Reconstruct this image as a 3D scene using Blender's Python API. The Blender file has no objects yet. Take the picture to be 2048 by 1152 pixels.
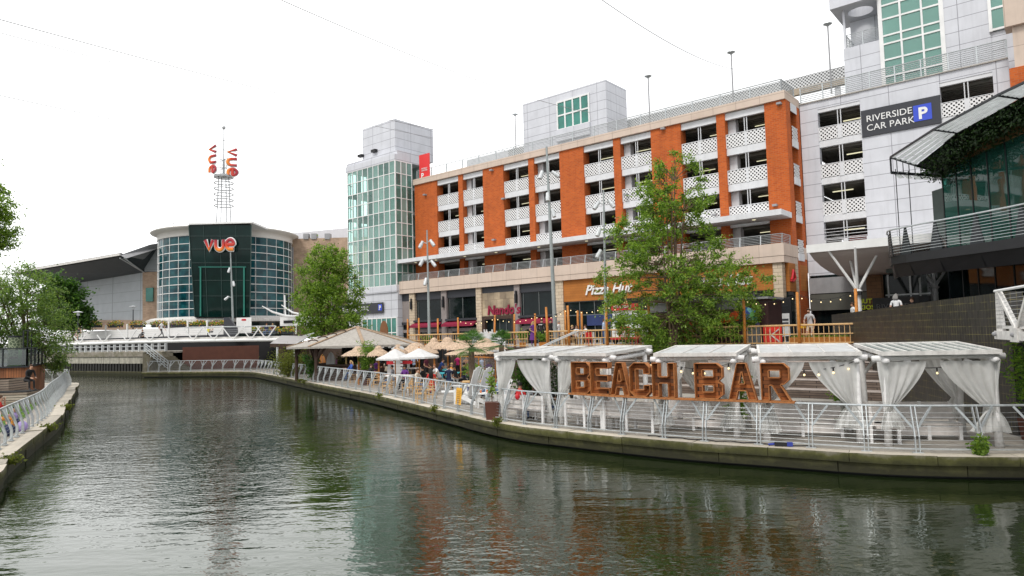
import bpy, bmesh, math, random
from mathutils import Vector as V, Matrix, noise as mnoise
from math import pi, sin, cos, radians as R
random.seed(11)
sc = bpy.context.scene
COL = sc.collection
# ------------------------------------------------------------------ camera numbers
FPX, PITCH, ROLL, EYE = 1365.0, R(3.73), R(1.47), 3.7
_f = V((0, cos(PITCH), sin(PITCH))); _u0 = V((0, -sin(PITCH), cos(PITCH))); _r0 = V((1, 0, 0))
_r = _r0 * cos(ROLL) - _u0 * sin(ROLL); _u = _u0 * cos(ROLL) + _r0 * sin(ROLL)
def ray(x, y): return _f + _r * ((x - 1024) / FPX) + _u * ((576 - y) / FPX)
def at_depth(x, y, Y):
    d = ray(x, y); return V((d.x * Y / d.y, Y, EYE + d.z * Y / d.y))
def at_height(x, y, z):
    d = ray(x, y); k = (z - EYE) / d.z; return V((d.x * k, d.y * k, z))
FA = R(-39.93); FX = V((cos(FA), sin(FA), 0)); FN = V((-sin(FA), cos(FA), 0)); FC = V((19.3807, 47.0, 0))
FMAT = Matrix.Translation(FC) @ Matrix.Rotation(FA, 4, 'Z')
def on_facade(x, y, d):                     # a point on the plane parallel to the car park front, d metres into it
    r = ray(x, y); k = (d + FC.dot(FN)) / r.dot(FN)
    p = r * k; return ((p - FC).dot(FX), EYE + r.z * k)
def fx(x, d, y=500): return on_facade(x, y, d)[0]
def FW(lx, d, z=0): return FMAT @ V((lx, d, z))
# ------------------------------------------------------------------ mesh building
class MB:
    def __init__(s, M=None): s.v = []; s.f = []; s.m = []; s.M = M; s.i = 0
    def add(s, vs, fs):
        b = len(s.v)
        s.v += [(s.M @ V(p)) if s.M else V(p) for p in vs]
        s.f += [tuple(b + i for i in f) for f in fs]; s.m += [s.i] * len(fs); return s
    def box(s, x0, x1, y0, y1, z0, z1):
        return s.add([(x0,y0,z0),(x1,y0,z0),(x1,y1,z0),(x0,y1,z0),(x0,y0,z1),(x1,y0,z1),(x1,y1,z1),(x0,y1,z1)],
            [(0,3,2,1),(4,5,6,7),(0,1,5,4),(1,2,6,5),(2,3,7,6),(3,0,4,7)])
    def obox(s, c, sx, sy, sz, M):          # centred box with rotation matrix
        c = V(c); M = M.to_3x3()
        pts = [c + M @ V((a*sx/2, b*sy/2, d*sz/2)) for d in (-1,1) for a, b in ((-1,-1),(1,-1),(1,1),(-1,1))]
        return s.add(pts, [(0,3,2,1),(4,5,6,7),(0,1,5,4),(1,2,6,5),(2,3,7,6),(3,0,4,7)])
    def tube(s, pts, r, n=6, cap=True, sq=None):
        pts = [V(p) for p in pts]; k = len(pts)
        rs = r if isinstance(r, (list, tuple)) else [r] * k
        vs = []; up = None
        for i, p in enumerate(pts):
            t = (pts[min(i+1,k-1)] - pts[max(i-1,0)])
            t = t.normalized() if t.length > 1e-9 else V((0,0,1))
            if up is None:
                a = V((0,0,1)) if abs(t.z) < .95 else V((0,1,0))
                up = (a - t * a.dot(t)).normalized()
            else:
                up = up - t * up.dot(t)
                up = up.normalized() if up.length > 1e-6 else t.orthogonal().normalized()
            w = t.cross(up); o = pi/4 if n == 4 else 0
            for j in range(n):
                a = 2*pi*j/n + o
                q = up * cos(a) * rs[i] + w * sin(a) * rs[i]
                if sq: q = V((q.x*sq[0], q.y*sq[1], q.z*sq[2]))
                vs.append(p + q)
        fs = [(i*n+j, i*n+(j+1)%n, (i+1)*n+(j+1)%n, (i+1)*n+j) for i in range(k-1) for j in range(n)]
        if cap: fs += [tuple(range(n-1,-1,-1)), tuple((k-1)*n+j for j in range(n))]
        return s.add(vs, fs)
    def bar(s, a, b, w, h=None):            # rectangular bar from a to b
        a = V(a); b = V(b); t = (b-a).normalized(); h = h or w
        z = V((0,0,1)) if abs(t.z) < .95 else V((0,1,0))
        x = t.cross(z).normalized(); u = x.cross(t)
        vs = [p + x*i*w/2 + u*j*h/2 for p in (a,b) for i, j in ((-1,-1),(1,-1),(1,1),(-1,1))]
        return s.add(vs, [(0,1,2,3),(7,6,5,4),(0,4,5,1),(1,5,6,2),(2,6,7,3),(3,7,4,0)])
    def prism(s, poly, y0, y1, ax='y'):     # polygon (a,b) extruded along an axis
        n = len(poly)
        if ax == 'y': mk = lambda a, b, t: (a, t, b)
        elif ax == 'z': mk = lambda a, b, t: (a, b, t)
        else: mk = lambda a, b, t: (t, a, b)
        vs = [mk(a,b,y0) for a,b in poly] + [mk(a,b,y1) for a,b in poly]
        return s.add(vs, [tuple(range(n-1,-1,-1)), tuple(range(n,2*n))] + [(i,(i+1)%n,n+(i+1)%n,n+i) for i in range(n)])
    def lathe(s, prof, n=16, c=(0,0,0), a0=0, a1=2*pi, jit=0):
        full = abs(a1-a0-2*pi) < 1e-6; m = n if full else n+1; vs = []
        for r, z in prof:
            for j in range(m):
                a = a0+(a1-a0)*j/n; rr = r*(1+random.uniform(-jit,jit))
                vs.append((c[0]+rr*cos(a), c[1]+rr*sin(a), c[2]+z))
        fs = []
        for i in range(len(prof)-1):
            for j in range(n):
                k = (j+1) % m
                fs.append((i*m+j, i*m+k, (i+1)*m+k, (i+1)*m+j))
        return s.add(vs, fs)
    def ball(s, c, r, n=8, sc=(1,1,1)):
        h = max(4, n//2+1)
        prof = [(r*sin(pi*i/h), -r*cos(pi*i/h)) for i in range(h+1)]
        vs = [V((c[0]+a*cos(2*pi*j/n)*sc[0], c[1]+a*sin(2*pi*j/n)*sc[1], c[2]+z*sc[2])) for a, z in prof for j in range(n)]
        return s.add(vs, [(i*n+j, i*n+(j+1)%n, (i+1)*n+(j+1)%n, (i+1)*n+j) for i in range(h) for j in range(n)])
    def quad(s, *p): return s.add(p, [tuple(range(len(p)))])
    def leaf(s, p, l, w, d, nrm):           # one small pointed leaf
        p = V(p); t = d * l; b = d.cross(nrm); b = b.normalized() * w if b.length > 1e-6 else V((w,0,0))
        return s.add([p, p + t*.45 + b, p + t, p + t*.45 - b], [(0,1,2,3)])
ROOTM = {}
def link(o): COL.objects.link(o); return o
def mesh(name, mb, mats, smooth=False, world_of=None):
    me = bpy.data.meshes.new(name)
    vs = mb.v
    if world_of is not None and world_of.name in ROOTM:
        I = ROOTM[world_of.name].inverted(); vs = [I @ p for p in vs]
    me.from_pydata([tuple(p) for p in vs], [], mb.f)
    mats = mats if isinstance(mats, (list, tuple)) else [mats]
    for m in mats: me.materials.append(m)
    if len(mats) > 1: me.polygons.foreach_set('material_index', mb.m)
    if smooth: me.polygons.foreach_set('use_smooth', [True]*len(me.polygons))
    me.update(); return me
def thing(name, label, cat, loc=(0,0,0), rz=0, group=None, kind=None):
    o = link(bpy.data.objects.new(name, None)); o.location = loc; o.rotation_euler = (0,0,rz); o.empty_display_size = .2
    o['label'] = label; o['category'] = cat
    if group: o['group'] = group
    if kind: o['kind'] = kind
    ROOTM[o.name] = Matrix.Translation(V(loc)) @ Matrix.Rotation(rz, 4, 'Z'); return o
def part(name, mb, mats, parent, smooth=False, world=False, label=None, stuff=False):
    o = bpy.data.objects.new(name, mesh(name, mb, mats, smooth, parent if world else None)); link(o); o.parent = parent
    if parent.name in ROOTM: ROOTM[o.name] = ROOTM[parent.name]
    if label: o['label'] = label
    if stuff: o['kind'] = 'stuff'
    return o
def islands(mb):
    par = list(range(len(mb.v)))
    def find(a):
        while par[a] != a: par[a] = par[par[a]]; a = par[a]
        return a
    for f in mb.f:
        r0 = find(f[0])
        for i in f[1:]: par[find(i)] = r0
    out = {}
    for f, m in zip(mb.f, mb.m): out.setdefault(find(f[0]), []).append((f, m))
    res = []
    for fs in out.values():
        ids = sorted({i for f, _ in fs for i in f}); mp = {i: k for k, i in enumerate(ids)}; n = MB(); n.v = [mb.v[i] for i in ids]; n.f = [tuple(mp[i] for i in f) for f, _ in fs]; n.m = [m for _, m in fs]; res.append(n)
    return res
def parts(name, mb, mats, parent, smooth=False, world=False):      # every separate piece a part of its own
    return [part(name, m, mats, parent, smooth, world) for m in islands(mb)]
def solo(name, mb, mats, label, cat, smooth=False, group=None, loc=None, rz=0):   # a thing that is one mesh; loc given: mesh is local
    o = bpy.data.objects.new(name, mesh(name, mb, mats, smooth)); link(o)
    if loc is not None: o.location = loc; o.rotation_euler = (0,0,rz)
    o['label'] = label; o['category'] = cat
    if group: o['group'] = group
    return o
def struct(name, mb, mats, smooth=False):
    o = bpy.data.objects.new(name, mesh(name, mb, mats, smooth)); link(o); o['kind'] = 'structure'; return o
def dup(root, loc, rz=None, label=None, group=None, scale=None):
    r = root.copy(); link(r); r.location = loc
    if rz is not None: r.rotation_euler = (0,0,rz)
    if scale: r.scale = scale if isinstance(scale, (tuple,list)) else (scale,)*3
    if label: r['label'] = label
    if group: r['group'] = group
    for ch in root.children:
        c = ch.copy(); link(c); c.parent = r
        for g in ch.children:
            d = g.copy(); link(d); d.parent = c
    return r
def text_into(mb, body, M, size=1.0, shear=0, extrude=.02, offset=0, align='LEFT', spacing=1.0):
    cu = bpy.data.curves.new('lettering', 'FONT'); cu.body = body; cu.size = size; cu.shear = shear
    cu.extrude = extrude; cu.offset = offset; cu.align_x = align; cu.resolution_u = 3; cu.space_character = spacing
    ob = link(bpy.data.objects.new('lettering', cu)); bpy.context.view_layer.update()
    dg = bpy.context.evaluated_depsgraph_get(); me = bpy.data.meshes.new_from_object(ob.evaluated_get(dg))
    mb.add([M @ v.co for v in me.vertices], [tuple(p.vertices) for p in me.polygons])
    bpy.data.objects.remove(ob); bpy.data.curves.remove(cu); bpy.data.meshes.remove(me)
UPRIGHT = Matrix.Rotation(pi/2, 4, 'X')     # text plane -> vertical, facing -y
# ------------------------------------------------------------------ materials
def _mat(name):
    m = bpy.data.materials.new(name); m.use_nodes = True; nt = m.node_tree
    return m, nt, nt.nodes, nt.links, nt.nodes['Principled BSDF']
def rgb(c): return (c[0], c[1], c[2], 1)
def noisef(N, L, vec, scale, detail=4, rough=.6):
    n = N.new('ShaderNodeTexNoise'); n.inputs['Scale'].default_value = scale; n.inputs['Detail'].default_value = detail
    n.inputs['Roughness'].default_value = rough; L.new(vec, n.inputs['Vector']); return n.outputs['Fac']
def ramp(N, L, fac, stops):
    r = N.new('ShaderNodeValToRGB'); e = r.color_ramp.elements
    while len(e) < len(stops): e.new(.5)
    for k, (p, c) in zip(e, stops): k.position = p; k.color = rgb(c) if len(c) == 3 else c
    L.new(fac, r.inputs['Fac']); return r.outputs['Color']
def mix(N, L, fac, a, b, mode='MIX'):
    m = N.new('ShaderNodeMix'); m.data_type = 'RGBA'; m.blend_type = mode
    for s, v in ((0, fac), (6, a), (7, b)):
        if hasattr(v, 'links'): L.new(v, m.inputs[s])
        else: m.inputs[s].default_value = v if s == 0 else rgb(v)
    return m.outputs[2]
def math_(N, L, op, a, b=0.0):
    m = N.new('ShaderNodeMath'); m.operation = op
    for i, v in enumerate((a, b)):
        if hasattr(v, 'links'): L.new(v, m.inputs[i])
        else: m.inputs[i].default_value = v
    return m.outputs[0]
def coords(N, L, kind='Object', scale=None):
    if kind == 'World': o = N.new('ShaderNodeNewGeometry').outputs['Position']
    else: o = N.new('ShaderNodeTexCoord').outputs[kind]
    if scale:
        m = N.new('ShaderNodeMapping'); m.inputs['Scale'].default_value = scale; L.new(o, m.inputs['Vector']); o = m.outputs[0]
    return o
def wallvec(N, L, vec):                     # (x+y, z) so that courses run level on every upright face
    s = N.new('ShaderNodeSeparateXYZ'); L.new(vec, s.inputs[0]); c = N.new('ShaderNodeCombineXYZ')
    L.new(math_(N, L, 'ADD', s.outputs[0], s.outputs[1]), c.inputs[0]); L.new(s.outputs[2], c.inputs[1]); return c.outputs[0]
def bump(N, L, h, B, strength=.3, dist=.02):
    b = N.new('ShaderNodeBump'); b.inputs['Strength'].default_value = strength; b.inputs['Distance'].default_value = dist
    L.new(h, b.inputs['Height']); L.new(b.outputs[0], B.inputs['Normal'])
def mat(name, col, rough=.7, metal=0, var=.15, scale=1.5, bmp=0, bs=40, spec=.4, streak=0, emit=0):
    m, nt, N, L, B = _mat(name); v = coords(N, L, 'World')
    a = noisef(N, L, v, scale, 5); c = ramp(N, L, a, [(.3, [max(0, k*(1-var)) for k in col]), (.7, [min(1, k*(1+var)) for k in col])])
    if streak:
        w = coords(N, L, 'World', (3, 3, .25)); f = noisef(N, L, w, 1.3, 4)
        f = ramp(N, L, f, [(.48, (0,0,0)), (.75, (1,1,1))]); c = mix(N, L, math_(N, L, 'MULTIPLY', f, streak), c, [k*.35 for k in col])
    L.new(c, B.inputs['Base Color']); B.inputs['Roughness'].default_value = rough; B.inputs['Metallic'].default_value = metal
    B.inputs['Specular IOR Level'].default_value = spec
    if bmp: bump(N, L, noisef(N, L, v, bs, 3), B, bmp)
    if emit: L.new(c, B.inputs['Emission Color']); B.inputs['Emission Strength'].default_value = emit
    return m
def brickmat(name, c1, c2, mortar, w, h, msize=.012, offset=.5, rough=.8, upright=True, kind='Object', var=.2, bmp=.25, bias=0, streak=0, spec=.4):
    m, nt, N, L, B = _mat(name); v = coords(N, L, kind)
    if upright: v2 = wallvec(N, L, v)
    else: v2 = v
    t = N.new('ShaderNodeTexBrick'); L.new(v2, t.inputs['Vector']); t.offset = offset
    t.inputs['Color1'].default_value = rgb(c1); t.inputs['Color2'].default_value = rgb(c2); t.inputs['Mortar'].default_value = rgb(mortar)
    t.inputs['Scale'].default_value = 1; t.inputs['Mortar Size'].default_value = msize; t.inputs['Bias'].default_value = bias
    t.inputs['Brick Width'].default_value = w; t.inputs['Row Height'].default_value = h; t.inputs['Mortar Smooth'].default_value = .1
    a = noisef(N, L, v, .8, 6); k = ramp(N, L, a, [(.3, (1-var,)*3), (.7, (1+var,)*3)])
    c = mix(N, L, 1.0, t.outputs['Color'], k, 'MULTIPLY')
    if streak:
        w2 = coords(N, L, 'World', (2.5, 2.5, .2)); f = ramp(N, L, noisef(N, L, w2, 1.2, 4), [(.5, (0,0,0)), (.78, (1,1,1))])
        c = mix(N, L, math_(N, L, 'MULTIPLY', f, streak), c, [q*.45 for q in c1])
    L.new(c, B.inputs['Base Color']); B.inputs['Roughness'].default_value = rough; B.inputs['Specular IOR Level'].default_value = spec
    if bmp: bump(N, L, math_(N, L, 'SUBTRACT', 1, t.outputs['Fac']), B, bmp, .01)
    return m
def glass(name, tint, see=.35, rough=.03, refl=.9, wav=.0, stops=None):   # see-through tinted pane with a sky reflection
    m, nt, N, L, B = _mat(name); N.remove(B); out = N['Material Output']
    t = N.new('ShaderNodeBsdfTransparent'); t.inputs[0].default_value = rgb([min(1, k) for k in tint])
    d = N.new('ShaderNodeBsdfDiffuse'); d.inputs[0].default_value = rgb([k*.5 for k in tint])
    if stops: L.new(ramp(N, L, N.new('ShaderNodeNewGeometry').outputs['Random Per Island'], stops), d.inputs[0])
    g = N.new('ShaderNodeBsdfGlossy'); g.inputs['Roughness'].default_value = rough; g.inputs[0].default_value = (refl, refl, refl, 1)
    a = N.new('ShaderNodeMixShader'); a.inputs[0].default_value = 1-see; L.new(t.outputs[0], a.inputs[1]); L.new(d.outputs[0], a.inputs[2])
    f = N.new('ShaderNodeFresnel'); f.inputs['IOR'].default_value = 1.55
    b = N.new('ShaderNodeMixShader'); L.new(f.outputs[0], b.inputs[0]); L.new(a.outputs[0], b.inputs[1]); L.new(g.outputs[0], b.inputs[2])
    if wav:
        bp = N.new('ShaderNodeBump'); bp.inputs['Strength'].default_value = wav; bp.inputs['Distance'].default_value = .1
        L.new(noisef(N, L, coords(N, L, 'World'), .6, 2), bp.inputs['Height']); L.new(bp.outputs[0], g.inputs['Normal'])
    L.new(b.outputs[0], out.inputs['Surface']); return m
def latticemat(name, col, px, pz, thr):     # white sheet pierced by staggered round holes
    m, nt, N, L, B = _mat(name); v = coords(N, L, 'Object'); s = N.new('ShaderNodeSeparateXYZ'); L.new(v, s.inputs[0])
    h = math_(N, L, 'ADD', s.outputs[0], s.outputs[1])
    a = math_(N, L, 'COSINE', math_(N, L, 'MULTIPLY', h, 2*pi/px)); b = math_(N, L, 'COSINE', math_(N, L, 'MULTIPLY', s.outputs[2], 2*pi/pz))
    f = math_(N, L, 'GREATER_THAN', math_(N, L, 'MULTIPLY', a, b), thr)
    B.inputs['Base Color'].default_value = rgb(col); B.inputs['Roughness'].default_value = .6
    t = N.new('ShaderNodeBsdfTransparent'); t.inputs[0].default_value = (.35,.35,.35,1); x = N.new('ShaderNodeMixShader'); L.new(f, x.inputs[0])  # holes tinted dark, painting in the dimness of the decks behind
    L.new(B.outputs[0], x.inputs[1]); L.new(t.outputs[0], x.inputs[2]); L.new(x.outputs[0], N['Material Output'].inputs['Surface']); return m
def leafmat(name, dark, light, trans=.42):
    m, nt, N, L, B = _mat(name); g = N.new('ShaderNodeNewGeometry')
    a = noisef(N, L, g.outputs['Position'], .9, 3); f = math_(N, L, 'ADD', math_(N, L, 'MULTIPLY', g.outputs['Random Per Island'], .55), math_(N, L, 'MULTIPLY', a, .45))
    c = ramp(N, L, f, [(.2, dark), (.8, light)]); L.new(c, B.inputs['Base Color']); B.inputs['Roughness'].default_value = .5
    B.inputs['Specular IOR Level'].default_value = .35
    t = N.new('ShaderNodeBsdfTranslucent'); L.new(mix(N, L, 1.0, c, (1.5, 1.6, .7), 'MULTIPLY'), t.inputs[0])
    x = N.new('ShaderNodeMixShader'); x.inputs[0].default_value = trans; L.new(B.outputs[0], x.inputs[1]); L.new(t.outputs[0], x.inputs[2])
    L.new(x.outputs[0], N['Material Output'].inputs['Surface']); return m
def sheermat(name, col, t):                 # thin sheet that lets daylight glow through
    m, nt, N, L, B = _mat(name); B.inputs['Base Color'].default_value = rgb(col); B.inputs['Roughness'].default_value = .7
    a = N.new('ShaderNodeBsdfTranslucent'); k = ramp(N, L, noisef(N, L, coords(N, L, 'World'), 3, 4), [(.3, [q*.85 for q in col]), (.7, col)]); L.new(k, a.inputs[0]); L.new(k, B.inputs['Base Color'])
    x = N.new('ShaderNodeMixShader'); x.inputs[0].default_value = t; L.new(B.outputs[0], x.inputs[1]); L.new(a.outputs[0], x.inputs[2]); L.new(x.outputs[0], N['Material Output'].inputs['Surface']); return m
def islandmat(name, stops, rough=.7):       # every separate piece its own tone
    m, nt, N, L, B = _mat(name); g = N.new('ShaderNodeNewGeometry')
    c = ramp(N, L, g.outputs['Random Per Island'], stops); k = ramp(N, L, noisef(N, L, coords(N, L, 'World', (1,1,6)), 9, 4), [(.3, (.75,)*3), (.7, (1.2,)*3)])
    L.new(mix(N, L, 1.0, c, k, 'MULTIPLY'), B.inputs['Base Color']); B.inputs['Roughness'].default_value = rough; return m
M = {}
M['white'] = mat('white_paint', (.78,.78,.77), .55, var=.06, streak=.12)
M['white_dirty'] = mat('weathered_white_paint', (.66,.64,.61), .75, var=.16, scale=4, streak=.35, bmp=.3)
M['whitewash'] = mat('whitewashed_log', (.80,.79,.78), .8, var=.12, scale=6, streak=.25, bmp=.5, bs=25)
M['greywood'] = mat('greyed_white_timber', (.68,.64,.61), .8, var=.12, scale=5, streak=.2, bmp=.3)
M['steel'] = mat('galvanised_steel', (.50,.53,.54), .42, .55, var=.15, scale=9)
M['lightsteel'] = mat('light_grey_steel', (.55,.57,.58), .5, .3, var=.1, scale=5)
M['dark'] = mat('dark_metal', (.02,.024,.028), .45, .2, var=.2)
M['black'] = mat('black_plastic', (.012,.012,.014), .5, var=.2)
M['grey'] = mat('grey_paint', (.30,.30,.31), .6, var=.1, streak=.15)
M['mauve'] = mat('taupe_render', (.27,.235,.225), .8, var=.08, streak=.12)
M['concrete'] = mat('concrete', (.42,.40,.37), .85, var=.15, bmp=.3, streak=.25)
M['wood'] = mat('orange_stained_timber', (.50,.19,.035), .6, var=.22, scale=5, streak=.25)
M['bamboo'] = mat('bamboo_cane', (.58,.37,.17), .55, var=.2, scale=7)
M['brownwood'] = mat('dark_brown_timber', (.055,.032,.022), .8, var=.3, scale=4, bmp=.3)
M['redbrown'] = mat('red_brown_panel', (.10,.035,.022), .7, var=.15)
M['thatch'] = mat('straw_thatch', (.50,.37,.265), .9, var=.45, scale=11, bmp=.9, bs=60)
M['canvas'] = sheermat('white_canvas', (.84,.84,.84), .3)
M['cloth'] = sheermat('white_curtain_cloth', (.90,.90,.88), .5)
M['red'] = mat('red_paint', (.55,.02,.03), .5, var=.1)
M['crimson'] = mat('crimson_fabric', (.24,.01,.04), .7, var=.12)
M['orange'] = mat('yellow_card', (.75,.40,.04), .6, var=.05)
M['green'] = mat('light_green_paint', (.22,.42,.16), .6, var=.08)
M['turq'] = mat('turquoise_paint', (.06,.42,.50), .6, var=.1)
M['navy'] = mat('navy_fabric', (.02,.035,.12), .7, var=.12)
M['blue'] = mat('blue_paint', (.04,.08,.55), .5, var=.05)
M['signblack'] = mat('sign_charcoal', (.035,.037,.045), .5, var=.06)
M['lamp'] = mat('warm_lamp', (1,.78,.42), .5, var=.02, emit=1.4)
M['tubelamp'] = mat('fluorescent_tube', (1,.93,.62), .5, var=.02, emit=.8)
M['bark'] = mat('bark', (.13,.09,.06), .9, var=.35, scale=9, bmp=.6, bs=30)
M['leaf'] = leafmat('willow_leaf', (.04,.10,.014), (.29,.42,.07))
M['leaf2'] = leafmat('birch_leaf', (.06,.12,.018), (.27,.40,.06))
M['leafdark'] = leafmat('dark_leaf', (.014,.045,.010), (.08,.17,.03))
M['leafolive'] = leafmat('olive_leaf', (.05,.07,.012), (.20,.22,.04))
M['leafgrey'] = leafmat('grey_willow_leaf', (.05,.105,.028), (.26,.37,.10))
M['bamboo_leaf'] = leafmat('bamboo_leaf', (.05,.13,.015), (.24,.38,.06))
M['palm'] = leafmat('palm_leaf', (.02,.07,.015), (.10,.20,.05))
# ================================================================== camera, sky, sun
cd = bpy.data.cameras.new('camera'); cam = link(bpy.data.objects.new('camera', cd)); sc.camera = cam
Mc = Matrix.Identity(4)
for i in range(3): Mc[i][0] = _r[i]; Mc[i][1] = _u[i]; Mc[i][2] = -_f[i]
Mc.translation = V((0, 0, EYE)); cam.matrix_world = Mc
cd.sensor_width = 36; cd.lens = FPX / 2048 * 36; cd.clip_start = .1; cd.clip_end = 3000
sc.view_settings.view_transform = 'Standard'; sc.view_settings.look = 'None'; sc.view_settings.exposure = 0
sc.cycles.use_denoising = True; sc.cycles.max_bounces = 8; sc.cycles.transparent_max_bounces = 24
sc.cycles.caustics_reflective = False; sc.cycles.caustics_refractive = False; sc.cycles.sample_clamp_indirect = 6
w = bpy.data.worlds.new('World'); sc.world = w; w.use_nodes = True; N = w.node_tree.nodes; L = w.node_tree.links
sky = N.new('ShaderNodeTexSky'); sky.sky_type = 'NISHITA'; sky.sun_disc = False
SUN_EL, SUN_AZ = R(52), R(212)              # compass bearing of the sun, clockwise from +y: behind the camera, a little left
sky.sun_elevation = SUN_EL; sky.sun_rotation = SUN_AZ
tc = N.new('ShaderNodeTexCoord'); mp = N.new('ShaderNodeMapping'); mp.inputs['Scale'].default_value = (1, 1, 3); L.new(tc.outputs['Generated'], mp.inputs['Vector'])
cl = ramp(N, L, noisef(N, L, mp.outputs[0], 1.6, 6, .55), [(.28, (9.0,9.2,9.4)), (.47, (13.0,13.1,13.2)), (.7, (16.5,16.5,16.5))])
dp = N.new('ShaderNodeVectorMath'); dp.operation = 'DOT_PRODUCT'; L.new(tc.outputs['Generated'], dp.inputs[0]); dp.inputs[1].default_value = (sin(R(-20))*cos(R(20)), cos(R(-20))*cos(R(20)), sin(R(20)))
br = ramp(N, L, dp.outputs['Value'], [(.84, (0,0,0)), (.985, (1,1,1))])       # extra sky brightness over the cinema, added to whiten the river reflection
cl = mix(N, L, br, cl, (20.5, 20.5, 20.5))
L.new(mix(N, L, .93, sky.outputs[0], cl), N['Background'].inputs['Color']); N['Background'].inputs['Strength'].default_value = .1
sl = bpy.data.lights.new('sun', 'SUN'); sl.energy = 1.9; sl.angle = R(14); sl.color = (1, .96, .9)
so = link(bpy.data.objects.new('sun', sl)); so.location = (-10, -20, 40)
sd = V((sin(SUN_AZ)*cos(SUN_EL), cos(SUN_AZ)*cos(SUN_EL), sin(SUN_EL))); so.rotation_euler = sd.to_track_quat('Z', 'Y').to_euler()
# ================================================================== river, decks, quays
def catmull(pts, step=.5):
    pts = [V((p[0], p[1], 0)) for p in pts]; out = []
    for i in range(len(pts)-1):
        p0 = pts[max(i-1,0)]; p1 = pts[i]; p2 = pts[i+1]; p3 = pts[min(i+2,len(pts)-1)]
        n = max(1, int((p2-p1).length/step))
        for k in range(n):
            t = k/n
            out.append(.5*((2*p1)+(p2-p0)*t+(2*p0-5*p1+4*p2-p3)*t*t+(3*p1-p0-3*p2+p3)*t**3))
    out.append(pts[-1]); return out
class Path:
    def __init__(s, pts, side, smooth=True):
        s.p = catmull(pts) if smooth else [V((p[0],p[1],0)) for p in pts]; s.side = side; s.l = [0]
        for a, b in zip(s.p, s.p[1:]): s.l.append(s.l[-1]+(b-a).length)
        s.L = s.l[-1]
    def at(s, d):
        d = max(0, min(s.L, d)); i = 0
        while i < len(s.l)-2 and s.l[i+1] < d: i += 1
        a, b = s.p[i], s.p[i+1]; t = (d-s.l[i])/max(1e-6, s.l[i+1]-s.l[i])
        j0, j1 = max(0,i-1), min(len(s.p)-1,i+2)
        tn = (s.p[j1]-s.p[j0]).normalized(); return a.lerp(b, t), tn, V((tn.y, -tn.x, 0))*s.side     # point, tangent, landward
    def off(s, d, o, z=0):
        p, t, n = s.at(d); q = p+n*o; return V((q.x, q.y, z))
RQ = Path([(26,15.2),(18,15.5),(14,15.75),(11.64,15.9),(8.92,16.54),(6.65,17.9),(4.4,19.3),(1.85,21.5),(-.41,23.9),(-3.24,28.97),(-7.48,36.8),(-11.8,44),(-16.85,52.4),(-21.5,60.2),(-25.8,66.6),(-30.7,69.3),(-36.5,70.9),(-38.9,71.6)], 1)
LQ = Path([(-9,8),(-11.3,13.5),(-12.86,17.2),(-14.4,19.7),(-16.72,24.1),(-19.9,30.2),(-23.8,36.6),(-27.6,43),(-31.6,49.5),(-34.2,53.9),(-36,55.8),(-42,57),(-60,59)], -1)
def blocks(mb, P, o0, o1, z0, z1, ln, gap=.012, jit=.015, d0=0, d1=None):
    d = d0; d1 = d1 or P.L
    while d < d1-.05:
        e = min(d1, d+ln*random.uniform(.85,1.15)); k = max(1, int((e-d)/.7)); j = random.uniform(-jit, jit); jz = random.uniform(-jit, jit)*.5
        vs = []
        for i in range(k+1):
            q = d+gap/2+(e-d-gap)*i/k
            vs += [P.off(q,o0+j,z0), P.off(q,o1+j,z0), P.off(q,o1+j,z1+jz), P.off(q,o0+j,z1+jz)]
        fs = [(0,1,2,3), (4*k+3,4*k+2,4*k+1,4*k)]
        for i in range(k):
            for c in range(4): fs.append((4*i+c, 4*i+4+c, 4*i+4+(c+1)%4, 4*i+(c+1)%4))
        mb.add(vs, fs); d = e
def ribbon(mb, P, o0, o1, z0, z1, step=.5):
    n = int(P.L/step); vs = []
    for i in range(n+1):
        d = P.L*i/n; vs += [P.off(d,o0,z0), P.off(d,o1,z1)]
    mb.add(vs, [(2*i,2*i+1,2*i+3,2*i+2) for i in range(n)])
def stonemat(name, pale, moss, lo, hi):     # quay stone: pale on top, mossy below
    m, nt, N, L, B = _mat(name); g = N.new('ShaderNodeNewGeometry'); v = g.outputs['Position']
    s = N.new('ShaderNodeSeparateXYZ'); L.new(v, s.inputs[0])
    h = N.new('ShaderNodeMapRange'); L.new(s.outputs[2], h.inputs[0]); h.inputs[1].default_value = lo; h.inputs[2].default_value = hi
    n1 = noisef(N, L, v, 1.7, 6, .7); n2 = noisef(N, L, v, 9, 4)
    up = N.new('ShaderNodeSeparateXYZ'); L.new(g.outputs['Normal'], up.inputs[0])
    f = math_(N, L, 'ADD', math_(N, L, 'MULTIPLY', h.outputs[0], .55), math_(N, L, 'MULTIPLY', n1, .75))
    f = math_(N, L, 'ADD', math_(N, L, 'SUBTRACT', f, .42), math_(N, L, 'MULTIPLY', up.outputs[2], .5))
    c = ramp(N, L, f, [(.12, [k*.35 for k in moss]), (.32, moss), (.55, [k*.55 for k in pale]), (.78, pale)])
    k = ramp(N, L, math_(N, L, 'ADD', math_(N, L, 'MULTIPLY', n2, .6), math_(N, L, 'MULTIPLY', g.outputs['Random Per Island'], .4)), [(.25,(.72,)*3),(.75,(1.2,)*3)])
    L.new(mix(N, L, 1.0, c, k, 'MULTIPLY'), B.inputs['Base Color']); B.inputs['Roughness'].default_value = .85
    bump(N, L, n2, B, .5); return m
M['stone'] = stonemat('mossy_coping_stone', (.50,.45,.37), (.085,.085,.022), .2, .62)
M['stone2'] = stonemat('mossy_quay_course', (.25,.22,.16), (.07,.068,.022), 0, .5)
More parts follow.
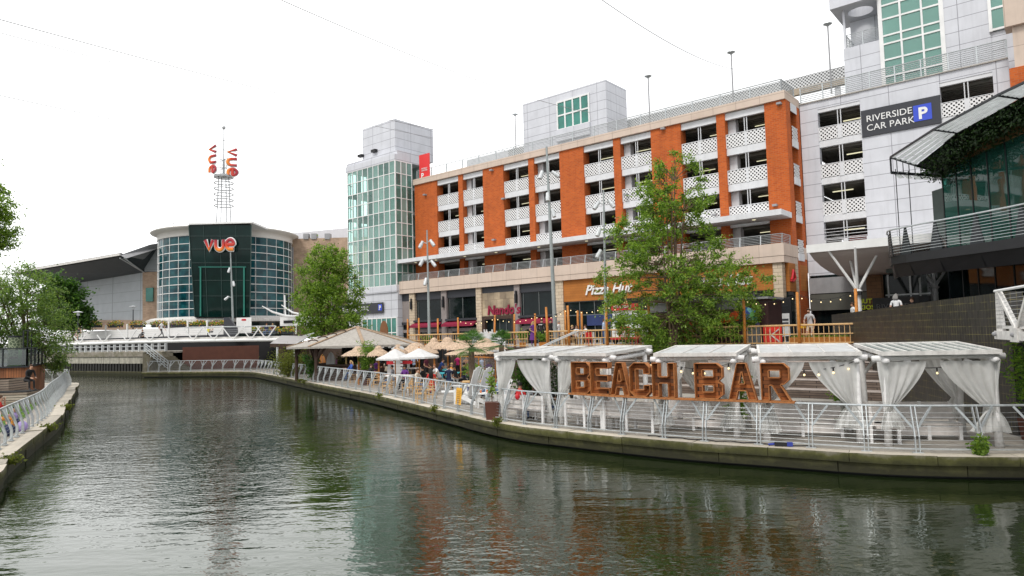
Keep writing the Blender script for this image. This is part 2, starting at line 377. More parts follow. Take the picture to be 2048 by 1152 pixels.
def watermat():
    m, nt, N, L, B = _mat('river_water'); v = coords(N, L, 'World')
    B.inputs['Base Color'].default_value = (.010,.017,.005,1); B.inputs['Roughness'].default_value = .045; B.inputs['IOR'].default_value = 1.58; B.inputs['Specular Tint'].default_value = (.86,1,.84,1)
    B.inputs['Specular IOR Level'].default_value = .5
    rot = N.new('ShaderNodeMapping'); rot.inputs['Rotation'].default_value = (0,0,R(-14)); rot.inputs['Scale'].default_value = (.5,1.35,1); L.new(v, rot.inputs['Vector'])
    rot2 = N.new('ShaderNodeMapping'); rot2.inputs['Rotation'].default_value = (0,0,R(24)); rot2.inputs['Scale'].default_value = (.8,1.3,1); L.new(v, rot2.inputs['Vector'])
    a = noisef(N, L, rot.outputs[0], 1.25, 2, .5); b = noisef(N, L, rot2.outputs[0], 5.0, 2, .55); c = noisef(N, L, v, .13, 2)
    amp = ramp(N, L, c, [(.38, (.25,)*3), (.6, (1.25,)*3)]); amp2 = ramp(N, L, noisef(N, L, v, .09, 2), [(.35, (.55,)*3), (.65, (1,)*3)])
    h = math_(N, L, 'ADD', math_(N, L, 'MULTIPLY', math_(N, L, 'MULTIPLY', a, .027), amp2), math_(N, L, 'MULTIPLY', math_(N, L, 'MULTIPLY', b, .0125), amp))
    bp = N.new('ShaderNodeBump'); bp.inputs['Strength'].default_value = 1; bp.inputs['Distance'].default_value = 1.0
    L.new(h, bp.inputs['Height']); L.new(bp.outputs[0], B.inputs['Normal']); return m
mb = MB(); mb.quad((-260,-60,0),(160,-60,0),(160,140,0),(-260,140,0)); struct('river_water', mb, watermat())
M['paving'] = brickmat('deck_paving', (.34,.31,.27), (.28,.26,.23), (.16,.15,.13), 1.2, .3, .012, upright=False, kind='Object', var=.25)
M['plaza'] = brickmat('plaza_paving', (.36,.34,.32), (.32,.30,.28), (.2,.19,.18), .6, .6, .012, upright=False, kind='Object')
edge = [RQ.off(d, .4, .545) for d in [i*RQ.L/120 for i in range(121)]]
mb = MB(); mb.add([tuple(p) for p in edge] + [(-38.9,82,.545),(60,82,.545),(60,14,.545)], [tuple(range(len(edge)+3))[::-1]]); struct('riverside_deck', mb, M['paving'])
q = thing('quay_wall', 'mossy stone quay wall under the beach bar railing, right bank', 'quay wall', (0,18,0))
mb = MB(); blocks(mb, RQ, 0, .5, .33, .553, 1.9); part('coping', mb, M['stone'], q, world=True)
mb = MB(); blocks(mb, RQ, .07, .6, .07, .31, 2.6, .02); part('lower_course', mb, M['stone2'], q, world=True)
mb = MB(); ribbon(mb, RQ, .32, .32, -.6, .4); part('recess', mb, M['black'], q, world=True)  # black colour paints in the gap shade under the coping
q = thing('quay_wall', 'stone quay wall with weeds along the grassy left bank', 'quay wall', (-20,30,0))
mb = MB(); blocks(mb, LQ, 0, .75, .33, .553, 1.9, .015, .03); part('coping', mb, M['stone'], q, world=True)
mb = MB(); blocks(mb, LQ, .05, .8, -.2, .315, 1.6, .02, .03); part('lower_course', mb, M['stone2'], q, world=True)
# left bank land: path and grass
edge = [LQ.off(d, .7, .545) for d in [i*LQ.L/80 for i in range(81)]]
mb = MB(); mb.add([tuple(p) for p in edge] + [(-300,62,.545),(-300,0,.545),(-20,0,.545)], [tuple(range(len(edge)+3))]); struct('left_path', mb, M['paving'])
M['turf'] = mat('lawn', (.06,.13,.025), .9, var=.35, scale=7, bmp=.6)
mb = MB(); ga = [LQ.off(d, 1.35, .56) for d in [5+i*1.2 for i in range(25)]]; gb = [LQ.off(d, 3.6, .56) for d in [5+i*1.2 for i in range(25)]]
mb.add(ga+gb, [(i,i+1,25+i+1,25+i) for i in range(24)]); struct('grass_strip', mb, M['turf'])
mb = MB()
for i in range(9000):
    d = random.uniform(5,34); p = LQ.off(d, random.uniform(1.35,3.6), .56)
    a = random.uniform(0,2*pi); mb.leaf(p, random.uniform(.06,.13), .008, V((cos(a)*.35,sin(a)*.35,1)).normalized(), V((sin(a),-cos(a),0)))
o = struct('grass', mb, M['leaf']); o['kind'] = 'stuff'
# terraces and plaza
mb = MB(FMAT); poly = [(-42,-12.6),(6.7,-12.6),(13.3,-24.6),(40,-26),(45,14),(-42,14)]
mb.add([(a,b,2.7) for a,b in poly], [tuple(range(6))]); struct('upper_terrace', mb, M['plaza'])
mb = MB(FMAT); mb.box(-42,6.7,-12.6,-12.3,.2,2.69)
solo('terrace_wall', mb, M['brownwood'], 'dark timber retaining wall of the upper terrace behind the parasols', 'retaining wall')
mb = MB(); poly = [(-300,220),(-75.3,103),(-36.4,80.5),(-30,76),(-18,72),(5,95),(60,80),(300,120),(300,1500),(-300,1500)]
mb.add([(a,b,4.0) for a,b in poly], [tuple(range(len(poly)))]); struct('plaza_ground', mb, M['plaza'])
# timber amphitheatre steps
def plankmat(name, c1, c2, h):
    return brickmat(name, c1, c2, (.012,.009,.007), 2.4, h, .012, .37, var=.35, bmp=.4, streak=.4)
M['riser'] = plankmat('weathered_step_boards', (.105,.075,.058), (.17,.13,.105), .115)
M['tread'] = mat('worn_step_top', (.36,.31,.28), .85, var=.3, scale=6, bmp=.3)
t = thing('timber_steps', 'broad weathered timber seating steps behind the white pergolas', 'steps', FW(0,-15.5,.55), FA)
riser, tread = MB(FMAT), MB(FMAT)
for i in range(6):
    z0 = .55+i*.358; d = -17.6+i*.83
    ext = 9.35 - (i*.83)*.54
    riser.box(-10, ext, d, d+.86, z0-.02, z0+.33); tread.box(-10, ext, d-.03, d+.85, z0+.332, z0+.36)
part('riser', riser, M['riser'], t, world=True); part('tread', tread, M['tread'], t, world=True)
# ================================================================== brick car park
M['brick'] = brickmat('orange_brick', (.52,.105,.010), (.40,.070,.006), (.42,.13,.045), .34, .13, .018, var=.13, bmp=.2, bias=0, streak=.3)
M['stoneband'] = brickmat('cream_stone_cladding', (.60,.49,.41), (.57,.46,.38), (.28,.21,.17), 1.75, 20, .012, 0, var=.08, bmp=0, streak=.2)
M['stoneblock'] = brickmat('cream_stone_blocks', (.58,.48,.36), (.50,.40,.29), (.20,.15,.10), .62, .27, .012, .5, var=.12)
M['panel'] = brickmat('white_metal_panel', (.60,.61,.65), (.585,.595,.635), (.26,.26,.29), 3.0, .92, .022, 0, rough=.45, var=.07, bmp=0, streak=.22)
M['panelplain'] = mat('pale_grey_metal_panel', (.60,.61,.65), .5, var=.05, streak=.1)
M['lattice'] = latticemat('pierced_white_panel', (.74,.74,.74), .27, .27, .26)
M['slab'] = mat('car_deck_concrete', (.16,.155,.145), .85, var=.15)
M['soffit'] = mat('ribbed_soffit', (.22,.21,.19), .85, var=.2)
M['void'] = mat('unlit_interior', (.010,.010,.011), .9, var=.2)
M['bandwhite'] = mat('white_edge_beam', (.66,.67,.69), .6, var=.07, streak=.15)
M['shopglass'] = mat('dark_shop_glass', (.008,.013,.014), .05, var=.7, scale=.35, spec=.22)
M['greenglass'] = mat('green_office_glass', (.035,.20,.16), .06, var=.35, scale=.7, spec=.6)
CP = thing('car_park', 'orange brick multi-storey car park with white pierced panels above shops', 'car park', FC, FA)
W = [(-38.42,-35.03),(-28.62,-26.0),(-19.44,-16.9),(-10.42,-7.84),(-1.36,0.14)]; NRW = [(-31.95,-31.35),(-22.97,-22.33),(-13.92,-13.25),(-4.95,-4.3)]
FLZ = [8.72,11.45,14.15,16.85]
for a, b in W:
    mb = MB(); mb.box(a,b,0,.9,8.95,19.55)
    if b > 0:
        mb.box(-.45,b,2.25,3.0,2.7,19.55); mb.box(-.45,b,.9,2.25,2.7,8.9)
    part('brick_pillar', mb, M['brick'], CP)
for a, b in NRW:
    mb = MB(); mb.box(a,b,0,.6,8.95,19.55); part('brick_pier', mb, M['brick'], CP)
bays = []
for (a, b), (c, e), (g, h) in zip(W, NRW, W[1:]): bays += [(b, c), (e, g)]
mb = MB()
for z in FLZ: mb.box(-38.3,-.5,.5,16,z-.35,z)
mb.box(-38.3,.1,.4,16,19.62,20.1); parts('floor_slab', mb, M['slab'], CP)
mb = MB()
for z in FLZ[1:]+[19.6]:
    for k in range(32): mb.box(-38,-.6,1.2+k*.46,1.4+k*.46,z-.62,z-.36)
part('ceiling_rib', mb, M['soffit'], CP, stuff=True)
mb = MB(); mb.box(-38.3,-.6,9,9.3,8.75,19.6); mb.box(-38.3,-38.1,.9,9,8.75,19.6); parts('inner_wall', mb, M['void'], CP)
mb = MB()
for a, b in bays:
    for z in FLZ[1:]: mb.box(a-.02,b+.02,.16,.48,z-.5,z+.02)
    mb.box(a-.02,b+.02,.12,.42,19.02,19.5)
mb.box(.16,.2,.95,2.2,18.9,19.5)
for z in FLZ: mb.box(.16,.22,.95,2.2,z-.5,z+.02)
parts('edge_beam', mb, M['bandwhite'], CP)
mb = MB()
for e in [x[1] for x in NRW]: mb.box(e-.1,e+.55,.7,1.3,8.75,19.6)
parts('column', mb, M['bandwhite'], CP)
pal = MB()
for a, b in bays:
    c = (a+b)/2
    for z in FLZ[1:]:
        for x0, x1 in ((a+.03,c-.1),(c+.1,b-.03)):
            mb = MB(); mb.box(x0,x1,.14,.17,z+.04,z+1.02); o = part('lattice_panel', mb, M['lattice'], CP)
        pal.box(a+.0,a+.06,.10,.2,z,z+1.05); pal.box(b-.06,b,.10,.2,z,z+1.05); pal.box(a,b,.11,.19,z+1.02,z+1.07); pal.box(c-.1,c+.1,.13,.2,z,z+1.04)
        pal.tube([(c-.09,.24,z-.4),(c-.09,.24,z+2.2)],.035,6); pal.tube([(c+.09,.24,z-.4),(c+.09,.24,z+2.2)],.035,6)
for z in FLZ:
    mb = MB(); mb.box(.17,.2,1.0,2.15,z+.04,z+1.0); part('lattice_panel', mb, M['lattice'], CP)
part('panel_frame', pal, M['bandwhite'], CP)
lt = MB()
for a, b in bays[0:8]:
    for z in FLZ:
        x = b-.9 if b > -1.5 or random.random() < .7 else a+.8; lt.box(x-.75,x+.75,2.6,2.66,z+1.96,z+2.01)
parts('ceiling_light', lt, M['tubelamp'], CP)
mb = MB(); mb.box(-38.5,.16,-.16,.42,19.55,20.15); mb.box(-.3,.16,.42,3.0,19.55,20.15); part('parapet', mb, M['stoneband'], CP)
def railing(mb, pts, z0, h, nb, post=1.6, r=.02, pr=.03, lean=(0,0), ends=True):
    for a, b in zip(pts, pts[1:]):
        a = V(a); b = V(b); ln = (b-a).length; k = max(1, round(ln/post))
        for i in range(k+1):
            p = a.lerp(b, i/k); mb.bar((p.x,p.y,z0),(p.x+lean[0],p.y+lean[1],z0+h),pr*2,pr*2)
        for j in range(nb):
            t = (j+1)/nb; mb.tube([(a.x+lean[0]*t,a.y+lean[1]*t,z0+h*t),(b.x+lean[0]*t,b.y+lean[1]*t,z0+h*t)], r if j<nb-1 else r*1.6, 5)
mb = MB(); railing(mb, [(-38.4,.35,0),(-.2,.35,0),(-.2,3,0)], 20.15, 1.0, 8, 2.2, .026, .035); part('roof_railing', mb, M['steel'], CP)
# canopy, terrace, shops
mb = MB(); mb.box(-39.0,.18,-2.2,-.02,11.12,11.5); part('canopy', mb, M['bandwhite'], CP)
mb = MB()
for x in [-37,-34,-30,-26,-21,-16,-11,-6,-2]: mb.lathe([(0,11.10),(.13,11.10),(.13,11.13)], 10, (x,-1.3,0))
parts('downlight', mb, M['tubelamp'], CP)
mb = MB(); mb.box(-39.13,.16,-2,-1.7,8.40,9.24); mb.box(-.15,.16,-1.7,3,8.40,9.24)
mb.box(-39.13,.13,-1.97,-1.7,7.95,8.385); mb.box(-.15,.13,-1.7,3,7.95,8.385); parts('stone_fascia', mb, M['stoneband'], CP)
mb = MB(); mb.box(-39,.1,-1.7,.9,8.5,8.70); part('terrace_floor', mb, M['slab'], CP)
mb = MB(); railing(mb, [(-39,-1.8,0),(0,-1.8,0),(0,-.2,0)], 9.24, .66, 6, 1.45, .022, .03, (0,.12)); part('terrace_railing', mb, M['steel'], CP)
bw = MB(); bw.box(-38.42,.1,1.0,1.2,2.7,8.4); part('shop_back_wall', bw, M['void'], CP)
def P(x, y=600): return fx(x, -1.75, y)
st = MB()
for a, b in ((819,829.5),(952.5,963),(1112,1127),(1549,1568)):
    st.box(P(a), P(b), -1.8, -1.2, 2.7, 7.94)
st.box(-.1,.13,.2,1.2,2.7,7.94)
parts('stone_pillar', st, M['stoneblock'], CP)
mv = MB()
for a, b in ((882,892.5),(1028,1039)): mv.box(P(a), P(b), -1.75, -1.2, 2.7, 7.94)
units = [(797,819),(829.5,882),(892.5,952.5),(1039,1112)]
gl, fa, aw, bl = MB(), MB(), MB(), MB()
for k, (a, b) in enumerate(units):
    a, b = P(a), P(b)
    fa.box(a,b,-1.62,-1.3,7.2,7.94)
    mv.box(a,b,-1.6,-1.3,3.95,4.25)
    if k == 0:
        mv.box(a,b,-1.6,-1.3,5.0,7.2); fa.box(a-.1,b+.1,-1.72,-1.3,4.75,5.02); gl.box(a,b,-1.5,-1.3,2.7,4.75)
    else:
        fa.box(a-.1,b+.1,-1.9,-1.3,4.98,5.17)
        gl.box(a,b,-1.48,-1.3,2.7,7.2)
        mv.box(a,a+.14*(b-a),-1.62,-1.3,2.7,3.95)
        aw.add([(a-.2,-2.35,4.62),(b+.05,-2.35,4.62),(b+.05,-1.5,5.0),(a-.2,-1.5,5.0),(a-.2,-2.35,4.42),(b+.05,-2.35,4.42)], [(0,1,2,3),(4,5,1,0),(0,3,4),(1,5,2)])
        for t in (.06,.5,.94): bl.box(a+(b-a)*t-.04,a+(b-a)*t+.04,-1.52,-1.47,5.2,7.2)
        for t in (.28,.45,.62,.8,.97): bl.box(a+(b-a)*t-.03,a+(b-a)*t+.03,-1.52,-1.47,2.7,3.95)
na, nb = P(963), P(1028)
mb = MB(); mb.box(na,nb,-1.62,-1.3,5.25,7.4); part('stone_tile_panel', mb, brickmat('slanted_stone_tiles', (.40,.32,.22), (.22,.17,.12), (.12,.09,.06), .75, .75, .01, .5, var=.35), CP)
fa.box(na,nb,-1.64,-1.3,7.4,7.94)
mb = MB(); mb.box(na,nb,-1.75,-1.3,4.95,5.25); mb.box(na,na+.35,-1.75,-1.3,2.7,4.95); mb.box(nb-.35,nb,-1.75,-1.3,2.7,4.95); parts('door_surround', mb, M['brownwood'], CP)
gl.box(na+.35,nb-.35,-1.45,-1.3,2.7,4.95)
for t in (.3,.5,.7): bl.box(na+(nb-na)*t-.03,na+(nb-na)*t+.03,-1.5,-1.44,2.7,4.95)
pa, pb = P(1127), P(1549)
mb = MB(); mb.box(pa,pb,-1.7,-1.3,6.15,7.94); mb.box(-.08,.16,-1.15,.2,6.0,7.94); mb.box(-.08,.16,1.25,2.9,6.1,7.94)
M['fasciawood'] = brickmat('orange_wood_fascia', (.42,.155,.03), (.36,.125,.022), (.2,.07,.015), 3.0, .2, .006, .4, var=.15, bmp=.1); parts('timber_fascia', mb, M['fasciawood'], CP)
gl.box(pa,pb,-1.48,-1.3,2.7,6.15); gl.box(-.06,.05,-1.2,.2,2.7,6.0); gl.box(-.06,.05,1.25,2.9,2.7,6.1)
n = 12
for i in range(n+1): bl.box(pa+(pb-pa)*i/n-.035,pa+(pb-pa)*i/n+.035,-1.53,-1.46,2.7,6.15)
bl.box(pa,pb,-1.54,-1.46,4.95,5.03); bl.box(pa,pb,-1.54,-1.46,6.08,6.15)
parts('shop_window', gl, M['shopglass'], CP); parts('dark_fascia', fa, M['signblack'], CP); parts('awning', aw, M['crimson'], CP)
part('window_bar', bl, mat('shop_window_bar', (.13,.14,.14), .5, .3), CP); parts('render_wall', mv, M['mauve'], CP)
mb = MB()
for x, z in ((851,390),(1008,398),(1253,390),(1559,208),(1551,411),(1327,258),(984,341),(1235,458),(989,480),(1430,430)):
    a, b = on_facade(x, z, -.05); mb.box(a-.16,a+.16,-.3,0,b-.06,b+.08)
parts('flood_lamp', mb, M['grey'], CP)
mb = MB()
for x in (824,888,1034): mb.box(P(x)-.1,P(x)+.1,-2.0,-1.8,6.3,7.1); mb.box(P(x)-.06,P(x)+.06,-1.95,-1.8,7.1,7.4)
parts('wall_lantern', mb, M['black'], CP)
mb = MB(); mb.box(pa+2.2,pa+4.9,-1.62,-1.5,4.1,4.95); part('blue_shop_sign', mb, M['navy'], CP)
mb = MB(); text_into(mb, 'Sun', Matrix.Translation((pa+4.0,-1.66,4.35)) @ UPRIGHT, .38, .3, .01); part('lettering', mb, M['orange'], CP)
# lettering on the fascias
def sign_text(name, label, body, lx, y, z, size, m, shear=0, off=0, ext=.05, fr=FMAT, cat='sign', back=None, backmat=None, rz=FA):
    t = thing(name, label, cat, fr @ V((lx,y,z)), rz)
    mb = MB(); text_into(mb, body, UPRIGHT, size, shear, ext, off); part('lettering', mb, m, t)
    if back:
        mb = MB(); mb.box(*back); part('backing', mb, backmat, t)
    return t
a, b = on_facade(975, 628, -1.7)
sign_text('shop_sign', 'dark red lettering on the stone tiled panel above a restaurant door', "Nando's", a, -1.72, 5.38, 1.18, M['crimson'], .12, .03)
a, b = on_facade(1170, 578, -1.75)
sign_text('shop_sign', 'white slanted pizza restaurant lettering nearer the stair tower, left of the willow tree', 'Pizza Hut', a, -1.78, 6.62, 1.12, M['white'], .35, .02)
a, b = on_facade(1385, 560, -1.75)
sign_text('shop_sign', 'white slanted pizza restaurant lettering half hidden right of the willow tree', 'Pizza Hut', a, -1.78, 6.62, 1.12, M['white'], .35, .02)
t = thing('roof_logo', 'small red roof-shaped emblem on the side of the corner stone pillar', 'sign', FMAT @ V((.2,-.5,7.0)), FA)
mb = MB(); mb.tube([(0.0,-.5,-.25),(0,-.2,-.05),(0,.05,.45),(0,.3,.3),(0,.45,-.1),(0,-.1,-.3),(0,-.5,-.25)], .09, 6); part('emblem', mb, M['red'], t)
# ------------------------------------------------------------------ glass stair tower
TW = thing('stair_tower', 'green glass stair tower with white panelled top left of the car park', 'tower', FC, FA)
M['towerglass'] = glass('pale_green_glass', (.62,.95,.86), .62, .03, .95, .03, [(0,(.10,.22,.19)),(.35,(.22,.45,.39)),(.65,(.40,.70,.62)),(1,(.58,.82,.76))])
x0, x1, yf = -47.3, -38.83, -2.3
mb = MB()
for j in range(10):
    za, zc = 8.9+j*1.305+.02, 8.9+(j+1)*1.305-.02
    for i in range(9): xa_ = x0+.4+(x1-x0-.4)*i/9; xb_ = x0+.4+(x1-x0-.4)*(i+1)/9; mb.quad((xa_+.02,yf,za),(xb_-.02,yf,za),(xb_-.02,yf,zc),(xa_+.02,yf,zc))
    for i in range(3): ya_ = yf+.767*i; mb.quad((x1,ya_+.02,za),(x1,ya_+.747,za),(x1,ya_+.747,zc),(x1,ya_+.02,zc))
    for i in range(2): k0, k1 = i*.5, (i+1)*.5; mb.quad((x0+.4-.7*k1,yf+1.2*k1,za),(x0+.4-.7*k0,yf+1.2*k0,za),(x0+.4-.7*k0,yf+1.2*k0,zc),(x0+.4-.7*k1,yf+1.2*k1,zc))
part('glass_wall', mb, M['towerglass'], TW)
mb = MB(); hz = [8.9+i*1.305 for i in range(11)]
for i in range(10):
    x = x0+.4+(x1-x0-.4)*i/9; mb.box(x-.045,x+.045,yf-.05,yf+.07,8.9,21.95)
for j in (0,.77,1.53,2.27): mb.box(x1-.07,x1+.05,yf+j-.04,yf+j+.05,8.9,21.95)
for z in hz: mb.box(x0+.4,x1+.05,yf-.04,yf+.06,z-.04,z+.04); mb.box(x1-.06,x1+.04,yf,0,z-.04,z+.04); mb.bar((x0+.4,yf,z),(x0-.3,yf+1.2,z),.08)
for k in (0,.5,1): mb.bar((x0+.4-.7*k,yf+1.2*k,8.9),(x0+.4-.7*k,yf+1.2*k,21.95),.09)
part('mullion', mb, M['white'], TW)
M['tower_in'] = mat('tower_interior_white', (.62,.66,.64), .8, var=.05)
mb = MB()
for z in (8.9,11.5,14.1,16.7,19.3): mb.box(x0+.2,x1-.15,yf+.25,4,z-.2,z+.12)
for x in (-46.4,-44.5,-42.2,-40.4): mb.box(x-.22,x+.22,yf+.9,yf+1.3,8.9,21.9)
mb.box(x0,-43,1.2,1.4,8.9,21.9); parts('floor', mb, M['tower_in'], TW)
mb = MB(); mb.box(-43,x1-.2,1.25,1.5,8.9,21.9); mb.box(-45.9,-44.9,1.1,1.2,8.9,21.9); parts('lift_wall', mb, mat('tower_dark_wall', (.22,.30,.28), .6), TW)
mb = MB(); mb.box(x0+.1,x1+.03,yf-.06,1.5,21.98,22.65); mb.box(x0-.2,x1+.03,yf+.3,1.5,22.65,23.1)
mb.box(-45.6,-40.05,-1.2,4.4,23.05,26.9); mb.box(x0+.1,x1+.03,yf-.05,3,8.2,8.88); mb.box(x0,x1+.02,yf+.1,3,2.7,8.2); parts('white_cladding', mb, M['panel'], TW)
mb = MB()
for x, z in ((722,312),(749,302)):
    a, b = on_facade(x, z, -1.4); mb.box(a-.4,a+.3,-1.6,-1.15,b-.12,b+.16)
parts('flood_lamp', mb, M['black'], TW)
mb = MB(); g0 = fx(733,yf+.1,640); mb.box(-44.5,-38.95,yf+.03,yf+.1,3.2,5.55); parts('green_window', mb, M['greenglass'], TW)
mb = MB()
for i in range(8): x = -44.5+5.55*i/7; mb.box(x-.05,x+.05,yf-.02,yf+.1,2.7,5.6)
for z in (3.2,4.0,5.55): mb.box(-44.5,-38.95,yf-.01,yf+.1,z-.05,z+.05)
part('window_bar', mb, M['white'], TW)
a, b = on_facade(703, 620, yf-.1); a2, b2 = on_facade(766, 620, yf-.1)
t = thing('car_park_sign', 'long charcoal car park sign half hidden by the birch at the stair tower foot', 'sign', FMAT @ V((a-4.2,yf-.08,b-.35)), FA)
mb = MB(); mb.box(0,a2-a+4.2,0,.06,-.15,.95); part('board', mb, M['signblack'], t)
mb = MB(); text_into(mb, 'RIVERSIDE CAR PARK', Matrix.Translation((.35,-.02,.15)) @ UPRIGHT, .72, 0, .01, .008); part('lettering', mb, M['white'], t)
mb = MB(); mb.box(a2-a+3.4,a2-a+4.0,-.02,0,.1,.75); part('parking_square', mb, M['blue'], t)
mb = MB(); text_into(mb, 'P', Matrix.Translation((a2-a+3.55,-.04,.17)) @ UPRIGHT, .65, 0, .01, .02); part('parking_letter', mb, M['white'], t)
a, b = on_facade(838, 311, .2); a2, b2 = on_facade(859, 345, .2)
t = thing('car_park_sign', 'tall red car park sign at the end of the brick roofline beside the stair tower', 'sign', FMAT @ V((a,.2,b-2.6)), FA)
mb = MB(); mb.box(0,a2-a,0,.08,0,2.6); part('board', mb, mat('bright_red_sign', (.72,.04,.04), .5, var=.03), t)
mb = MB(); text_into(mb, 'RIVERSIDE', Matrix.Translation((.35,-.03,1.0)) @ UPRIGHT, .2, 0, .01); text_into(mb, 'CAR PARK', Matrix.Translation((.35,-.03,.8)) @ UPRIGHT, .2, 0, .01)
text_into(mb, 'P', Matrix.Translation((.3,-.03,.05)) @ UPRIGHT, .8, 0, .01, .02); part('lettering', mb, M['white'], t)
# ------------------------------------------------------------------ white car park block
WB = thing('car_park_block', 'white panelled car park block right of the brick facade', 'car park', FC, FA)
cols = [(1.4,4.2),(8.95,11.8)]; xs = [.18,1.4,4.2,8.95,11.8,12.62]
mb = MB()
for a, b in ((.18,1.4),(4.2,8.95),(11.8,12.62)): mb.box(a,b,3.0,3.5,2.7,19.8)
for a, b in cols:
    mb.box(a,b,3.02,3.5,19.2,19.8); mb.box(a,b,3.02,3.5,2.7,8.7)
parts('clad_wall', mb, M['panel'], WB)
mb = MB()
for a, b in cols:
    for z in FLZ: mb.box(a,b,3.05,3.4,z-.45,z+.02)
    mb.box(a,b,3.06,3.3,18.95,19.2)
parts('edge_beam', mb, M['bandwhite'], WB)
fr = MB()
for a, b in cols:
    c = (a+b)/2
    for z in FLZ:
        for p, q in ((a+.06,c-.14),(c+.14,b-.06)):
            m2 = MB(); m2.box(p,q,3.02,3.05,z+.04,z+.96 if z > 9 else z+.6); part('lattice_panel', m2, M['lattice'], WB)
        fr.box(a,a+.06,2.98,3.1,z,z+1.0); fr.box(b-.06,b,2.98,3.1,z,z+1.0); fr.box(a,b,2.99,3.08,z+.96,z+1.0); fr.box(c-.14,c+.14,3.0,3.08,z,z+.98)
        for e in (-.1,.1): fr.tube([(c+e,3.12,z),(c+e,3.12,z+2.3)],.035,6)
        if z < 9:
            for j in range(5): fr.tube([(a,3.05,z+.85+j*.22),(b,3.05,z+.85+j*.22)],.02,5)
part('panel_frame', fr, M['bandwhite'], WB)
mb = MB()
for z in FLZ+[19.4]: mb.box(.3,12.5,3.5,14,z-.3,z)
parts('floor_slab', mb, M['slab'], WB)
mb = MB()
for z in FLZ[1:]+[19.4]:
    for k in range(20): mb.box(.4,12.4,3.8+k*.46,4.0+k*.46,z-.55,z-.31)
part('ceiling_rib', mb, M['soffit'], WB, stuff=True)
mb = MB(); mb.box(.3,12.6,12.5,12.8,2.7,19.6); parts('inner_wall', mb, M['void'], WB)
mb = MB()
for x, z in ((2.3,13.4),(3.4,16.0),(2.9,10.5),(3.3,18.5)): mb.box(x-.7,x+.7,5,5.08,z,z+.07)
parts('ceiling_light', mb, M['tubelamp'], WB)
mb = MB(); mb.tube([(3.3,4.3,9.2),(4.15,4.3,9.3)],.28,8); part('parked_car_glimpse', mb, M['red'], WB) if False else None
mb = MB(); railing(mb, [(.3,2.95,0),(12.6,2.95,0)], 19.85, 1.15, 9, 1.6, .028, .035); part('roof_railing', mb, M['steel'], WB)
mb = MB(); mb.box(.18,12.62,2.9,3.4,19.8,19.88); part('coping', mb, M['concrete'], WB)
t = thing('car_park_sign', 'large charcoal car park sign with blue P square on the white block', 'sign', FMAT @ V((4.25,2.9,16.55)), FA)
mb = MB(); mb.box(0,4.7,0,.1,0,1.85); part('board', mb, M['signblack'], t)
mb = MB(); text_into(mb, 'RIVERSIDE', Matrix.Translation((.3,-.02,1.0)) @ UPRIGHT, .62, 0, .01, .0); text_into(mb, 'CAR PARK', Matrix.Translation((.3,-.02,.36)) @ UPRIGHT, .62, 0, .01, .0); part('lettering', mb, M['white'], t)
mb = MB(); mb.box(3.15,4.2,-.03,0,.38,1.45); part('parking_square', mb, M['blue'], t)
mb = MB(); text_into(mb, 'P', Matrix.Translation((3.42,-.05,.52)) @ UPRIGHT, 1.05, 0, .01, .035); part('parking_letter', mb, M['white'], t)
# white stair head over the block
UT = thing('stair_tower', 'white panelled stair head with green glazing above the white car park block', 'tower', FC, FA)
mb = MB(); Y = 5.0
mb.box(2.9,5.37,Y,9,19.7,23.85); mb.box(2.9,5.37,Y+2.4,9,23.85,27.6); mb.box(9.15,11.7,Y,9,19.7,25.4); mb.box(9.15,11.7,Y+2,9,25.4,34); mb.box(5.37,9.15,Y+2,9,19.7,34); mb.box(11.7,14.5,Y+.1,9,19.7,22.4)
mb.box(11.7,15,Y+.5,9,22.4,34); parts('clad_wall', mb, M['panel'], UT)
mb = MB(); mb.box(5.45,9.05,Y-.02,Y+.02,20.2,33); mb.box(11.75,15,Y-.05,Y,22.6,33); parts('green_window', mb, M['towerglass'], UT)
mb = MB(); mb.box(5.5,9.0,Y+.9,Y+1.0,20.2,33); mb.box(11.8,15,Y+.35,Y+.4,22.6,33); parts('blind', mb, mat('pale_green_blind', (.20,.38,.33), .7, var=.25, scale=.5), UT)
mb = MB()
for x in (5.41,6.66,7.95,9.1): w_ = .13 if x in (5.41,9.1) else .06; mb.box(x-w_,x+w_,Y-.1,Y+.05,19.9,33)
for z in (20.3,21.05,22.25,23.4,24.0,25.2,26.2,27.4,28.6,29.8): mb.box(5.4,9.1,Y-.08,Y+.04,z-.06,z+.06)
for x in (11.75,13.1,14.6): mb.box(x-.09,x+.09,Y-.12,Y+.03,22.4,33)
for z in (22.5,23.9,25.2,26.5,27.8,29): mb.box(11.7,15,Y-.1,Y+.02,z-.07,z+.07)
part('mullion', mb, M['white'], UT)
mb = MB(); railing(mb, [(3.1,7.2,0),(3.1,Y+.1,0),(5.3,Y+.1,0)], 23.85, 1.0, 8, 1.1, .02, .03); part('balcony_railing', mb, M['steel'], UT); mb = MB(); railing(mb, [(9.3,Y+.1,0),(11.6,Y+.1,0)], 25.4, 1.0, 8, 1.1, .02, .03); part('balcony_railing', mb, M['steel'], UT)
bm = bmesh.new(); sq = [(2.3,4.2),(5.37,4.2),(5.37,8.5),(2.3,8.5)]; ci = [(3.95+.85*cos(a*pi/12), 6.1+.85*sin(a*pi/12)) for a in range(24)]
def ringface(bm, loops, z):
    es = []
    for lp in loops:
        vs = [bm.verts.new((x,y,z)) for x,y in lp]; es += [bm.edges.new((vs[i],vs[(i+1)%len(vs)])) for i in range(len(vs))]
    bmesh.ops.triangle_fill(bm, edges=es, use_beauty=True)
ringface(bm, (sq,ci), 26.75); ringface(bm, (sq,ci), 27.7)
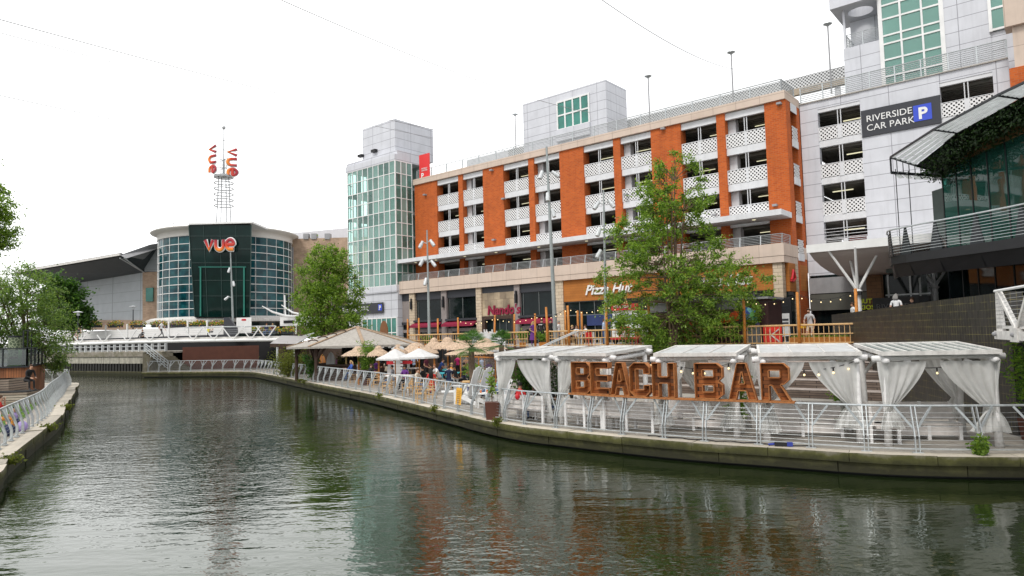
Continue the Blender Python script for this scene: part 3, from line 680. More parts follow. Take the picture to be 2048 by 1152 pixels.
for lp in (sq,ci):
    for i in range(len(lp)):
        a, b = lp[i], lp[(i+1)%len(lp)]; bm.faces.new([bm.verts.new(p) for p in ((*a,26.75),(*b,26.75),(*b,27.7),(*a,27.7))])
mb = MB(); bm.verts.index_update(); mb.add([v.co.copy() for v in bm.verts], [tuple(v.index for v in f.verts) for f in bm.faces]); bm.free()
mb.box(2.95,3.1,Y+.02,Y+.17,23.85,26.75); part('roof_canopy', mb, M['panelplain'], UT)
mb = MB()
mb.box(12.72,16,1.5,2.5,2.7,18.7); part('brick_pier', mb, M['brick'], UT)
mb = MB(); a, b = on_facade(2031,150,1.5); mb.box(a,a+.75,1.6,2.3,18.7,21.2); mb.box(12.65,17,1.3,2.6,21.2,23.2); part('stone_beam', mb, M['stoneband'], UT)
# rooftop stair box, ramp parapet
PB = thing('rooftop_stair_box', 'white rooftop box with green window standing on the car park roof', 'stair box', FC, FA)
mb = MB(); mb.box(-30.6,-19.94,9,13,20,28.68); mb.box(-26.05,-21.85,8.75,9,23.5,24.75); parts('clad_wall', mb, M['panel'], PB)
mb = MB(); mb.box(-25.9,-21.95,8.93,8.98,24.7,27.75); parts('green_window', mb, M['greenglass'], PB)
mb = MB()
for i in range(5): x = -25.9+3.95*i/4; mb.box(x-.08,x+.08,8.85,8.97,24.7,27.8)
for z in (24.75,26.25,27.7): mb.box(-25.9,-21.95,8.86,8.96,z-.08,z+.08)
part('mullion', mb, M['white'], PB)
RP = thing('roof_ramp', 'upper car ramp with pierced white parapet behind the brick roofline', 'car ramp', FC, FA)
mb = MB(); mb.box(-37,40,13.98,14.02,24.78,25.8); part('lattice_panel', mb, latticemat('pierced_ramp_parapet', (.66,.67,.67), .3, .3, .10), RP)
mb = MB(); mb.box(-21,12,13.9,14.3,24.2,24.78); parts('edge_beam', mb, mat('stained_concrete_beam', (.40,.33,.25), .85, streak=.4), RP)
mb = MB(); mb.box(-21,12,20,20.3,20,24.2); part('back_wall', mb, M['slab'], RP)
mb = MB()
for x in (-6,.1,6): mb.box(x-.2,x+.2,14.1,14.5,20,24.2)
parts('column', mb, M['bandwhite'], RP)
mb = MB(); mb.box(-37,-21,14.05,14.4,23.2,24.75); mb.box(-44,-36,14,20,20,25.8); parts('ramp_wall', mb, M['bandwhite'], RP)
# rooftop light poles
lp = thing('rooftop_lamp', 'rooftop lamp pole left of the white rooftop box', 'lamp post', (0,0,0))
mb = MB(); mb.tube([(0,0,0),(0,0,6)], [.075,.06], 8); part('pole', mb, M['grey'], lp)
mb = MB(); mb.lathe([(0,6.2),(.22,6.17),(.36,6.1),(.37,6.06),(.18,5.95),(.05,5.85)], 14); part('lamp_head', mb, M['steel'], lp)
for k, (x, yt, yb, d, lb) in enumerate([(1030,226,290,15,None),(1296,149,225,12,'rooftop lamp pole just right of the white rooftop box'),(1462,101,182,12,'rooftop lamp pole midway along the pierced parapet'),(1655,44,130,13,'rooftop lamp pole beside the white stair head')]):
    a, b = on_facade(x, yt, d); a2, b2 = on_facade(x, yb, d); o = lp if k == 0 else dup(lp, (0,0,0), label=lb)
    o.location = FW(a, d, b-6.25)
    o['group'] = 'rooftop lamp poles'

# cars parked on the decks, glimpsed over the pierced panels
def parked_car(paint):
    t = thing('parked_car', 'x', 'car', (0,0,0)); prof = [(-2.05,.35),(-2.1,.62),(-2.0,.86),(-1.25,.95),(-.55,1.42),(.75,1.46),(1.55,1.02),(2.05,.92),(2.1,.55),(2.0,.32)]
    mb = MB(); mb.prism(prof, -.84, .84); part('body', mb, paint, t); mb = MB(); mb.prism([(-1.12,.97),(-.52,1.36),(.72,1.40),(1.38,1.04)], -.855, .855); part('window', mb, M['shopglass'], t)
    for x in (-1.3,1.3):
        for y in (-.86,.68): mb = MB(); mb.lathe([(.1,0),(.3,0),(.32,.03),(.32,.15),(.3,.18),(.1,.18)], 14); mb.v = [V((p.x+x, y+p.z, p.y+.32)) for p in mb.v]; part('wheel', mb, M['black'], t)
    for y in (-.6,.6): mb = MB(); mb.box(-2.13,-2.02,y-.16,y+.16,.66,.8); part('headlight', mb, M['lightsteel'], t)
    return t
for k, (lx, d, z, c, lb) in enumerate(((-6.5,4.2,14.15,(.5,.52,.54),'silver car parked on the middle deck, last double bay of the brick car park'),(-12,4.4,11.45,(.05,.08,.2),'dark blue car parked on the lowest full deck behind the willow top'),(-24.5,4.0,16.85,(.6,.6,.6),'white car parked on the top brick deck beside the tall lamp mast'),(-33.5,4.2,14.15,(.25,.02,.02),'dark red car parked on the middle deck of the first bay'),(3.2,6.2,8.72,(.55,.03,.03),'red car on the lowest open deck of the white block'),(-3,4.2,16.85,(.04,.04,.045),'black car parked on the top brick deck near the corner pillar'),(2.4,6.2,14.15,(.4,.42,.44),'grey car on the middle deck of the white block'))):
    t = parked_car(mat('car_paint_'+'abcdefg'[k], c, .25, .1, var=.03, spec=.6)); t.location = FW(lx, d, z); t.rotation_euler = (0,0,FA+pi/2+.04*k); t['label'] = lb; t['group'] = 'cars parked on the car park decks'
# ================================================================== cinema across the plaza
M['teal'] = brickmat('teal_curtain_glass', (.003,.045,.058), (.014,.085,.090), (.01,.05,.06), 1.96, 1.19, .0, 0, rough=.06, var=.65, bmp=0, bias=-.25, spec=.25)
M['darkglass'] = mat('black_green_glass', (.003,.016,.014), .05, var=.5, scale=.25, spec=.2)
M['palebrick'] = brickmat('pale_pink_brick', (.46,.32,.22), (.36,.24,.16), (.36,.30,.25), .45, .15, .012, var=.22, bmp=.1)
M['hallpanel'] = brickmat('hall_metal_panel', (.42,.45,.47), (.40,.43,.45), (.24,.26,.27), 2.35, 1.55, .03, 0, rough=.5, var=.06, bmp=0)
CXY = V((-43.95, 105, 0)); DR = 9.5
zt = at_depth(330,489,104).z; zb = at_depth(330,639,104).z
CN = thing('cinema', 'round teal glass cinema drum with dark glass entrance wedge and white roof rim', 'cinema', (CXY.x, CXY.y, 4))
mb = MB(); mb.lathe([(DR,zb),(DR,zt)], 64, CXY); part('glass_drum', mb, M['teal'], CN, world=True)
mb = MB(); nseg = 33
for i in range(nseg):
    a = 2*pi*i/nseg; mb.tube([(CXY.x+(DR+.03)*cos(a), CXY.y+(DR+.03)*sin(a), zb),(CXY.x+(DR+.03)*cos(a), CXY.y+(DR+.03)*sin(a), zt)], .042, 4, False)
for j in range(11):
    z = zb+(zt-zb)*j/10; mb.lathe([(DR+.02,z-.042),(DR+.07,z-.042),(DR+.07,z+.042),(DR+.02,z+.042)], 66, CXY)
part('mullion', mb, M['white'], CN, world=True)
mb = MB(); mb.lathe([(DR+.15,zt),(DR+.15,zt+.75),(DR+.3,zt+.8),(DR+1.05,zt+1.1),(DR+1.12,zt+1.22),(DR+.9,zt+1.34),(0,zt+1.7)], 72, CXY)
part('roof_rim', mb, mat('pale_rim', (.62,.60,.56), .6, var=.05), CN, True, True)
mb = MB(); mb.lathe([(DR-.1,3.9),(DR-.1,zb)], 64, CXY); part('ground_glazing', mb, M['darkglass'], CN, world=True)
mb = MB(); mb.lathe([(DR,zb-.02),(DR+.9,zb-.02),(DR+1.6,zb-.35),(DR+1.6,zb-.75),(DR+.4,zb-.85),(DR-.05,zb-.85)], 64, CXY); part('entrance_canopy', mb, M['white_dirty'], CN, world=True)
def DP(x, y, Y): return at_depth(x, y, Y)
wt = [DP(378,450,92.2), DP(503,450,92.2), DP(500,634,93.6), DP(390,634,93.6)]
mb = MB(); bk = [p+(p-V((0,0,3.7)))*.05 for p in wt]; mb.add(wt+bk, [(0,3,2,1),(0,1,5,4),(1,2,6,5),(3,0,4,7),(4,5,6,7)]); part('entrance_wedge', mb, M['darkglass'], CN, world=True)
mb = MB()
for t in (0,.235,.5,.755,1):
    a = wt[0].lerp(wt[1],t)+V((0,-.05,0)); b = wt[3].lerp(wt[2],t)+V((0,-.05,0)); mb.bar(a,b,.06 if 0<t<1 else .1)
for t in (.12,.26,.41,.6,.77): mb.bar(wt[0].lerp(wt[3],t)+V((0,-.05,0)), wt[1].lerp(wt[2],t)+V((0,-.05,0)), .05)
part('wedge_frame', mb, mat('dark_green_frame', (.03,.06,.055), .4), CN, world=True)
mb = MB()
for x in (401,488): mb.bar(DP(x,535,92.7),DP(x,632,93.4),.2,.05)
mb.bar(DP(397,534,92.7),DP(492,534,92.7),.05,.1); parts('portal_frame', mb, mat('green_portal', (.02,.17,.13), .4), CN, world=True)
mb = MB(); a = DP(377,447,92.0); b = DP(504,447,92.0); mb.box(a.x,b.x,92.0,98,a.z-.15,a.z+.12); part('wedge_cap', mb, M['white'], CN, world=True)
def vuemat():
    m, nt, N, L, B = _mat('red_orange_sign_face'); s = N.new('ShaderNodeSeparateXYZ'); L.new(coords(N, L, 'Object'), s.inputs[0])
    c = ramp(N, L, math_(N, L, 'ADD', s.outputs[2], math_(N, L, 'MULTIPLY', s.outputs[0], .05)), [(.08,(.80,.26,.02)),(.4,(.62,.05,.015)),(.9,(.32,.012,.03))])
    L.new(c, B.inputs['Base Color']); B.inputs['Roughness'].default_value = .4; return m
M['vue'] = vuemat()
def arc(cx, cz, rx, rz, a0, a1, n=10): return [(cx+rx*cos(R(a0+(a1-a0)*i/n)), cz+rz*sin(R(a0+(a1-a0)*i/n))) for i in range(n+1)]
STROKES = {'v': [[(.12,.95),(.5,.12),(.88,.95)]], 'u': [[(.12,.95)]+arc(.5,.45,.38,.36,180,360)+[(.88,.95)]],
           'e': [[(.14,.53),(.86,.53)]+arc(.5,.53,.38,.40,0,270,16)+[(.85,.13)]]}
def vue_letters(t, height, dx=1.12, vertical=False):
    for k, ch in enumerate('vue'):
        f, o = MB(), MB()
        for st in STROKES[ch]:
            f.tube([(x, -.05, z) for x, z in st], .145, 8, sq=(1,.5,1)); o.tube([(x, .05, z) for x, z in st], .225, 8, sq=(1,.4,1))
        for nm, m_, mt in (('letter', f, M['vue']), ('letter_outline', o, M['white'])):
            ob = part(nm, m_, mt, t); ob.location = (k*dx*height, 0, 0); ob.scale = (height*.84,height,height)
t = thing('cinema_sign', 'red and orange three-letter sign outlined in white on the dark glass wedge', 'sign', (DP(409,503,92.05).x, 91.95, DP(409,503,92.05).z)); vue_letters(t, 1.62, .88)
M['mast'] = mat('grey_mast_steel', (.40,.41,.42), .5, .2)
# mast
MS = thing('sign_mast', 'white ringed lattice mast on the cinema roof', 'mast', (-41.1, 97, 20))
mb = MB(); zb_, zp = 20.2, 27.2
for i in range(4):
    a = pi/4+i*pi/2; mb.tube([(-41.1+1.05*cos(a),97+1.05*sin(a),zb_),(-41.1+.85*cos(a),97+.85*sin(a),24),(-41.1+.72*cos(a),97+.72*sin(a),zp)], .085, 5)
parts('leg', mb, M['mast'], MS, world=True)
mb = MB()
for k in range(6):
    z = 22.9+k*.83; pts = [(-41.1+1.3*cos(a*pi/10), 97+1.3*sin(a*pi/10), z) for a in range(21)]; mb.tube(pts, .085, 5, False)
part('ring', mb, M['mast'], MS, world=True)
mb = MB(); mb.lathe([(0,27.15),(1.3,27.15),(1.3,27.35),(0,27.35)], 20, (-41.1,97,0)); mb.tube([(-41.1,97,27),(-41.1,97,34.2)], [.12,.07], 6); mb.ball((-41.1,97,34.35), .28, 10)
for i in range(4):
    for z in (28.4,29.6): a = pi/4+i*pi/2; mb.tube([(-41.1,97,z),(-41.1+1.25*cos(a),97+1.25*sin(a),z)], .055, 5)
for i in range(4): a = pi/4+i*pi/2; mb.tube([(-41.1+.4*cos(a),97+.4*sin(a),27.3),(-41.1+.4*cos(a),97+.4*sin(a),29.7)], .04, 5)
part('pole', mb, M['mast'], MS, world=True)
for x, rz, lb, X in ((416,-.4,'red and orange letters turned sideways, left side of the white mast','l'),(452,.35,'red and orange letters turned sideways, right side of the white mast','r')):
    top = DP(x+12, 291 if X == 'l' else 295, 96.2)
    t = thing('cinema_sign', lb, 'sign', (top.x-.75, 96.2, top.z)); t.rotation_euler = (0, pi/2, 0)
    ROOTM[t.name] = Matrix.Identity(4); vue_letters(t, 1.45, 1.0); t.rotation_mode = 'XYZ'
    t.matrix_world = Matrix.Translation((top.x-.75, 96.2, top.z)) @ Matrix.Rotation(rz, 4, 'Z') @ Matrix.Rotation(pi/2, 4, 'Y')
# hall left of the drum
HL = thing('cinema_hall', 'grey metal clad hall with dark overhanging roof left of the cinema drum', 'hall', (-66, 112, 4))
A, B_, = DP(286,545,106), DP(100,575,124); A0 = DP(286,641,106); B0 = DP(100,640,124)
mb = MB(); mb.add([A,B_,B0,A0], [(0,3,2,1)]); part('clad_wall', mb, M['hallpanel'], HL, world=True)
mb = MB(); e1 = DP(40,547,108); e2 = DP(241,513,98); w1 = B_+V((0,0,0)); w2 = A
up = V((0,0,.55)); mb.add([e1,e2,w2,w1,e1+up,e2+up,w2+up*3,w1+up*3], [(0,3,2,1),(4,5,6,7),(3,0,4,7)]); part('roof', mb, mat('dark_roof_soffit', (.035,.042,.045), .6), HL, world=True)
mb = MB(); mb.bar(e1+V((0,-.1,.3)), e2+V((0,-.1,.3)), .2, .32); part('roof_edge', mb, M['white_dirty'], HL, world=True)
g = [DP(240,510,98), DP(300,489,103), DP(330,484,106), DP(330,493,106), DP(252,517,98)]; mb = MB(); mb.add(g+[p+V((0,6,0)) for p in g], [(4,3,2,1,0),(0,1,6,5),(1,2,7,6)]); part('roof_side', mb, M['grey'], HL, world=True)
g = [DP(241,514,100), DP(318,494,105.5), DP(318,545,105.8), DP(286,546,105.9)]; mb = MB(); mb.add(g, [(3,2,1,0)]); part('upper_wall', mb, mat('slate_panel', (.05,.06,.065), .6), HL, world=True)
g = [DP(290,505,105.6), DP(318,496,105.3), DP(318,543,105.3), DP(289,543,105.6)]; mb = MB(); mb.add(g, [(3,2,1,0)]); part('upper_panel', mb, M['hallpanel'], HL, world=True)
mb = MB(); mb.tube([DP(240,516,98.5),DP(284,542,105.6)], .12, 6); mb.tube([DP(248,516,98.5),DP(288,545,105.6)], .1, 6); mb.tube([DP(142,533,104),DP(182,555,114)], .1, 6); parts('roof_strut', mb, M['lightsteel'], HL, world=True)
g = [DP(130,575,120), DP(166,573,116.5), DP(166,598,116.5), DP(130,600,120)]; mb = MB(); mb.add([p+V((.0,-.25,0)) for p in g], [(3,2,1,0)]); part('dark_louvre', mb, mat('slate_blue_louvre', (.10,.10,.14), .6), HL, world=True)
g = [DP(285,545,105.2), DP(322,543,105.2), DP(322,645,105.2), DP(285,645,105.2)]; mb = MB(); mb.add(g, [(3,2,1,0)]); 
g2 = [DP(100,640,123.9), DP(286,640,105.3), DP(286,660,105.3), DP(100,660,123.9)]; mb.add(g2, [(3,2,1,0)]); part('brick_wall', mb, M['palebrick'], HL, world=True)
mb = MB(); a, b = DP(293,576,105.1), DP(307,603,105.1); mb.box(a.x,b.x,104.9,105.15,b.z,a.z); part('window', mb, M['greenglass'], HL, world=True)
HR = thing('cinema_wing', 'pale brick wing with grey metal roof right of the cinema drum', 'wing', (-33, 106, 4))
a, b = DP(570,478,108), DP(735,482,108); mb = MB(); mb.box(a.x,b.x,108,112,3.9,a.z); part('brick_wall', mb, M['palebrick'], HR, world=True)
a, b = DP(560,468,113), DP(735,452,113); mb = MB(); mb.add([(a.x,113,a.z),(b.x,113,b.z),(b.x,113,14),(a.x,113,14)], [(3,2,1,0)]); part('metal_roof', mb, M['panelplain'], HR, world=True)
mb = MB()
for x in (612,628,655): p = DP(x,476,108); mb.box(p.x-.4,p.x+.4,107.8,109,p.z-.2,p.z+.7)
p = DP(664,495,108); mb.tube([(p.x,107.85,4),(p.x,107.85,p.z)], .12, 6); p = DP(586,495,108); mb.tube([(p.x,107.85,4),(p.x,107.85,p.z)], .12, 6); parts('roof_plant', mb, M['grey'], HR, world=True)
K = thing('entrance_canopy', 'white angular entrance canopy with upswept fins right of the cinema drum', 'canopy', (-34, 93, 4))
mb = MB(); a, b = DP(560,634,92), DP(640,650,92); mb.box(a.x,b.x,92,97,b.z,a.z); part('white_box', mb, M['white'], K, world=True)
mb = MB(); a, b = DP(567,641,91.9), DP(587,646,91.9); mb.box(a.x,b.x,91.9,92,b.z,a.z); part('dark_slot', mb, M['black'], K, world=True)
mb = MB(); mb.tube([DP(524,612,90),DP(545,624,90.5),DP(570,632,91.2),DP(600,634,92)], [.06,.13,.18,.2], 6); mb.tube([DP(563,610,91),DP(585,625,91),DP(612,632,91.5)], [.06,.13,.18], 6); mb.tube([DP(569,590,91.5),DP(571,634,91.5)], .1, 6)
for x in (572,592,615): mb.tube([DP(x,648,92.3),DP(x,668,92.3)], .1, 6)
parts('fin', mb, M['white'], K, world=True)
# roof lamp, small street lamps
t = thing('lamp_post', 'slim lamp mast with splayed heads on the cinema roof', 'lamp post', DP(347,472,104)); p = V((0,0,0))
mb = MB(); mb.tube([(0,0,-.6),(0,0,2.0)], .06, 6); part('pole', mb, M['lightsteel'], t)
mb = MB(); [mb.bar((0,0,1.9),(s*.55,.1,2.15),.2,.08) for s in (-1,1)]; part('lamp_head', mb, M['lightsteel'], t)
for x, yt, yb, Y, lb in ((265,611,650,90,'old style street lamp in front of the grey hall'),(155,622,655,78,'old style street lamp half hidden by the dark tree')):
    a, b = DP(x,yt,Y), DP(x+1,yb,Y); t = thing('lamp_post', lb, 'lamp post', (b.x, Y, 4)); h = a.z-4
    mb = MB(); mb.tube([(0,0,0),(0,0,h-.5)], [.09,.05], 6); part('pole', mb, M['dark'], t)
    mb = MB(); mb.lathe([(0,h),(.5,h-.12),(.5,h-.18),(.12,h-.22),(.16,h-.5),(0,h-.6)], 10); part('lamp_head', mb, M['lightsteel'], t)
# ------------------------------------------------------------------ far quay, stairs, bridge
q = thing('quay_wall', 'dark sheet-piled quay wall with stained concrete cap under the footbridge', 'quay wall', (-48, 80, 0))
w0, w1 = V((-38.9,76,0)), V((-78,98.7,0)); wd = (w1-w0).normalized(); wn = V((-wd.y, wd.x, 0)); wn = wn if wn.y < 0 else -wn
WM = Matrix(((wd.x, -wn.x, 0, w0.x),(wd.y, -wn.y, 0, w0.y),(0,0,1,0),(0,0,0,1)))
mb = MB(WM); mb.box(0,45,0,.8,1.25,2.05); part('concrete_cap', mb, mat('lime_stained_concrete', (.42,.40,.33), .9, streak=.95, var=.25, scale=3), q, world=True)
mb = MB(WM); mb.box(0,45,-.12,1.2,2.05,2.6); part('coping', mb, M['stone'], q, world=True)
mb = MB(WM)
for k in range(75): mb.box(k*.6,k*.6+.34,.05,.3,-.2,1.25); mb.box(k*.6+.34,k*.6+.6,.28,.5,-.2,1.25)
part('sheet_pile', mb, mat('rusty_sheet_pile', (.030,.030,.026), .8, var=.5, scale=5), q, world=True)
mb = MB(WM); mb.box(0,45,-.1,.3,-.2,.32); part('lower_ledge', mb, M['stone2'], q, world=True)
mb = MB(WM); mb.box(0,45,.8,5,2.4,2.58); struct('far_walkway', mb, M['paving'])
rl = thing('quay_railing', 'white post railing along the far quay below the footbridge', 'railing', w0)
mb = MB(WM); 
for k in range(30): mb.box(k*1.25,k*1.25+.16,.25,.5,2.6,3.55)
part('post', mb, M['lightsteel'], rl, world=True, stuff=True)
mb = MB(WM)
for z in (2.75,3.2,3.58): mb.tube([(0,.35,z),(37,.35,z)], .045, 5)
part('rail', mb, M['lightsteel'], rl, world=True)
s = thing('quay_steps', 'stone steps with steel handrail leading down to the riverside deck', 'steps', (-38.5,74,.5))
mb = MB(); a = V((-41.5,76.6,2.55)); b = V((-36.6,72.2,.6)); n = 11; dv = (b-a); hd = V((dv.x,dv.y,0)).normalized(); sd_ = V((-hd.y,hd.x,0))
sd_ = sd_ if sd_.y > 0 else -sd_
for i in range(n):
    p = a+dv*(i/n); p2 = a+dv*((i+1)/n); vs = []
    for q_, o in ((p,0),(p2,0),(p2,2.6),(p,2.6)): vs.append(V((q_.x,q_.y,0))+sd_*o)
    mb.add([(v.x,v.y,.0) for v in vs]+[(v.x,v.y,p.z) for v in vs], [(4,5,6,7),(0,1,5,4),(1,2,6,5),(3,0,4,7),(2,3,7,6)])
part('flight', mb, M['stone2'], s, world=True)
mb = MB()
for o in (.15,):
    for i in range(8):
        p = a+dv*(i/7)+sd_*o; mb.bar(p,p+V((0,0,1.05)),.07)
    for h in (.25,.5,.78,1.05): mb.tube([a+sd_*o+V((0,0,h)), b+sd_*o+V((0,0,h))], .035 if h < 1 else .05, 5)
part('handrail', mb, M['steel'], s, world=True)
mb = MB(); mb.box(-36.5,-20.5,75.5,75.9,.5,3.0); mb.box(-24,-21,70,75.5,.5,3.0); g_ = solo('undercroft_wall', mb, M['redbrown'], 'red brown panelled wall under the right end of the footbridge', 'wall')
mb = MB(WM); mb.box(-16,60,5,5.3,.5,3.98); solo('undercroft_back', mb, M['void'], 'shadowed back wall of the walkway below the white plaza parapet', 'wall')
FB = thing('footbridge', 'white steel footbridge with open triangular railings crossing the far water', 'footbridge', (-38, 70.5, 3.4))
def bz(x): return 3.62+.25*(1-((x+37)/15)**2)*.6
mb = MB(); xs_ = [-52+i*1.5 for i in range(20)]
for xa, xb in zip(xs_, xs_[1:]):
    za, zb2 = bz(xa), bz(xb)
    mb.add([(xa,70,za),(xb,70,zb2),(xb,73.4,zb2),(xa,73.4,za),(xa,70,za+.28),(xb,70,zb2+.28),(xb,73.4,zb2+.28),(xa,73.4,za+.28)], [(0,3,2,1),(4,5,6,7),(0,1,5,4),(2,3,7,6)])
part('deck', mb, M['white_dirty'], FB, world=True)
mb = MB(); mb.tube([(x,69.9,bz(x)-.08) for x in xs_], .16, 8); mb.tube([(x,73.5,bz(x)-.08) for x in xs_], .16, 8); part('bottom_chord', mb, M['white'], FB, world=True)
mb = MB()
for k, x in enumerate([-49.2,-46.7,-44.3,-41.9,-39.4,-37.1,-34.9,-32.7,-30.6,-28.7,-26.8,-25.2]):
    z = bz(x); long = k in (0,1,4,7,8,9,10,11)
    for y in (69.85,):
        for s_ in (-1,1):
            w_ = .95 if (k % 3 or s_ < 0) else 1.25
            mb.bar((x,y,z-.05),(x+s_*w_*(1.05 if long else .62),y-.05,z+(1.3 if long else .78)),.11,.09)
parts('truss_strut', mb, M['white'], FB, world=True)
mb = MB()
for h in (.35,.55,.75,1.0): mb.tube([(-50,69.95,bz(-50)+h+.25),(-37,69.95,bz(-37)+h+.25),(-24.3,69.95,bz(-24.3)+h+.25)], .015, 4)
mb.tube([(-33.5,69.9,bz(-33)+1.32),(-24.3,69.9,bz(-24.3)+1.32)], .05, 5); mb.tube([(-24.1,69.9,.6),(-24.1,69.9,3.5)], .13, 8); part('wire_rail', mb, M['lightsteel'], FB, world=True)
PP = thing('plaza_parapet', 'long white boarded parapet behind the footbridge', 'parapet', (-45,84,4))
WI = WM.inverted()
def WP(x, y, yl):                        # pixel ray onto the upright plane yl metres behind the far quay face
    r_ = ray(x, y); o_ = WI @ V((0,0,EYE)); d_ = WI.to_3x3() @ r_; k_ = (yl-o_.y)/d_.y; return o_+d_*k_
a, b = WP(125,657,5.1), WP(447,675,5.1); zt_, zb_ = WP(290,658,5.1).z, WP(290,674,5.1).z; mb = MB(WM); mb.box(b.x,a.x,5.05,5.2,zb_,zt_); part('white_board', mb, brickmat('white_boarding', (.74,.73,.72), (.71,.70,.69), (.5,.5,.49), 2.4, .16, .008, 0, var=.05, bmp=0), PP, world=True)
mb = MB(WM); mb.box(b.x,a.x,5.1,5.4,3.9,zb_-.01); part('plinth', mb, M['signblack'], PP, world=True)
mb = MB(WM)
for x in (165,212,255,338,376,415): p = WP(x,655,5.0); mb.box(p.x-.1,p.x+.1,4.9,5.03,4.3,zt_+.75)
part('post', mb, M['white'], PP, world=True)
mb = MB(); a, b = DP(449,640,76), DP(476,690,76); mb.prism([(a.x,4),(a.x,6.2),(a.x+.55,6.2),(b.x-.1,5.0),(b.x,4)], 75.8, 76.2); solo('slate_totem', mb, M['signblack'], 'dark slate wedge shaped panel beside the right end of the white parapet', 'panel')
t = thing('notice_board', 'white notice board with red header near the footbridge right end', 'sign', DP(488,672,78)); 
mb = MB(); mb.box(-.85,.85,-.05,.05,.35,2.1); part('board', mb, M['white'], t)
mb = MB(); mb.box(-.25,.25,-.08,-.05,1.75,1.95); part('header', mb, M['red'], t)
mb = MB(); [mb.box(x-.04,x+.04,-.04,.04,-1,.35) for x in (-.6,.6)]; part('leg', mb, M['dark'], t)
M['flowers'] = islandmat('mixed_bedding_flowers', [(.0,(.75,.42,.02)),(.35,(.70,.30,.02)),(.5,(.16,.03,.09)),(.7,(.22,.08,.25)),(.85,(.65,.60,.55)),(1,(.75,.55,.05))])
def flowerbox(label, p, w=1.9, h=.95, d=.6):
    t = thing('flower_box', label, 'flower box', p, 0, 'flower boxes along the plaza parapet')
    mb = MB(); mb.box(-w*.42,w*.42,-d/2,d/2,0,.32); part('trough', mb, M['dark'], t)
    lf, fl = MB(), MB()
    for i in range(420):
        u = random.uniform(-1,1); a = random.uniform(0,2*pi); r = random.random()**.5
        q = V((u*w/2, cos(a)*r*d*.7, .32+h*.45*abs(sin(a))*r*(1-.4*u*u)+(-.25 if random.random() < .2 else 0)))
        dr = V((random.gauss(0,1),random.gauss(0,1),random.gauss(.3,1))).normalized()
        (lf if random.random() < .55 else fl).leaf(q, random.uniform(.14,.24), random.uniform(.04,.07), dr, V((dr.y,-dr.x,.3)))
    part('foliage', lf, M['leaf2'], t, stuff=True); part('blossom', fl, M['flowers'], t, stuff=True)
for k, (x, y, Y, ref) in enumerate([(147,655,77,'beside the dark tree'),(189,655,77,'behind the sitting man'),(231,655,77,'left of the street lamp'),(276,655,77,'below the street lamp'),(318,655,77,'above the walking man in white'),(359,654,77,'right of the walking man'),(397,655,77,'third from the dark slate panel'),(436,655,77,'next to the dark slate panel'),(513,667,80,'just right of the white notice board'),(545,667,80,'below the white entrance canopy fins'),(576,668,80,'nearest the birch tree')]):
    flowerbox('trough of yellow and purple flowers on the parapet, '+ref, (WM @ WP(x,y,5.6)) if k < 8 else DP(x,y,Y), 1.95 if k < 8 else 1.6, 1.25)
# ================================================================== canopy, restaurant, tiled wall, bridge railing on the right
KN = thing('wing_canopy', 'white wing shaped canopy on branching white columns beside the corner of the car park', 'canopy', FC, FA)
mb = MB(); xa, xb = 2.75, 9.5; prof = [(-5.5,8.45),(-5.55,8.1),(-4.6,7.72),(-3.2,7.38),(-1.5,7.12),(.4,6.98),(2.6,6.92),(2.6,7.3),(0,7.6),(-3,8.2)]
mb.prism(prof, xa, xb, 'x'); part('soffit', mb, mat('pinkish_soffit', (.46,.40,.38), .6, var=.05), KN, True)
mb = MB(); mb.box(xa-.06,xb,-5.7,-5.52,8.02,8.5); mb.prism([(-5.5,8.46),(-3,8.25),(2.6,7.35),(2.6,7.42),(-3,8.33),(-5.5,8.52)], xa-.05, xb, 'x'); part('roof_edge', mb, M['white'], KN)
def vcol(x, d, zj, name):
    mb = MB(); mb.tube([(x,d,2.7),(x,d,zj)], .17, 10); mb.lathe([(.17,zj-.1),(.26,zj),(.17,zj+.1)], 10, (x,d,0)); part('column', mb, M['white'], KN)
    for dx, dd in ((-1.5,-.6),(-.7,1.3),(.25,-1.0),(1.3,.8)):
        mb = MB(); zt = 7.75 if d+dd < -4 else 7.3; mb.tube([(x,d,zj),(x+dx*.9,d+dd,zt+.35)], [.09,.065], 7); part('strut', mb, M['white'], KN)
vcol(5.2,-4.9,5.6,'a'); vcol(9.0,-4.5,5.6,'b')
mb = MB(); mb.box(4.95,5.45,-5.2,-5.0,5.35,5.55); part('flood_lamp', mb, M['black'], KN)
# recessed entrance under the canopy
EN = thing('arcade_entrance', 'dark glazed entrance with brick pillars under the wing canopy', 'entrance', FC, FA)
mb = MB(); mb.box(.3,13,2.9,3.0,2.7,7.2); part('glass_wall', mb, M['shopglass'], EN)
mb = MB(); mb.box(4.1,5.0,2.2,2.88,2.7,7.2); part('brick_pillar', mb, brickmat('tan_brick', (.22,.12,.06), (.17,.09,.045), (.10,.06,.04), .6, .25, .012), EN)
mb = MB(); mb.box(.32,4.05,2.5,2.88,5.9,7.0); part('grey_fascia', mb, M['grey'], EN)
mb = MB(); mb.box(.32,4.05,2.55,2.88,4.7,5.85); part('translucent_panel', mb, mat('grey_green_panel', (.10,.10,.085), .5), EN)
mb = MB()
for x in (5.3,6.6,7.9,9.2,10.6): mb.box(x-.05,x+.05,2.8,2.88,2.7,7.2)
mb.box(5.1,13,2.8,2.87,5.5,5.6); part('window_bar', mb, M['lightsteel'], EN)
mb = MB(); mb.box(5.2,7.0,1.9,2.05,2.7,4.1); parts('kiosk_panel', mb, M['black'], EN)
a, b = on_facade(1718,607,1.8)
t = thing('kiosk_sign', 'small yellow green lettering on a black kiosk panel beside the column', 'sign', FMAT @ V((a,1.85,b)), FA)
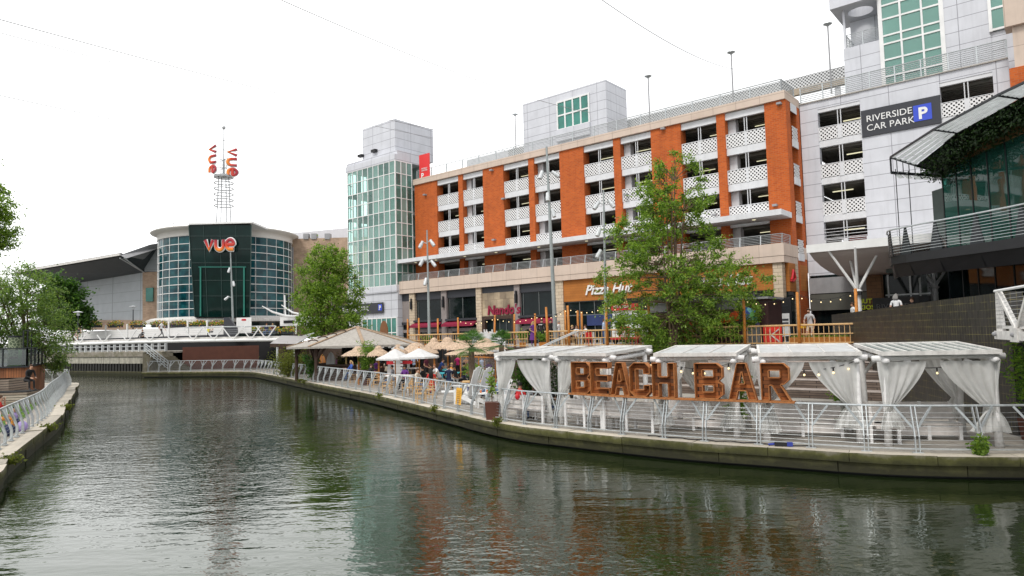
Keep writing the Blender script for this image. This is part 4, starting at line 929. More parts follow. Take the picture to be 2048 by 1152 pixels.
mb = MB(); text_into(mb, 'BUTTS', UPRIGHT, .42, 0, .01, .01); text_into(mb, 'KIOSK', Matrix.Translation((0,0,-.42)) @ UPRIGHT, .42, 0, .01, .01); part('lettering', mb, mat('lime_lettering', (.62,.72,.02), .5), t)
a, b = on_facade(1850,612,1.5)
t = thing('car_park_sign', 'dark sign with faint grey lettering behind the black tiled wall', 'sign', FMAT @ V((a-2.8,1.5,b-.1)), FA)
mb = MB(); mb.box(-.2,6.6,.02,.1,-.2,.75); part('board', mb, M['black'], t)
mb = MB(); text_into(mb, 'RIVERSIDE CAR PARK', UPRIGHT, .5, 0, .01); part('lettering', mb, mat('faint_grey_lettering', (.10,.10,.105), .5), t)
# dark glass restaurant with balcony and louvred canopy
RS = thing('restaurant', 'dark green glass restaurant with curved balcony and slatted canopy, right edge', 'building', (20,28,2.7))
gp = [V((24.5,40,0)),V((21.95,34.2,0)),V((21.3,30,0)),V((20.9,26,0)),V((20.8,20,0)),V((21.5,12,0))]
mb = MB(); M['restglass'] = glass('restaurant_glass', (.07,.34,.27), .5, .02, .95, .05)
for a, b in zip(gp[1:], gp[2:]): mb.quad((a.x,a.y,6.9),(b.x,b.y,6.9),(b.x,b.y,11.3),(a.x,a.y,11.3))
part('glass_wall', mb, M['restglass'], RS, world=True)
mb = MB()
for a, b in zip(gp[1:], gp[2:]): mb.quad((a.x,a.y,2.7),(b.x,b.y,2.7),(b.x,b.y,6.3),(a.x,a.y,6.3))
part('lower_glass', mb, M['shopglass'], RS, world=True)
mb = MB()
for a, b in zip(gp[1:], gp[2:]):
    k = 3
    for i in range(k): p = a.lerp(b, i/k); mb.box(p.x-.03,p.x+.03,p.y-.03,p.y+.03,2.7,11.3)
part('glazing_bar', mb, M['dark'], RS, world=True)
mb = MB(); mb.tube([(22.4,30,6.9),(22.4,30,11.3)], .32, 10); mb.tube([(22.2,25.5,6.9),(22.2,25.5,11.3)], .32, 10); parts('inner_column', mb, mat('pale_green_column', (.35,.50,.38), .6), RS, world=True)
mb = MB(); mb.add([(25,40,0),(30,36,0),(30,12,0),(25,12,0),(25,40,11.4),(30,36,11.4),(30,12,11.4),(25,12,11.4)], [(0,3,7,4),(4,5,6,7)]); mb.box(22,30,12,40,6.6,6.85); mb.box(21.6,30,12,36,11.3,11.5); part('inner_wall', mb, mat('restaurant_interior', (.035,.05,.045), .7, var=.5, scale=.4), RS, world=True)
mb = MB()
for a, b in zip(gp[1:], gp[2:]): 
    nrm = V((-1,0,0)); mb.add([(a.x-.05,a.y,11.25),(b.x-.05,b.y,11.25),(b.x-.05,b.y,12.1),(a.x-.05,a.y,12.1),(a.x+.4,a.y,12.1),(b.x+.4,b.y,12.1)], [(0,1,2,3),(3,2,5,4)])
part('fascia', mb, mat('bronze_fascia', (.20,.12,.05), .5, .2), RS, world=True)
# louvre canopy
lo = [V((18.25,32.2,11.6)),V((17.75,28,11.7)),V((17.6,24,11.75)),V((17.8,18,11.8))]; li = [V((21.9,34.0,11.1)),V((21.2,30,11.9)),V((20.8,26,12.1)),V((20.7,20,12.1))]
mb = MB(); fm = MB(); sf = MB()
for (a, b), (c, d) in zip(zip(lo, lo[1:]), zip(li, li[1:])):
    for i in range(5):
        t_ = .03+i*.095; mb.bar(a.lerp(c, t_), b.lerp(d, t_), .2, .025)
    sf.add([a.lerp(c,.47), b.lerp(d,.47), d, c], [(0,1,2,3)])
    fm.bar(a, b, .05, .09); fm.bar(c, d, .06, .1); fm.bar(a, c, .06, .1); fm.bar(b, d, .06, .1)
fm.bar(lo[0]+V((0,0,-.75)), li[0]+V((0,0,-.1)), .08, .12); fm.bar(lo[0], lo[0]+V((0,0,-.75)), .06, .06)
for i in range(9): t_ = i/9; fm.bar(lo[0].lerp(li[0], t_), (lo[0]+V((0,0,-.75))).lerp(li[0]+V((0,0,-.1)), t_), .03)
for i in range(6):
    t_ = (i+.5)/6; a = (lo[0]+V((0,0,-.75))).lerp(li[0]+V((0,0,-.1)), t_); mb.bar(a, a+V((1.2,1.6,.1)), .22, .03)
part('louvre_slat', mb, sheermat('frosted_louvre', (.80,.82,.82), .65), RS, world=True); part('louvre_frame', fm, M['dark'], RS, world=True); part('canopy_soffit', sf, M['black'], RS, world=True)
fm = MB()
for x, y in ((18.4,32.1),(19.3,32.6)): fm.tube([(x,y,11.0),(x,y,6.6)], .02, 4)
part('stay_cable', fm, M['dark'], RS, world=True)
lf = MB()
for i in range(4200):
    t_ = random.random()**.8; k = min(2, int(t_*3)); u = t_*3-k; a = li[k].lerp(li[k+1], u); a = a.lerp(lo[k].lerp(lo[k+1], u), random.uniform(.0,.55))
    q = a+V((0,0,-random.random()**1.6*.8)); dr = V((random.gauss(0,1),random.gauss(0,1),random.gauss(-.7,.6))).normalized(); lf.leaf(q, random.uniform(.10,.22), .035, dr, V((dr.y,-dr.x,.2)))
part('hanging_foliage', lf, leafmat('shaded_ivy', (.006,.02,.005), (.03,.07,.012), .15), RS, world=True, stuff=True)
# balcony
bo = [V((17.4,31.3,0)),V((16.75,30.0,0)),V((16.85,29,0)),V((17.2,27.5,0)),V((17.7,25.8,0)),V((18.1,24,0)),V((18.6,21,0)),V((19,16,0))]
bi = [V((21.9,34.2,0)),V((21.8,33,0)),V((21.5,31,0)),V((21.3,29.5,0)),V((21,27.5,0)),V((20.9,25,0)),V((20.8,21,0)),V((20.8,16,0))]
mb = MB(); n = len(bo)
vs = [(p.x,p.y,z) for z in (6.25,6.62) for p in bo+bi]
fs = []
for i in range(n-1): fs += [(i,i+1,n+i+1,n+i)[::-1], (2*n+i,2*n+i+1,3*n+i+1,3*n+i), (i,i+1,2*n+i+1,2*n+i), (n+i,3*n+i,3*n+i+1,n+i+1)]
fs.append((0,n,3*n,2*n)); mb.add(vs, fs); part('balcony_deck', mb, M['black'], RS, world=True)
mb = MB()
for a, b in zip(bo, bo[1:]): mb.add([(a.x+.35,a.y+.3,5.7),(b.x+.35,b.y+.1,5.7),(b.x+.1,b.y,6.25),(a.x+.1,a.y,6.25)], [(0,1,2,3)])
part('deck_beam', mb, M['black'], RS, world=True)
cr = catmull([(p.x,p.y) for p in bo[:]], .3); mb = MB()
for j in range(9): mb.tube([(p.x,p.y,6.72+j*.115) for p in cr], .012, 4)
mb.tube([(p.x-.03,p.y,7.76) for p in cr], .035, 6); part('rail', mb, M['steel'], RS, world=True)
for i in range(0, n):
    for q in ((bo[i],) if i in (0,) else (bo[i],)):
        t_ = (bo[min(i+1,n-1)]-bo[max(i-1,0)]).normalized(); mb = MB()
        a = q-t_*.3; b = q+t_*.3
        mb.add([(a.x,a.y,6.6),(b.x,b.y,6.6),(q.x+t_.x*.04,q.y+t_.y*.04,7.74),(q.x-t_.x*.04,q.y-t_.y*.04,7.74)]+[(p[0]+.06,p[1]+.02,p[2]) for p in [(a.x,a.y,6.6),(b.x,b.y,6.6),(q.x+t_.x*.04,q.y+t_.y*.04,7.74),(q.x-t_.x*.04,q.y-t_.y*.04,7.74)]], [(0,1,2,3),(7,6,5,4),(0,4,5,1),(1,5,6,2),(2,6,7,3),(3,7,4,0)])
        part('balcony_post', mb, M['dark'], RS, world=True)
mb = MB(); mb.add([(21,34.5,2.7),(25,42,2.7),(25,42,6.3),(21,34.5,6.3)], [(0,1,2,3)]); part('side_glass', mb, M['shopglass'], RS, world=True)
# black tiled wall
m_, nt, N, L, B = _mat('black_wall_tile'); uv = N.new('ShaderNodeUVMap'); tb = N.new('ShaderNodeTexBrick'); L.new(uv.outputs[0], tb.inputs['Vector']); tb.offset = 0
tb.inputs['Scale'].default_value = 1; tb.inputs['Brick Width'].default_value = .155; tb.inputs['Row Height'].default_value = .235; tb.inputs['Mortar Size'].default_value = .006; tb.inputs['Mortar Smooth'].default_value = .3
tb.inputs['Color1'].default_value = (.016,.015,.014,1); tb.inputs['Color2'].default_value = (.028,.026,.024,1)
v_ = coords(N, L, 'World'); mc = ramp(N, L, noisef(N, L, v_, 2.2, 4), [(.42,(.05,.045,.035)),(.62,(.22,.19,.07))]); L.new(mc, tb.inputs['Mortar'])
dirt = ramp(N, L, noisef(N, L, coords(N, L, 'World', (4,4,.4)), 2, 5), [(.5,(1,1,1)),(.8,(1.9,1.85,1.75))]); L.new(mix(N, L, 1.0, tb.outputs['Color'], dirt, 'MULTIPLY'), B.inputs['Base Color']); B.inputs['Roughness'].default_value = .42
M['blacktile'] = m_
wp = catmull([(17.35,37.2),(16.2,32),(15.05,27),(14.2,23),(13.72,19.6),(13.6,18.7)], .4); nb = len(wp)
me = bpy.data.meshes.new('black_tiled_wall'); vs, fs, uvs, dist = [], [], [], 0
zt = [4.22+.25*(i/(nb-1))**1.3 for i in range(nb)]; ds = [0]
for a, b in zip(wp, wp[1:]): ds.append(ds[-1]+(b-a).length)
for i, p in enumerate(wp):
    tn = (wp[min(i+1,nb-1)]-wp[max(i-1,0)]).normalized(); nr = V((tn.y,-tn.x,0)); nr = nr if nr.x < 0 else -nr
    q = p-nr*.35
    for b, z in ((p,.5),(p,zt[i]),(q,zt[i]),(q,.5)): vs.append((b.x,b.y,z))
for i in range(nb-1):
    o = 4*i
    for (a, b, ua, ub) in ((0,1,.5,None),(1,2,0,.3),(2,3,0,3)):
        fs.append((o+a,o+4+a,o+4+b,o+b)); 
        if ub is None: uvs += [(ds[i],.5),(ds[i+1],.5),(ds[i+1],zt[i+1]),(ds[i],zt[i])]
        else: uvs += [(ds[i],.05),(ds[i+1],.05),(ds[i+1],.2),(ds[i],.2)]
e = 4*(nb-1); fs += [(0,1,2,3),(e+3,e+2,e+1,e)]; uvs += [(0,.5),(0,4.2),(.35,4.2),(.35,.5),(0,.5),(0,4.2),(.35,4.2),(.35,.5)]
me.from_pydata(vs, [], fs); ul = me.uv_layers.new(); [setattr(ul.data[i], 'uv', u) for i, u in enumerate(uvs)]; me.materials.append(m_); me.update()
o = link(bpy.data.objects.new('tiled_wall', me)); o['label'] = 'curved black tiled wall with yellowish joints behind the right pergola'; o['category'] = 'wall'
# white bridge railing, right edge
BR = thing('bridge_railing', 'white steel bridge railing with tapered uprights and wires, right edge', 'railing', (12.9,18.4,3.2))
mb = MB(); a, b = V((13.05,18.45,0)), V((9.6,10,0)); tn = (b-a).normalized()
def bp(s, z, o=0): q = a+tn*s; return V((q.x-tn.y*o, q.y+tn.x*o, z))
part('deck_edge', (lambda m: (m.bar(bp(-.1,3.3),bp(9,3.3),.12,.22), m.bar(bp(-.1,3.5,.4),bp(9,3.5,.4),.8,.06), m)[2])(MB()), M['white_dirty'], BR, world=True)
mb = MB(); mb.tube([bp(0,4.48),bp(9,4.48)], .035, 8); part('top_rail', mb, M['white'], BR, world=True)
for s0 in (0.0,):
    mb = MB(); mb.add([bp(-.12,3.18),bp(.55,3.18),bp(.25,4.45),bp(.02,4.45)]+[bp(-.12,3.18,.08),bp(.55,3.18,.08),bp(.25,4.45,.08),bp(.02,4.45,.08)], [(0,1,2,3),(7,6,5,4),(0,4,5,1),(1,5,6,2),(2,6,7,3),(3,7,4,0)]); part('end_upright', mb, M['white_dirty'], BR, world=True)
for k in range(3):
    s1 = 1.75+k*2.7; mb = MB(); mb.bar(bp(s1-1.45,4.45,.02),bp(s1,3.42,.02),.12,.1); mb.bar(bp(s1+1.2,4.45,.02),bp(s1,3.42,.02),.12,.1); mb.bar(bp(s1-.3,3.32,-.03),bp(s1+.3,3.32,-.03),.12,.34); part('truss_strut', mb, M['white_dirty'], BR, world=True)
mb = MB()
for j in range(9): mb.tube([bp(0,3.55+j*.1),bp(9,3.55+j*.1)], .008, 4)
part('wire', mb, M['steel'], BR, world=True)
mb = MB()
for s1 in (.1,1.75): q = bp(s1,3.33,-.1); mb.ball((q.x,q.y,q.z), .06, 8)
part('bolt_cap', mb, M['grey'], BR, world=True)
mb = MB(); mb.add([(13.6,18.8,3.4),(22,22,3.4),(22,9,3.4),(10.2,9.8,3.4),(13.6,18.8,3.15),(22,22,3.15),(22,9,3.15),(10.2,9.8,3.15)], [(0,1,2,3),(7,6,5,4),(0,4,5,1),(0,3,7,4)]); struct('bridge_deck', mb, M['concrete'])
mb = MB(); mb.add([(16,20,.5),(24,17,.5),(24,17,3.15),(16,20,3.15),(14,19.3,.5),(14,19.3,3.15)], [(0,1,2,3),(4,0,3,5)]); solo('abutment_wall', mb, M['black'], 'abutment wall coloured black for the shade under the white bridge railing, right edge', 'wall')  # black colour stands in for the dark void under the walkway
# ================================================================== tree-like quay railings
def rail_along(P, label, d0, d1, z0, spacing, off=.38, h=1.1, lean=.24, wires=8):
    root = thing('quay_railing', label, 'railing', P.off((d0+d1)/2, off, z0))
    mid = ROOTM[root.name]
    pm = MB()
    for s in (-1,1):
        pm.bar((s*.045,0,0),(s*.045,0,.36),.022,.075); pm.bar((s*.045,0,.36),(s*.045,lean,h-.02),.022,.07)
        k = (.62-.36)/(h-.38); pm.bar((s*.05,lean*k,.58),(s*.40,lean,h-.02),.028,.05)
    pm.box(-.12,.12,-.07,.07,0,.02)
    me = mesh('railing_post', pm, M['steel']); n = int((d1-d0)/spacing)
    for i in range(n+1):
        d = d0+(d1-d0)*(i+random.uniform(-.12,.12)*(0<i<n))/n; p, t, nn = P.at(d); x = -t if P.side == 1 else t
        o = link(bpy.data.objects.new('post', me)); o.parent = root; o.location = mid.inverted() @ P.off(d, off, z0); o.rotation_euler = (0,0,math.atan2(x.y,x.x))
    k = int((d1-d0)/.6); ds = [d0+(d1-d0)*i/k for i in range(k+1)]
    mb = MB(); mb.tube([P.off(d, off+lean, z0+h) for d in ds], .03, 7); part('top_rail', mb, M['steel'], root, world=True)
    mb = MB(); mb.tube([P.off(d, off, z0+.09) for d in ds], .022, 5)
    part('bottom_rail', mb, M['steel'], root, world=True)
    mb = MB()
    for j in range(wires):
        z = .2+j*.105; o = 0 if z < .36 else lean*(z-.36)/(h-.36); mb.tube([P.off(d, off+o, z0+z) for d in ds], 0.0032, 3, False)
    part('wire', mb, M['steel'], root, world=True)
rail_along(RQ, 'tree-like galvanised steel railing along the whole beach bar quay, right bank', 3, RQ.L-.5, .555, 1.33)
rail_along(LQ, 'tree-like galvanised steel railing along the left bank promenade', 2, LQ.L-8, .555, 1.05, .55)
# ------------------------------------------------------------------ big letters on the railing
def plank_letters():
    return brickmat('reclaimed_orange_planks', (.33,.105,.026), (.10,.04,.018), (.03,.012,.006), .42, .105, .006, .43, upright=True, var=.45, bmp=.4)
M['letterplank'] = plank_letters(); M['letterrim'] = mat('orange_timber_rim', (.38,.145,.045), .7, var=.3, scale=12)
def ch(x0,x1,z0,z1,c=.12): return [(x0,z0),(x1-c,z0),(x1,z0+c),(x1,z1-c),(x1-c,z1),(x0,z1)]
LET = {
 'B': ([[(0,0),(.55,0),(.68,.13),(.68,.40),(.58,.5),(.68,.60),(.68,.87),(.55,1),(0,1)], [(.2,.2),(.46,.2),(.46,.38),(.2,.38)], [(.2,.62),(.46,.62),(.46,.8),(.2,.8)]]),
 'E': ([[(0,0),(.6,0),(.6,.2),(.2,.2),(.2,.4),(.56,.4),(.56,.6),(.2,.6),(.2,.8),(.58,.8),(.58,1),(0,1)]]),
 'A': ([[(-.02,0),(.19,0),(.25,.24),(.47,.24),(.53,0),(.75,0),(.49,1),(.23,1)], [(.29,.44),(.43,.44),(.36,.76)]]),
 'C': ([[(.14,0),(.5,0),(.64,.14),(.64,.34),(.44,.34),(.44,.2),(.2,.2),(.2,.8),(.44,.8),(.44,.66),(.64,.66),(.64,.86),(.5,1),(.14,1),(0,.86),(0,.14)]]),
 'H': ([[(0,0),(.2,0),(.2,.4),(.46,.4),(.46,0),(.66,0),(.66,1),(.46,1),(.46,.6),(.2,.6),(.2,1),(0,1)]]),
 'R': ([[(0,0),(.2,0),(.2,.4),(.26,.4),(.47,0),(.70,0),(.47,.43),(.55,.43),(.68,.56),(.68,.87),(.55,1),(0,1)], [(.2,.62),(.46,.62),(.46,.8),(.2,.8)]])}
def fill(loops, y):
    bm = bmesh.new(); es = []
    for lp in loops:
        vs = [bm.verts.new((x,y,z)) for x,z in lp]; es += [bm.edges.new((vs[i],vs[(i+1)%len(vs)])) for i in range(len(vs))]
    bmesh.ops.triangle_fill(bm, edges=es, use_beauty=True); bm.verts.index_update()
    r = ([v.co.copy() for v in bm.verts], [tuple(v.index for v in f.verts) for f in bm.faces]); bm.free(); return r
def find_d(px, off, z):
    lo_, hi_ = 3, 60
    def pxof(d):
        q = RQ.off(d, off, z)-V((0,0,EYE)); return 1024+FPX*q.dot(_r)/q.dot(_f)
    for _ in range(40):
        m_ = (lo_+hi_)/2
        if pxof(m_) > px: lo_ = m_
        else: hi_ = m_
    return lo_
SG = thing('beach_bar_sign', 'big reclaimed timber letters standing in a row on the quay railing', 'sign', RQ.off(find_d(1360,.6,1.7), .6, 1.7))
LH = 1.0; zb_ = .555+1.1+.05
for chh, xa, xb in (('B',1146,1205),('E',1184,1222),('A',1224,1262),('C',1262,1303),('H',1307,1352),('B',1391,1447),('A',1459,1514),('R',1523,1582)):
    if chh == 'B' and xa == 1146: xb = 1184
    da, db = find_d(xa,.6,zb_+.4), find_d(xb,.6,zb_+.4); pa_, pb_ = RQ.off(da,.6,zb_), RQ.off(db,.6,zb_)
    ang = math.atan2(pb_.y-pa_.y, pb_.x-pa_.x); wd_ = {'B':.68,'E':.6,'A':.75,'C':.64,'H':.66,'R':.70}[chh]; sx = (pb_-pa_).length/wd_
    T = Matrix.Translation(pa_) @ Matrix.Rotation(ang, 4, 'Z') @ Matrix.Diagonal((sx,1,LH,1))
    mb = MB(); loops = LET[chh]
    vs, fs = fill(loops, .08); mb.add([T @ v for v in vs], fs); vs, fs = fill(loops, .1); mb.add([T @ v for v in vs], fs)
    o = part('letter', mb, M['letterplank'], SG, world=True); I = ROOTM[SG.name].inverted()
    rm = MB()
    for lp in loops:
        n = len(lp); area = sum(lp[i][0]*lp[(i+1)%n][1]-lp[(i+1)%n][0]*lp[i][1] for i in range(n)); sgn = 1 if area > 0 else -1
        first = lp is loops[0]
        for i in range(n):
            a, b = V((lp[i][0]*sx,0,lp[i][1])), V((lp[(i+1)%n][0]*sx,0,lp[(i+1)%n][1])); t_ = (b-a).normalized(); nr = V((-t_.z,0,t_.x))*sgn*(1 if first else -1)*.02
            T2 = Matrix.Translation(pa_) @ Matrix.Rotation(ang, 4, 'Z')
            q = [a, b, b+nr, a+nr]; rm.add([T2 @ (p+V((0,y,0))) for y in (-.1,.11) for p in q], [(0,1,2,3),(7,6,5,4),(0,4,5,1),(1,5,6,2),(2,6,7,3),(3,7,4,0)])
    part('letter_rim', rm, M['letterrim'], o, world=True)
da, db = find_d(1140,.6,zb_), find_d(1590,.6,zb_); mb = MB()
ds = [da+(db-da)*i/16 for i in range(17)]
for a, b in zip(ds, ds[1:]): mb.bar(RQ.off(a,.62,zb_-.03), RQ.off(b,.62,zb_-.03), .24, .05)
part('shelf', mb, M['letterrim'], SG, world=True)
t = thing('yellow_notice', 'yellow menu notice hung on the quay railing by the white garden chairs', 'sign', RQ.off(find_d(922,.5,1.2),.42,1.0)); d_ = find_d(922,.5,1.2); a, b = RQ.off(d_+.28,.36,0), RQ.off(d_-.28,.36,0)
mb = MB(); mb.add([(a.x,a.y,.83),(b.x,b.y,.83),(b.x+.06,b.y+.08,1.5),(a.x+.06,a.y+.08,1.5)], [(0,1,2,3)]); part('card', mb, M['orange'], t, world=True)
mb = MB(); 
for j in range(7):
    z = .93+j*.075; u = .12+.1*random.random(); q = a.lerp(b,u); q2 = a.lerp(b,1-u); k = (z-.83)/.67; q = V((q.x+.06*k-.012,q.y+.08*k-.012,z)); q2 = V((q2.x+.06*k-.012,q2.y+.08*k-.012,z)); mb.bar(q,q2,.006,.018)
part('writing', mb, mat('faded_writing', (.42,.20,.03), .6), t, world=True)
t = solo('plastic_bag', MB().ball((0,0,-.05),.09,8,(1,.5,1.3)), M['red'], 'small red plastic bag hanging on the railing left of the big letters', 'bag', True, loc=RQ.off(find_d(1035,.55,1.5),.55,1.5))
# ------------------------------------------------------------------ white log pergolas with curtains
def curtain(A, B, tie, zt, hem, hw, zh, folds=5, amp=.06, nu=26):
    mb = MB(); A, B, tie, hem = V(A), V(B), V(tie), V(hem); dr = (B-A); dr.z = 0; dr.normalize(); nr = V((-dr.y,dr.x,0)); rows = []
    ph = random.uniform(0,6)
    for i in range(17):
        if i <= 9:
            v = i/9; e = v**1.5; l = A.lerp(V((tie.x,tie.y,zt))-dr*.09, 0); l = A+(tie-dr*.10-A)*e; r = B+(tie+dr*.10-B)*e; z = A.z+(zt-A.z)*v; am = amp*(.55+.45*v)
        else:
            v = (i-9)/7; e = v**.7; l = (tie-dr*.10).lerp(hem-dr*hw/2, e); r = (tie+dr*.10).lerp(hem+dr*hw/2, e); z = zt+(zh-zt)*v; am = amp*(.5+.6*v)
        rows.append([V((l.x+(r.x-l.x)*u, l.y+(r.y-l.y)*u, z+(.03*sin(u*9+ph) if i == 16 else 0)))+nr*am*(.7*sin(u*2*pi*folds+ph+.5*sin(v*3))+.45*sin(u*2*pi*folds*2.37+ph*2+v*2)+.4*sin(u*7+v*5+ph)) for u in [k/nu for k in range(nu+1)]])
    mb.add([p for r_ in rows for p in r_], [(i*(nu+1)+k,i*(nu+1)+k+1,(i+1)*(nu+1)+k+1,(i+1)*(nu+1)+k) for i in range(16) for k in range(nu)]); return mb
M['polyroof'] = mat('weathered_roof_sheet', (.50,.51,.51), .45, var=.15, scale=3, streak=.2); M['roofglass'] = mat('grey_green_roof_pane', (.17,.21,.20), .15, var=.15)
def pergola(label, F0, F1, depth, curts, glassroof, z0=.55, H=2.27, rise=.14):
    F0 = V((*F0,0)); F1 = V((*F1,0)); dr = (F1-F0).normalized(); nr = V((-dr.y,dr.x,0)); L_ = (F1-F0).length
    t = thing('pergola', label, 'pergola', (*((F0+F1)/2+nr*depth/2).xy, z0), math.atan2(dr.y,dr.x)); PM = Matrix.Translation(F0) @ Matrix.Rotation(math.atan2(dr.y,dr.x),4,'Z')
    for x in (0,L_):
        for y in (0,depth):
            mb = MB(PM); j = lambda: random.uniform(-.025,.025); hh = H if y == 0 else H+rise
            mb.tube([(x+j(),y+j(),z0),(x+j(),y+j(),z0+.8),(x+j(),y+j(),z0+1.6),(x,y,z0+hh)], [.1,.085,.09,.08], 9); part('post', mb, M['whitewash'], t, True, True)
    for y, hh in ((0,H),(depth,H+rise)):
        mb = MB(PM); mb.tube([(-.28,y-.02,z0+hh-.05),(L_*.3,y,z0+hh+.0),(L_*.7,y,z0+hh+.03),(L_+.28,y,z0+hh-.02)], [.085,.095,.09,.08], 9); part('beam', mb, M['whitewash'], t, True, True)
        for x, s in ((0,1),(L_,-1)):
            mb = MB(PM); mb.tube([(x,y,z0+1.65),(x+s*.25,y,z0+2.0),(x+s*.62,y,z0+hh-.1)], .055, 7); part('brace', mb, M['whitewash'], t, True, True)
    for x in (0,L_): mb = MB(PM); mb.tube([(x,-.25,z0+H-.1),(x,depth+.25,z0+H+rise-.08)], .075, 8); part('side_beam', mb, M['whitewash'], t, True, True)
    mb = MB(PM); za, zb2 = z0+H+.12, z0+H+rise+.14
    mb.add([(-.08,-.25,za),(L_+.08,-.25,za),(L_+.08,depth+.25,zb2),(-.08,depth+.25,zb2)], [(0,1,2,3)]); part('roof_sheet', mb, M['roofglass'] if glassroof else M['polyroof'], t, world=True)
    mb = MB(PM); n = 9 if glassroof else 3
    for i in range(n+1): x = -.08+(L_+.16)*i/n; w_ = .05 if glassroof or i in (0,n) else .02; mb.bar((x,-.27,za+.012),(x,depth+.27,zb2+.012),w_,.03)
    mb.bar((-.12,-.27,za-.02),(L_+.12,-.27,za-.02),.04,.11); mb.bar((-.12,depth+.27,zb2-.02),(L_+.12,depth+.27,zb2-.02),.04,.11); mb.bar((-.10,-.25,za-.02),(-.10,depth+.25,zb2-.02),.04,.1); mb.bar((L_+.10,-.25,za-.02),(L_+.10,depth+.25,zb2-.02),.04,.1)
    part('roof_frame', mb, M['white_dirty'], t, world=True)
    for (xa, xb, y, xt, zt_, xh, hw, zh) in curts:
        xa += random.uniform(-.1,.1); zt_ += random.uniform(-.08,.08); hw *= random.uniform(.85,1.25)
        zt0 = z0+(H if y < .5 else H+rise)-.12
        mb = curtain((xa,y,zt0),(xb,y,zt0),(xt,y,0),z0+zt_,(xh,y,0),hw,z0+zh); mb.v = [PM @ p for p in mb.v]; o = part('curtain', mb, M['cloth'], t, True, True)
    return t, PM, L_
def C(x, y, zt=.95, w=.75, side=0, hw=.6, zh=.4):    # gathered curtain at post x, swept to `side`
    return (x-w*(.5 if side == 0 else (1 if side < 0 else .12)), x+w*(.5 if side == 0 else (.12 if side < 0 else 1)), y, x+.04*side, zt, x+.1*side, hw, zh)
pergola('grey-glass roofed white log pergola with tied curtains, nearest the white bridge railing', (9.56,17.75), (11.98,17.2), 2.1, [C(.0,-.1,.98,.95,1,.62,.45), C(2.42,-.1,.92,1.15,-1,.75,.38), C(0,2.15,1.05,.7,-1,.5,.5), C(2.42,2.15,.98,1.0,-1,.5,.4), C(2.5,.5,1.0,.4,1,.4,.3)], True)
pergola('pale-roofed white log pergola behind the final R of the timber letters', (6.87,18.95), (9.06,18.2), 2.1, [C(2.19,-.1,.98,1.0,-1,.72,.4), C(0,-.1,1.0,1.05,1,.7,.25), C(2.19,2.15,1.0,.5,1,.4,.4), C(0,2.15,1.1,.7,1,.5,.4)], False)
pergola('pale-roofed white log pergola behind the H and B of the timber letters', (4.42,20.75), (6.34,19.75), 2.1, [C(0,-.1,.95,.8,1,.6,.3), C(1.1,1.0,1.0,.9,-1,.55,.3), C(2.14,-.1,.9,1.0,-1,.6,.25), C(2.14,2.15,1.1,.5,1,.45,.4)], False)
pergola('pale-roofed white log pergola behind the first B and E of the timber letters', (1.62,23.55), (3.05,22.15), 2.1, [C(0,-.1,.98,.8,1,.65,.25), C(1.1,.9,1.0,.7,-1,.5,.3), C(2.0,-.1,1.0,.8,-1,.5,.3)], False)
pergola('pale-roofed white log pergola farthest from the bridge, left of the timber letters', (-.45,25.3), (1.18,23.95), 2.1, [C(0,-.1,1.05,.75,1,.5,.2), C(2.1,-.1,.95,1.25,-1,.7,.2), C(0,2.15,1.1,.6,1,.5,.4)], False)
# ------------------------------------------------------------------ white timber sofas
def sofa(label, a, b, face, group=None, L_tbl=False):
    a = V((*a,0)); b = V((*b,0)); dr = (b-a).normalized(); n_ = V((-dr.y,dr.x,0))*face; L_ = (b-a).length
    t = thing('garden_sofa', label, 'bench', (a.x,a.y,.55), 0, group); Q = Matrix(((dr.x,n_.x,0,a.x),(dr.y,n_.y,0,a.y),(0,0,1,.55),(0,0,0,1)))
    mb = MB(Q)
    for i in range(4): mb.box(0,L_,03e-2+i*.145,.172+i*.145,.38+random.uniform(-.004,.004),.43)
    part('seat', mb, M['greywood'], t, world=True)
    mb = MB(Q)
    for i in range(3): z = .46+i*.16; mb.box(0,L_,-.06-i*.03,-.02-i*.03,z,z+.157)
    part('backrest', mb, M['greywood'], t, world=True)
    mb = MB(Q); k = max(2, round(L_/.9)+1)
    for i in range(k):
        x = .05+(L_-.1)*i/(k-1); mb.box(x-.04,x+.04,-.13,-.065,0,.95); mb.box(x-.04,x+.04,.52,.6,0,.375)
    part('leg', mb, M['whitewash'], t, world=True)
    mb = MB(Q); mb.box(0.05,L_-.05,.56,.59,.12,.34); part('apron', mb, M['greywood'], t, world=True); return t
sofa('long whitewashed timber sofa inside the glass-roofed pergola', (12.0,18.9), (9.7,19.45), 1)
sofa('whitewashed timber sofa with its back to the left side of the glass-roofed pergola', (9.75,19.2), (9.45,18.15), 1)
sofa('whitewashed timber sofa inside the pergola behind the letter R', (9.3,19.7), (7.3,20.4), 1)
sofa('whitewashed timber sofa beyond the gap between the letters H and B', (6.6,21.3), (4.9,22.2), 1)
sofa('whitewashed timber sofa standing under the letters A and C', (2.75,21.95), (4.25,20.95), 1)
sofa('whitewashed timber sofa below the letter E with its back to the railing', (1.7,22.9), (2.9,21.75), 1)
sofa('whitewashed timber sofa where the red-shirted person sits, left of the letters', (-.3,24.9), (1.05,23.7), 1)
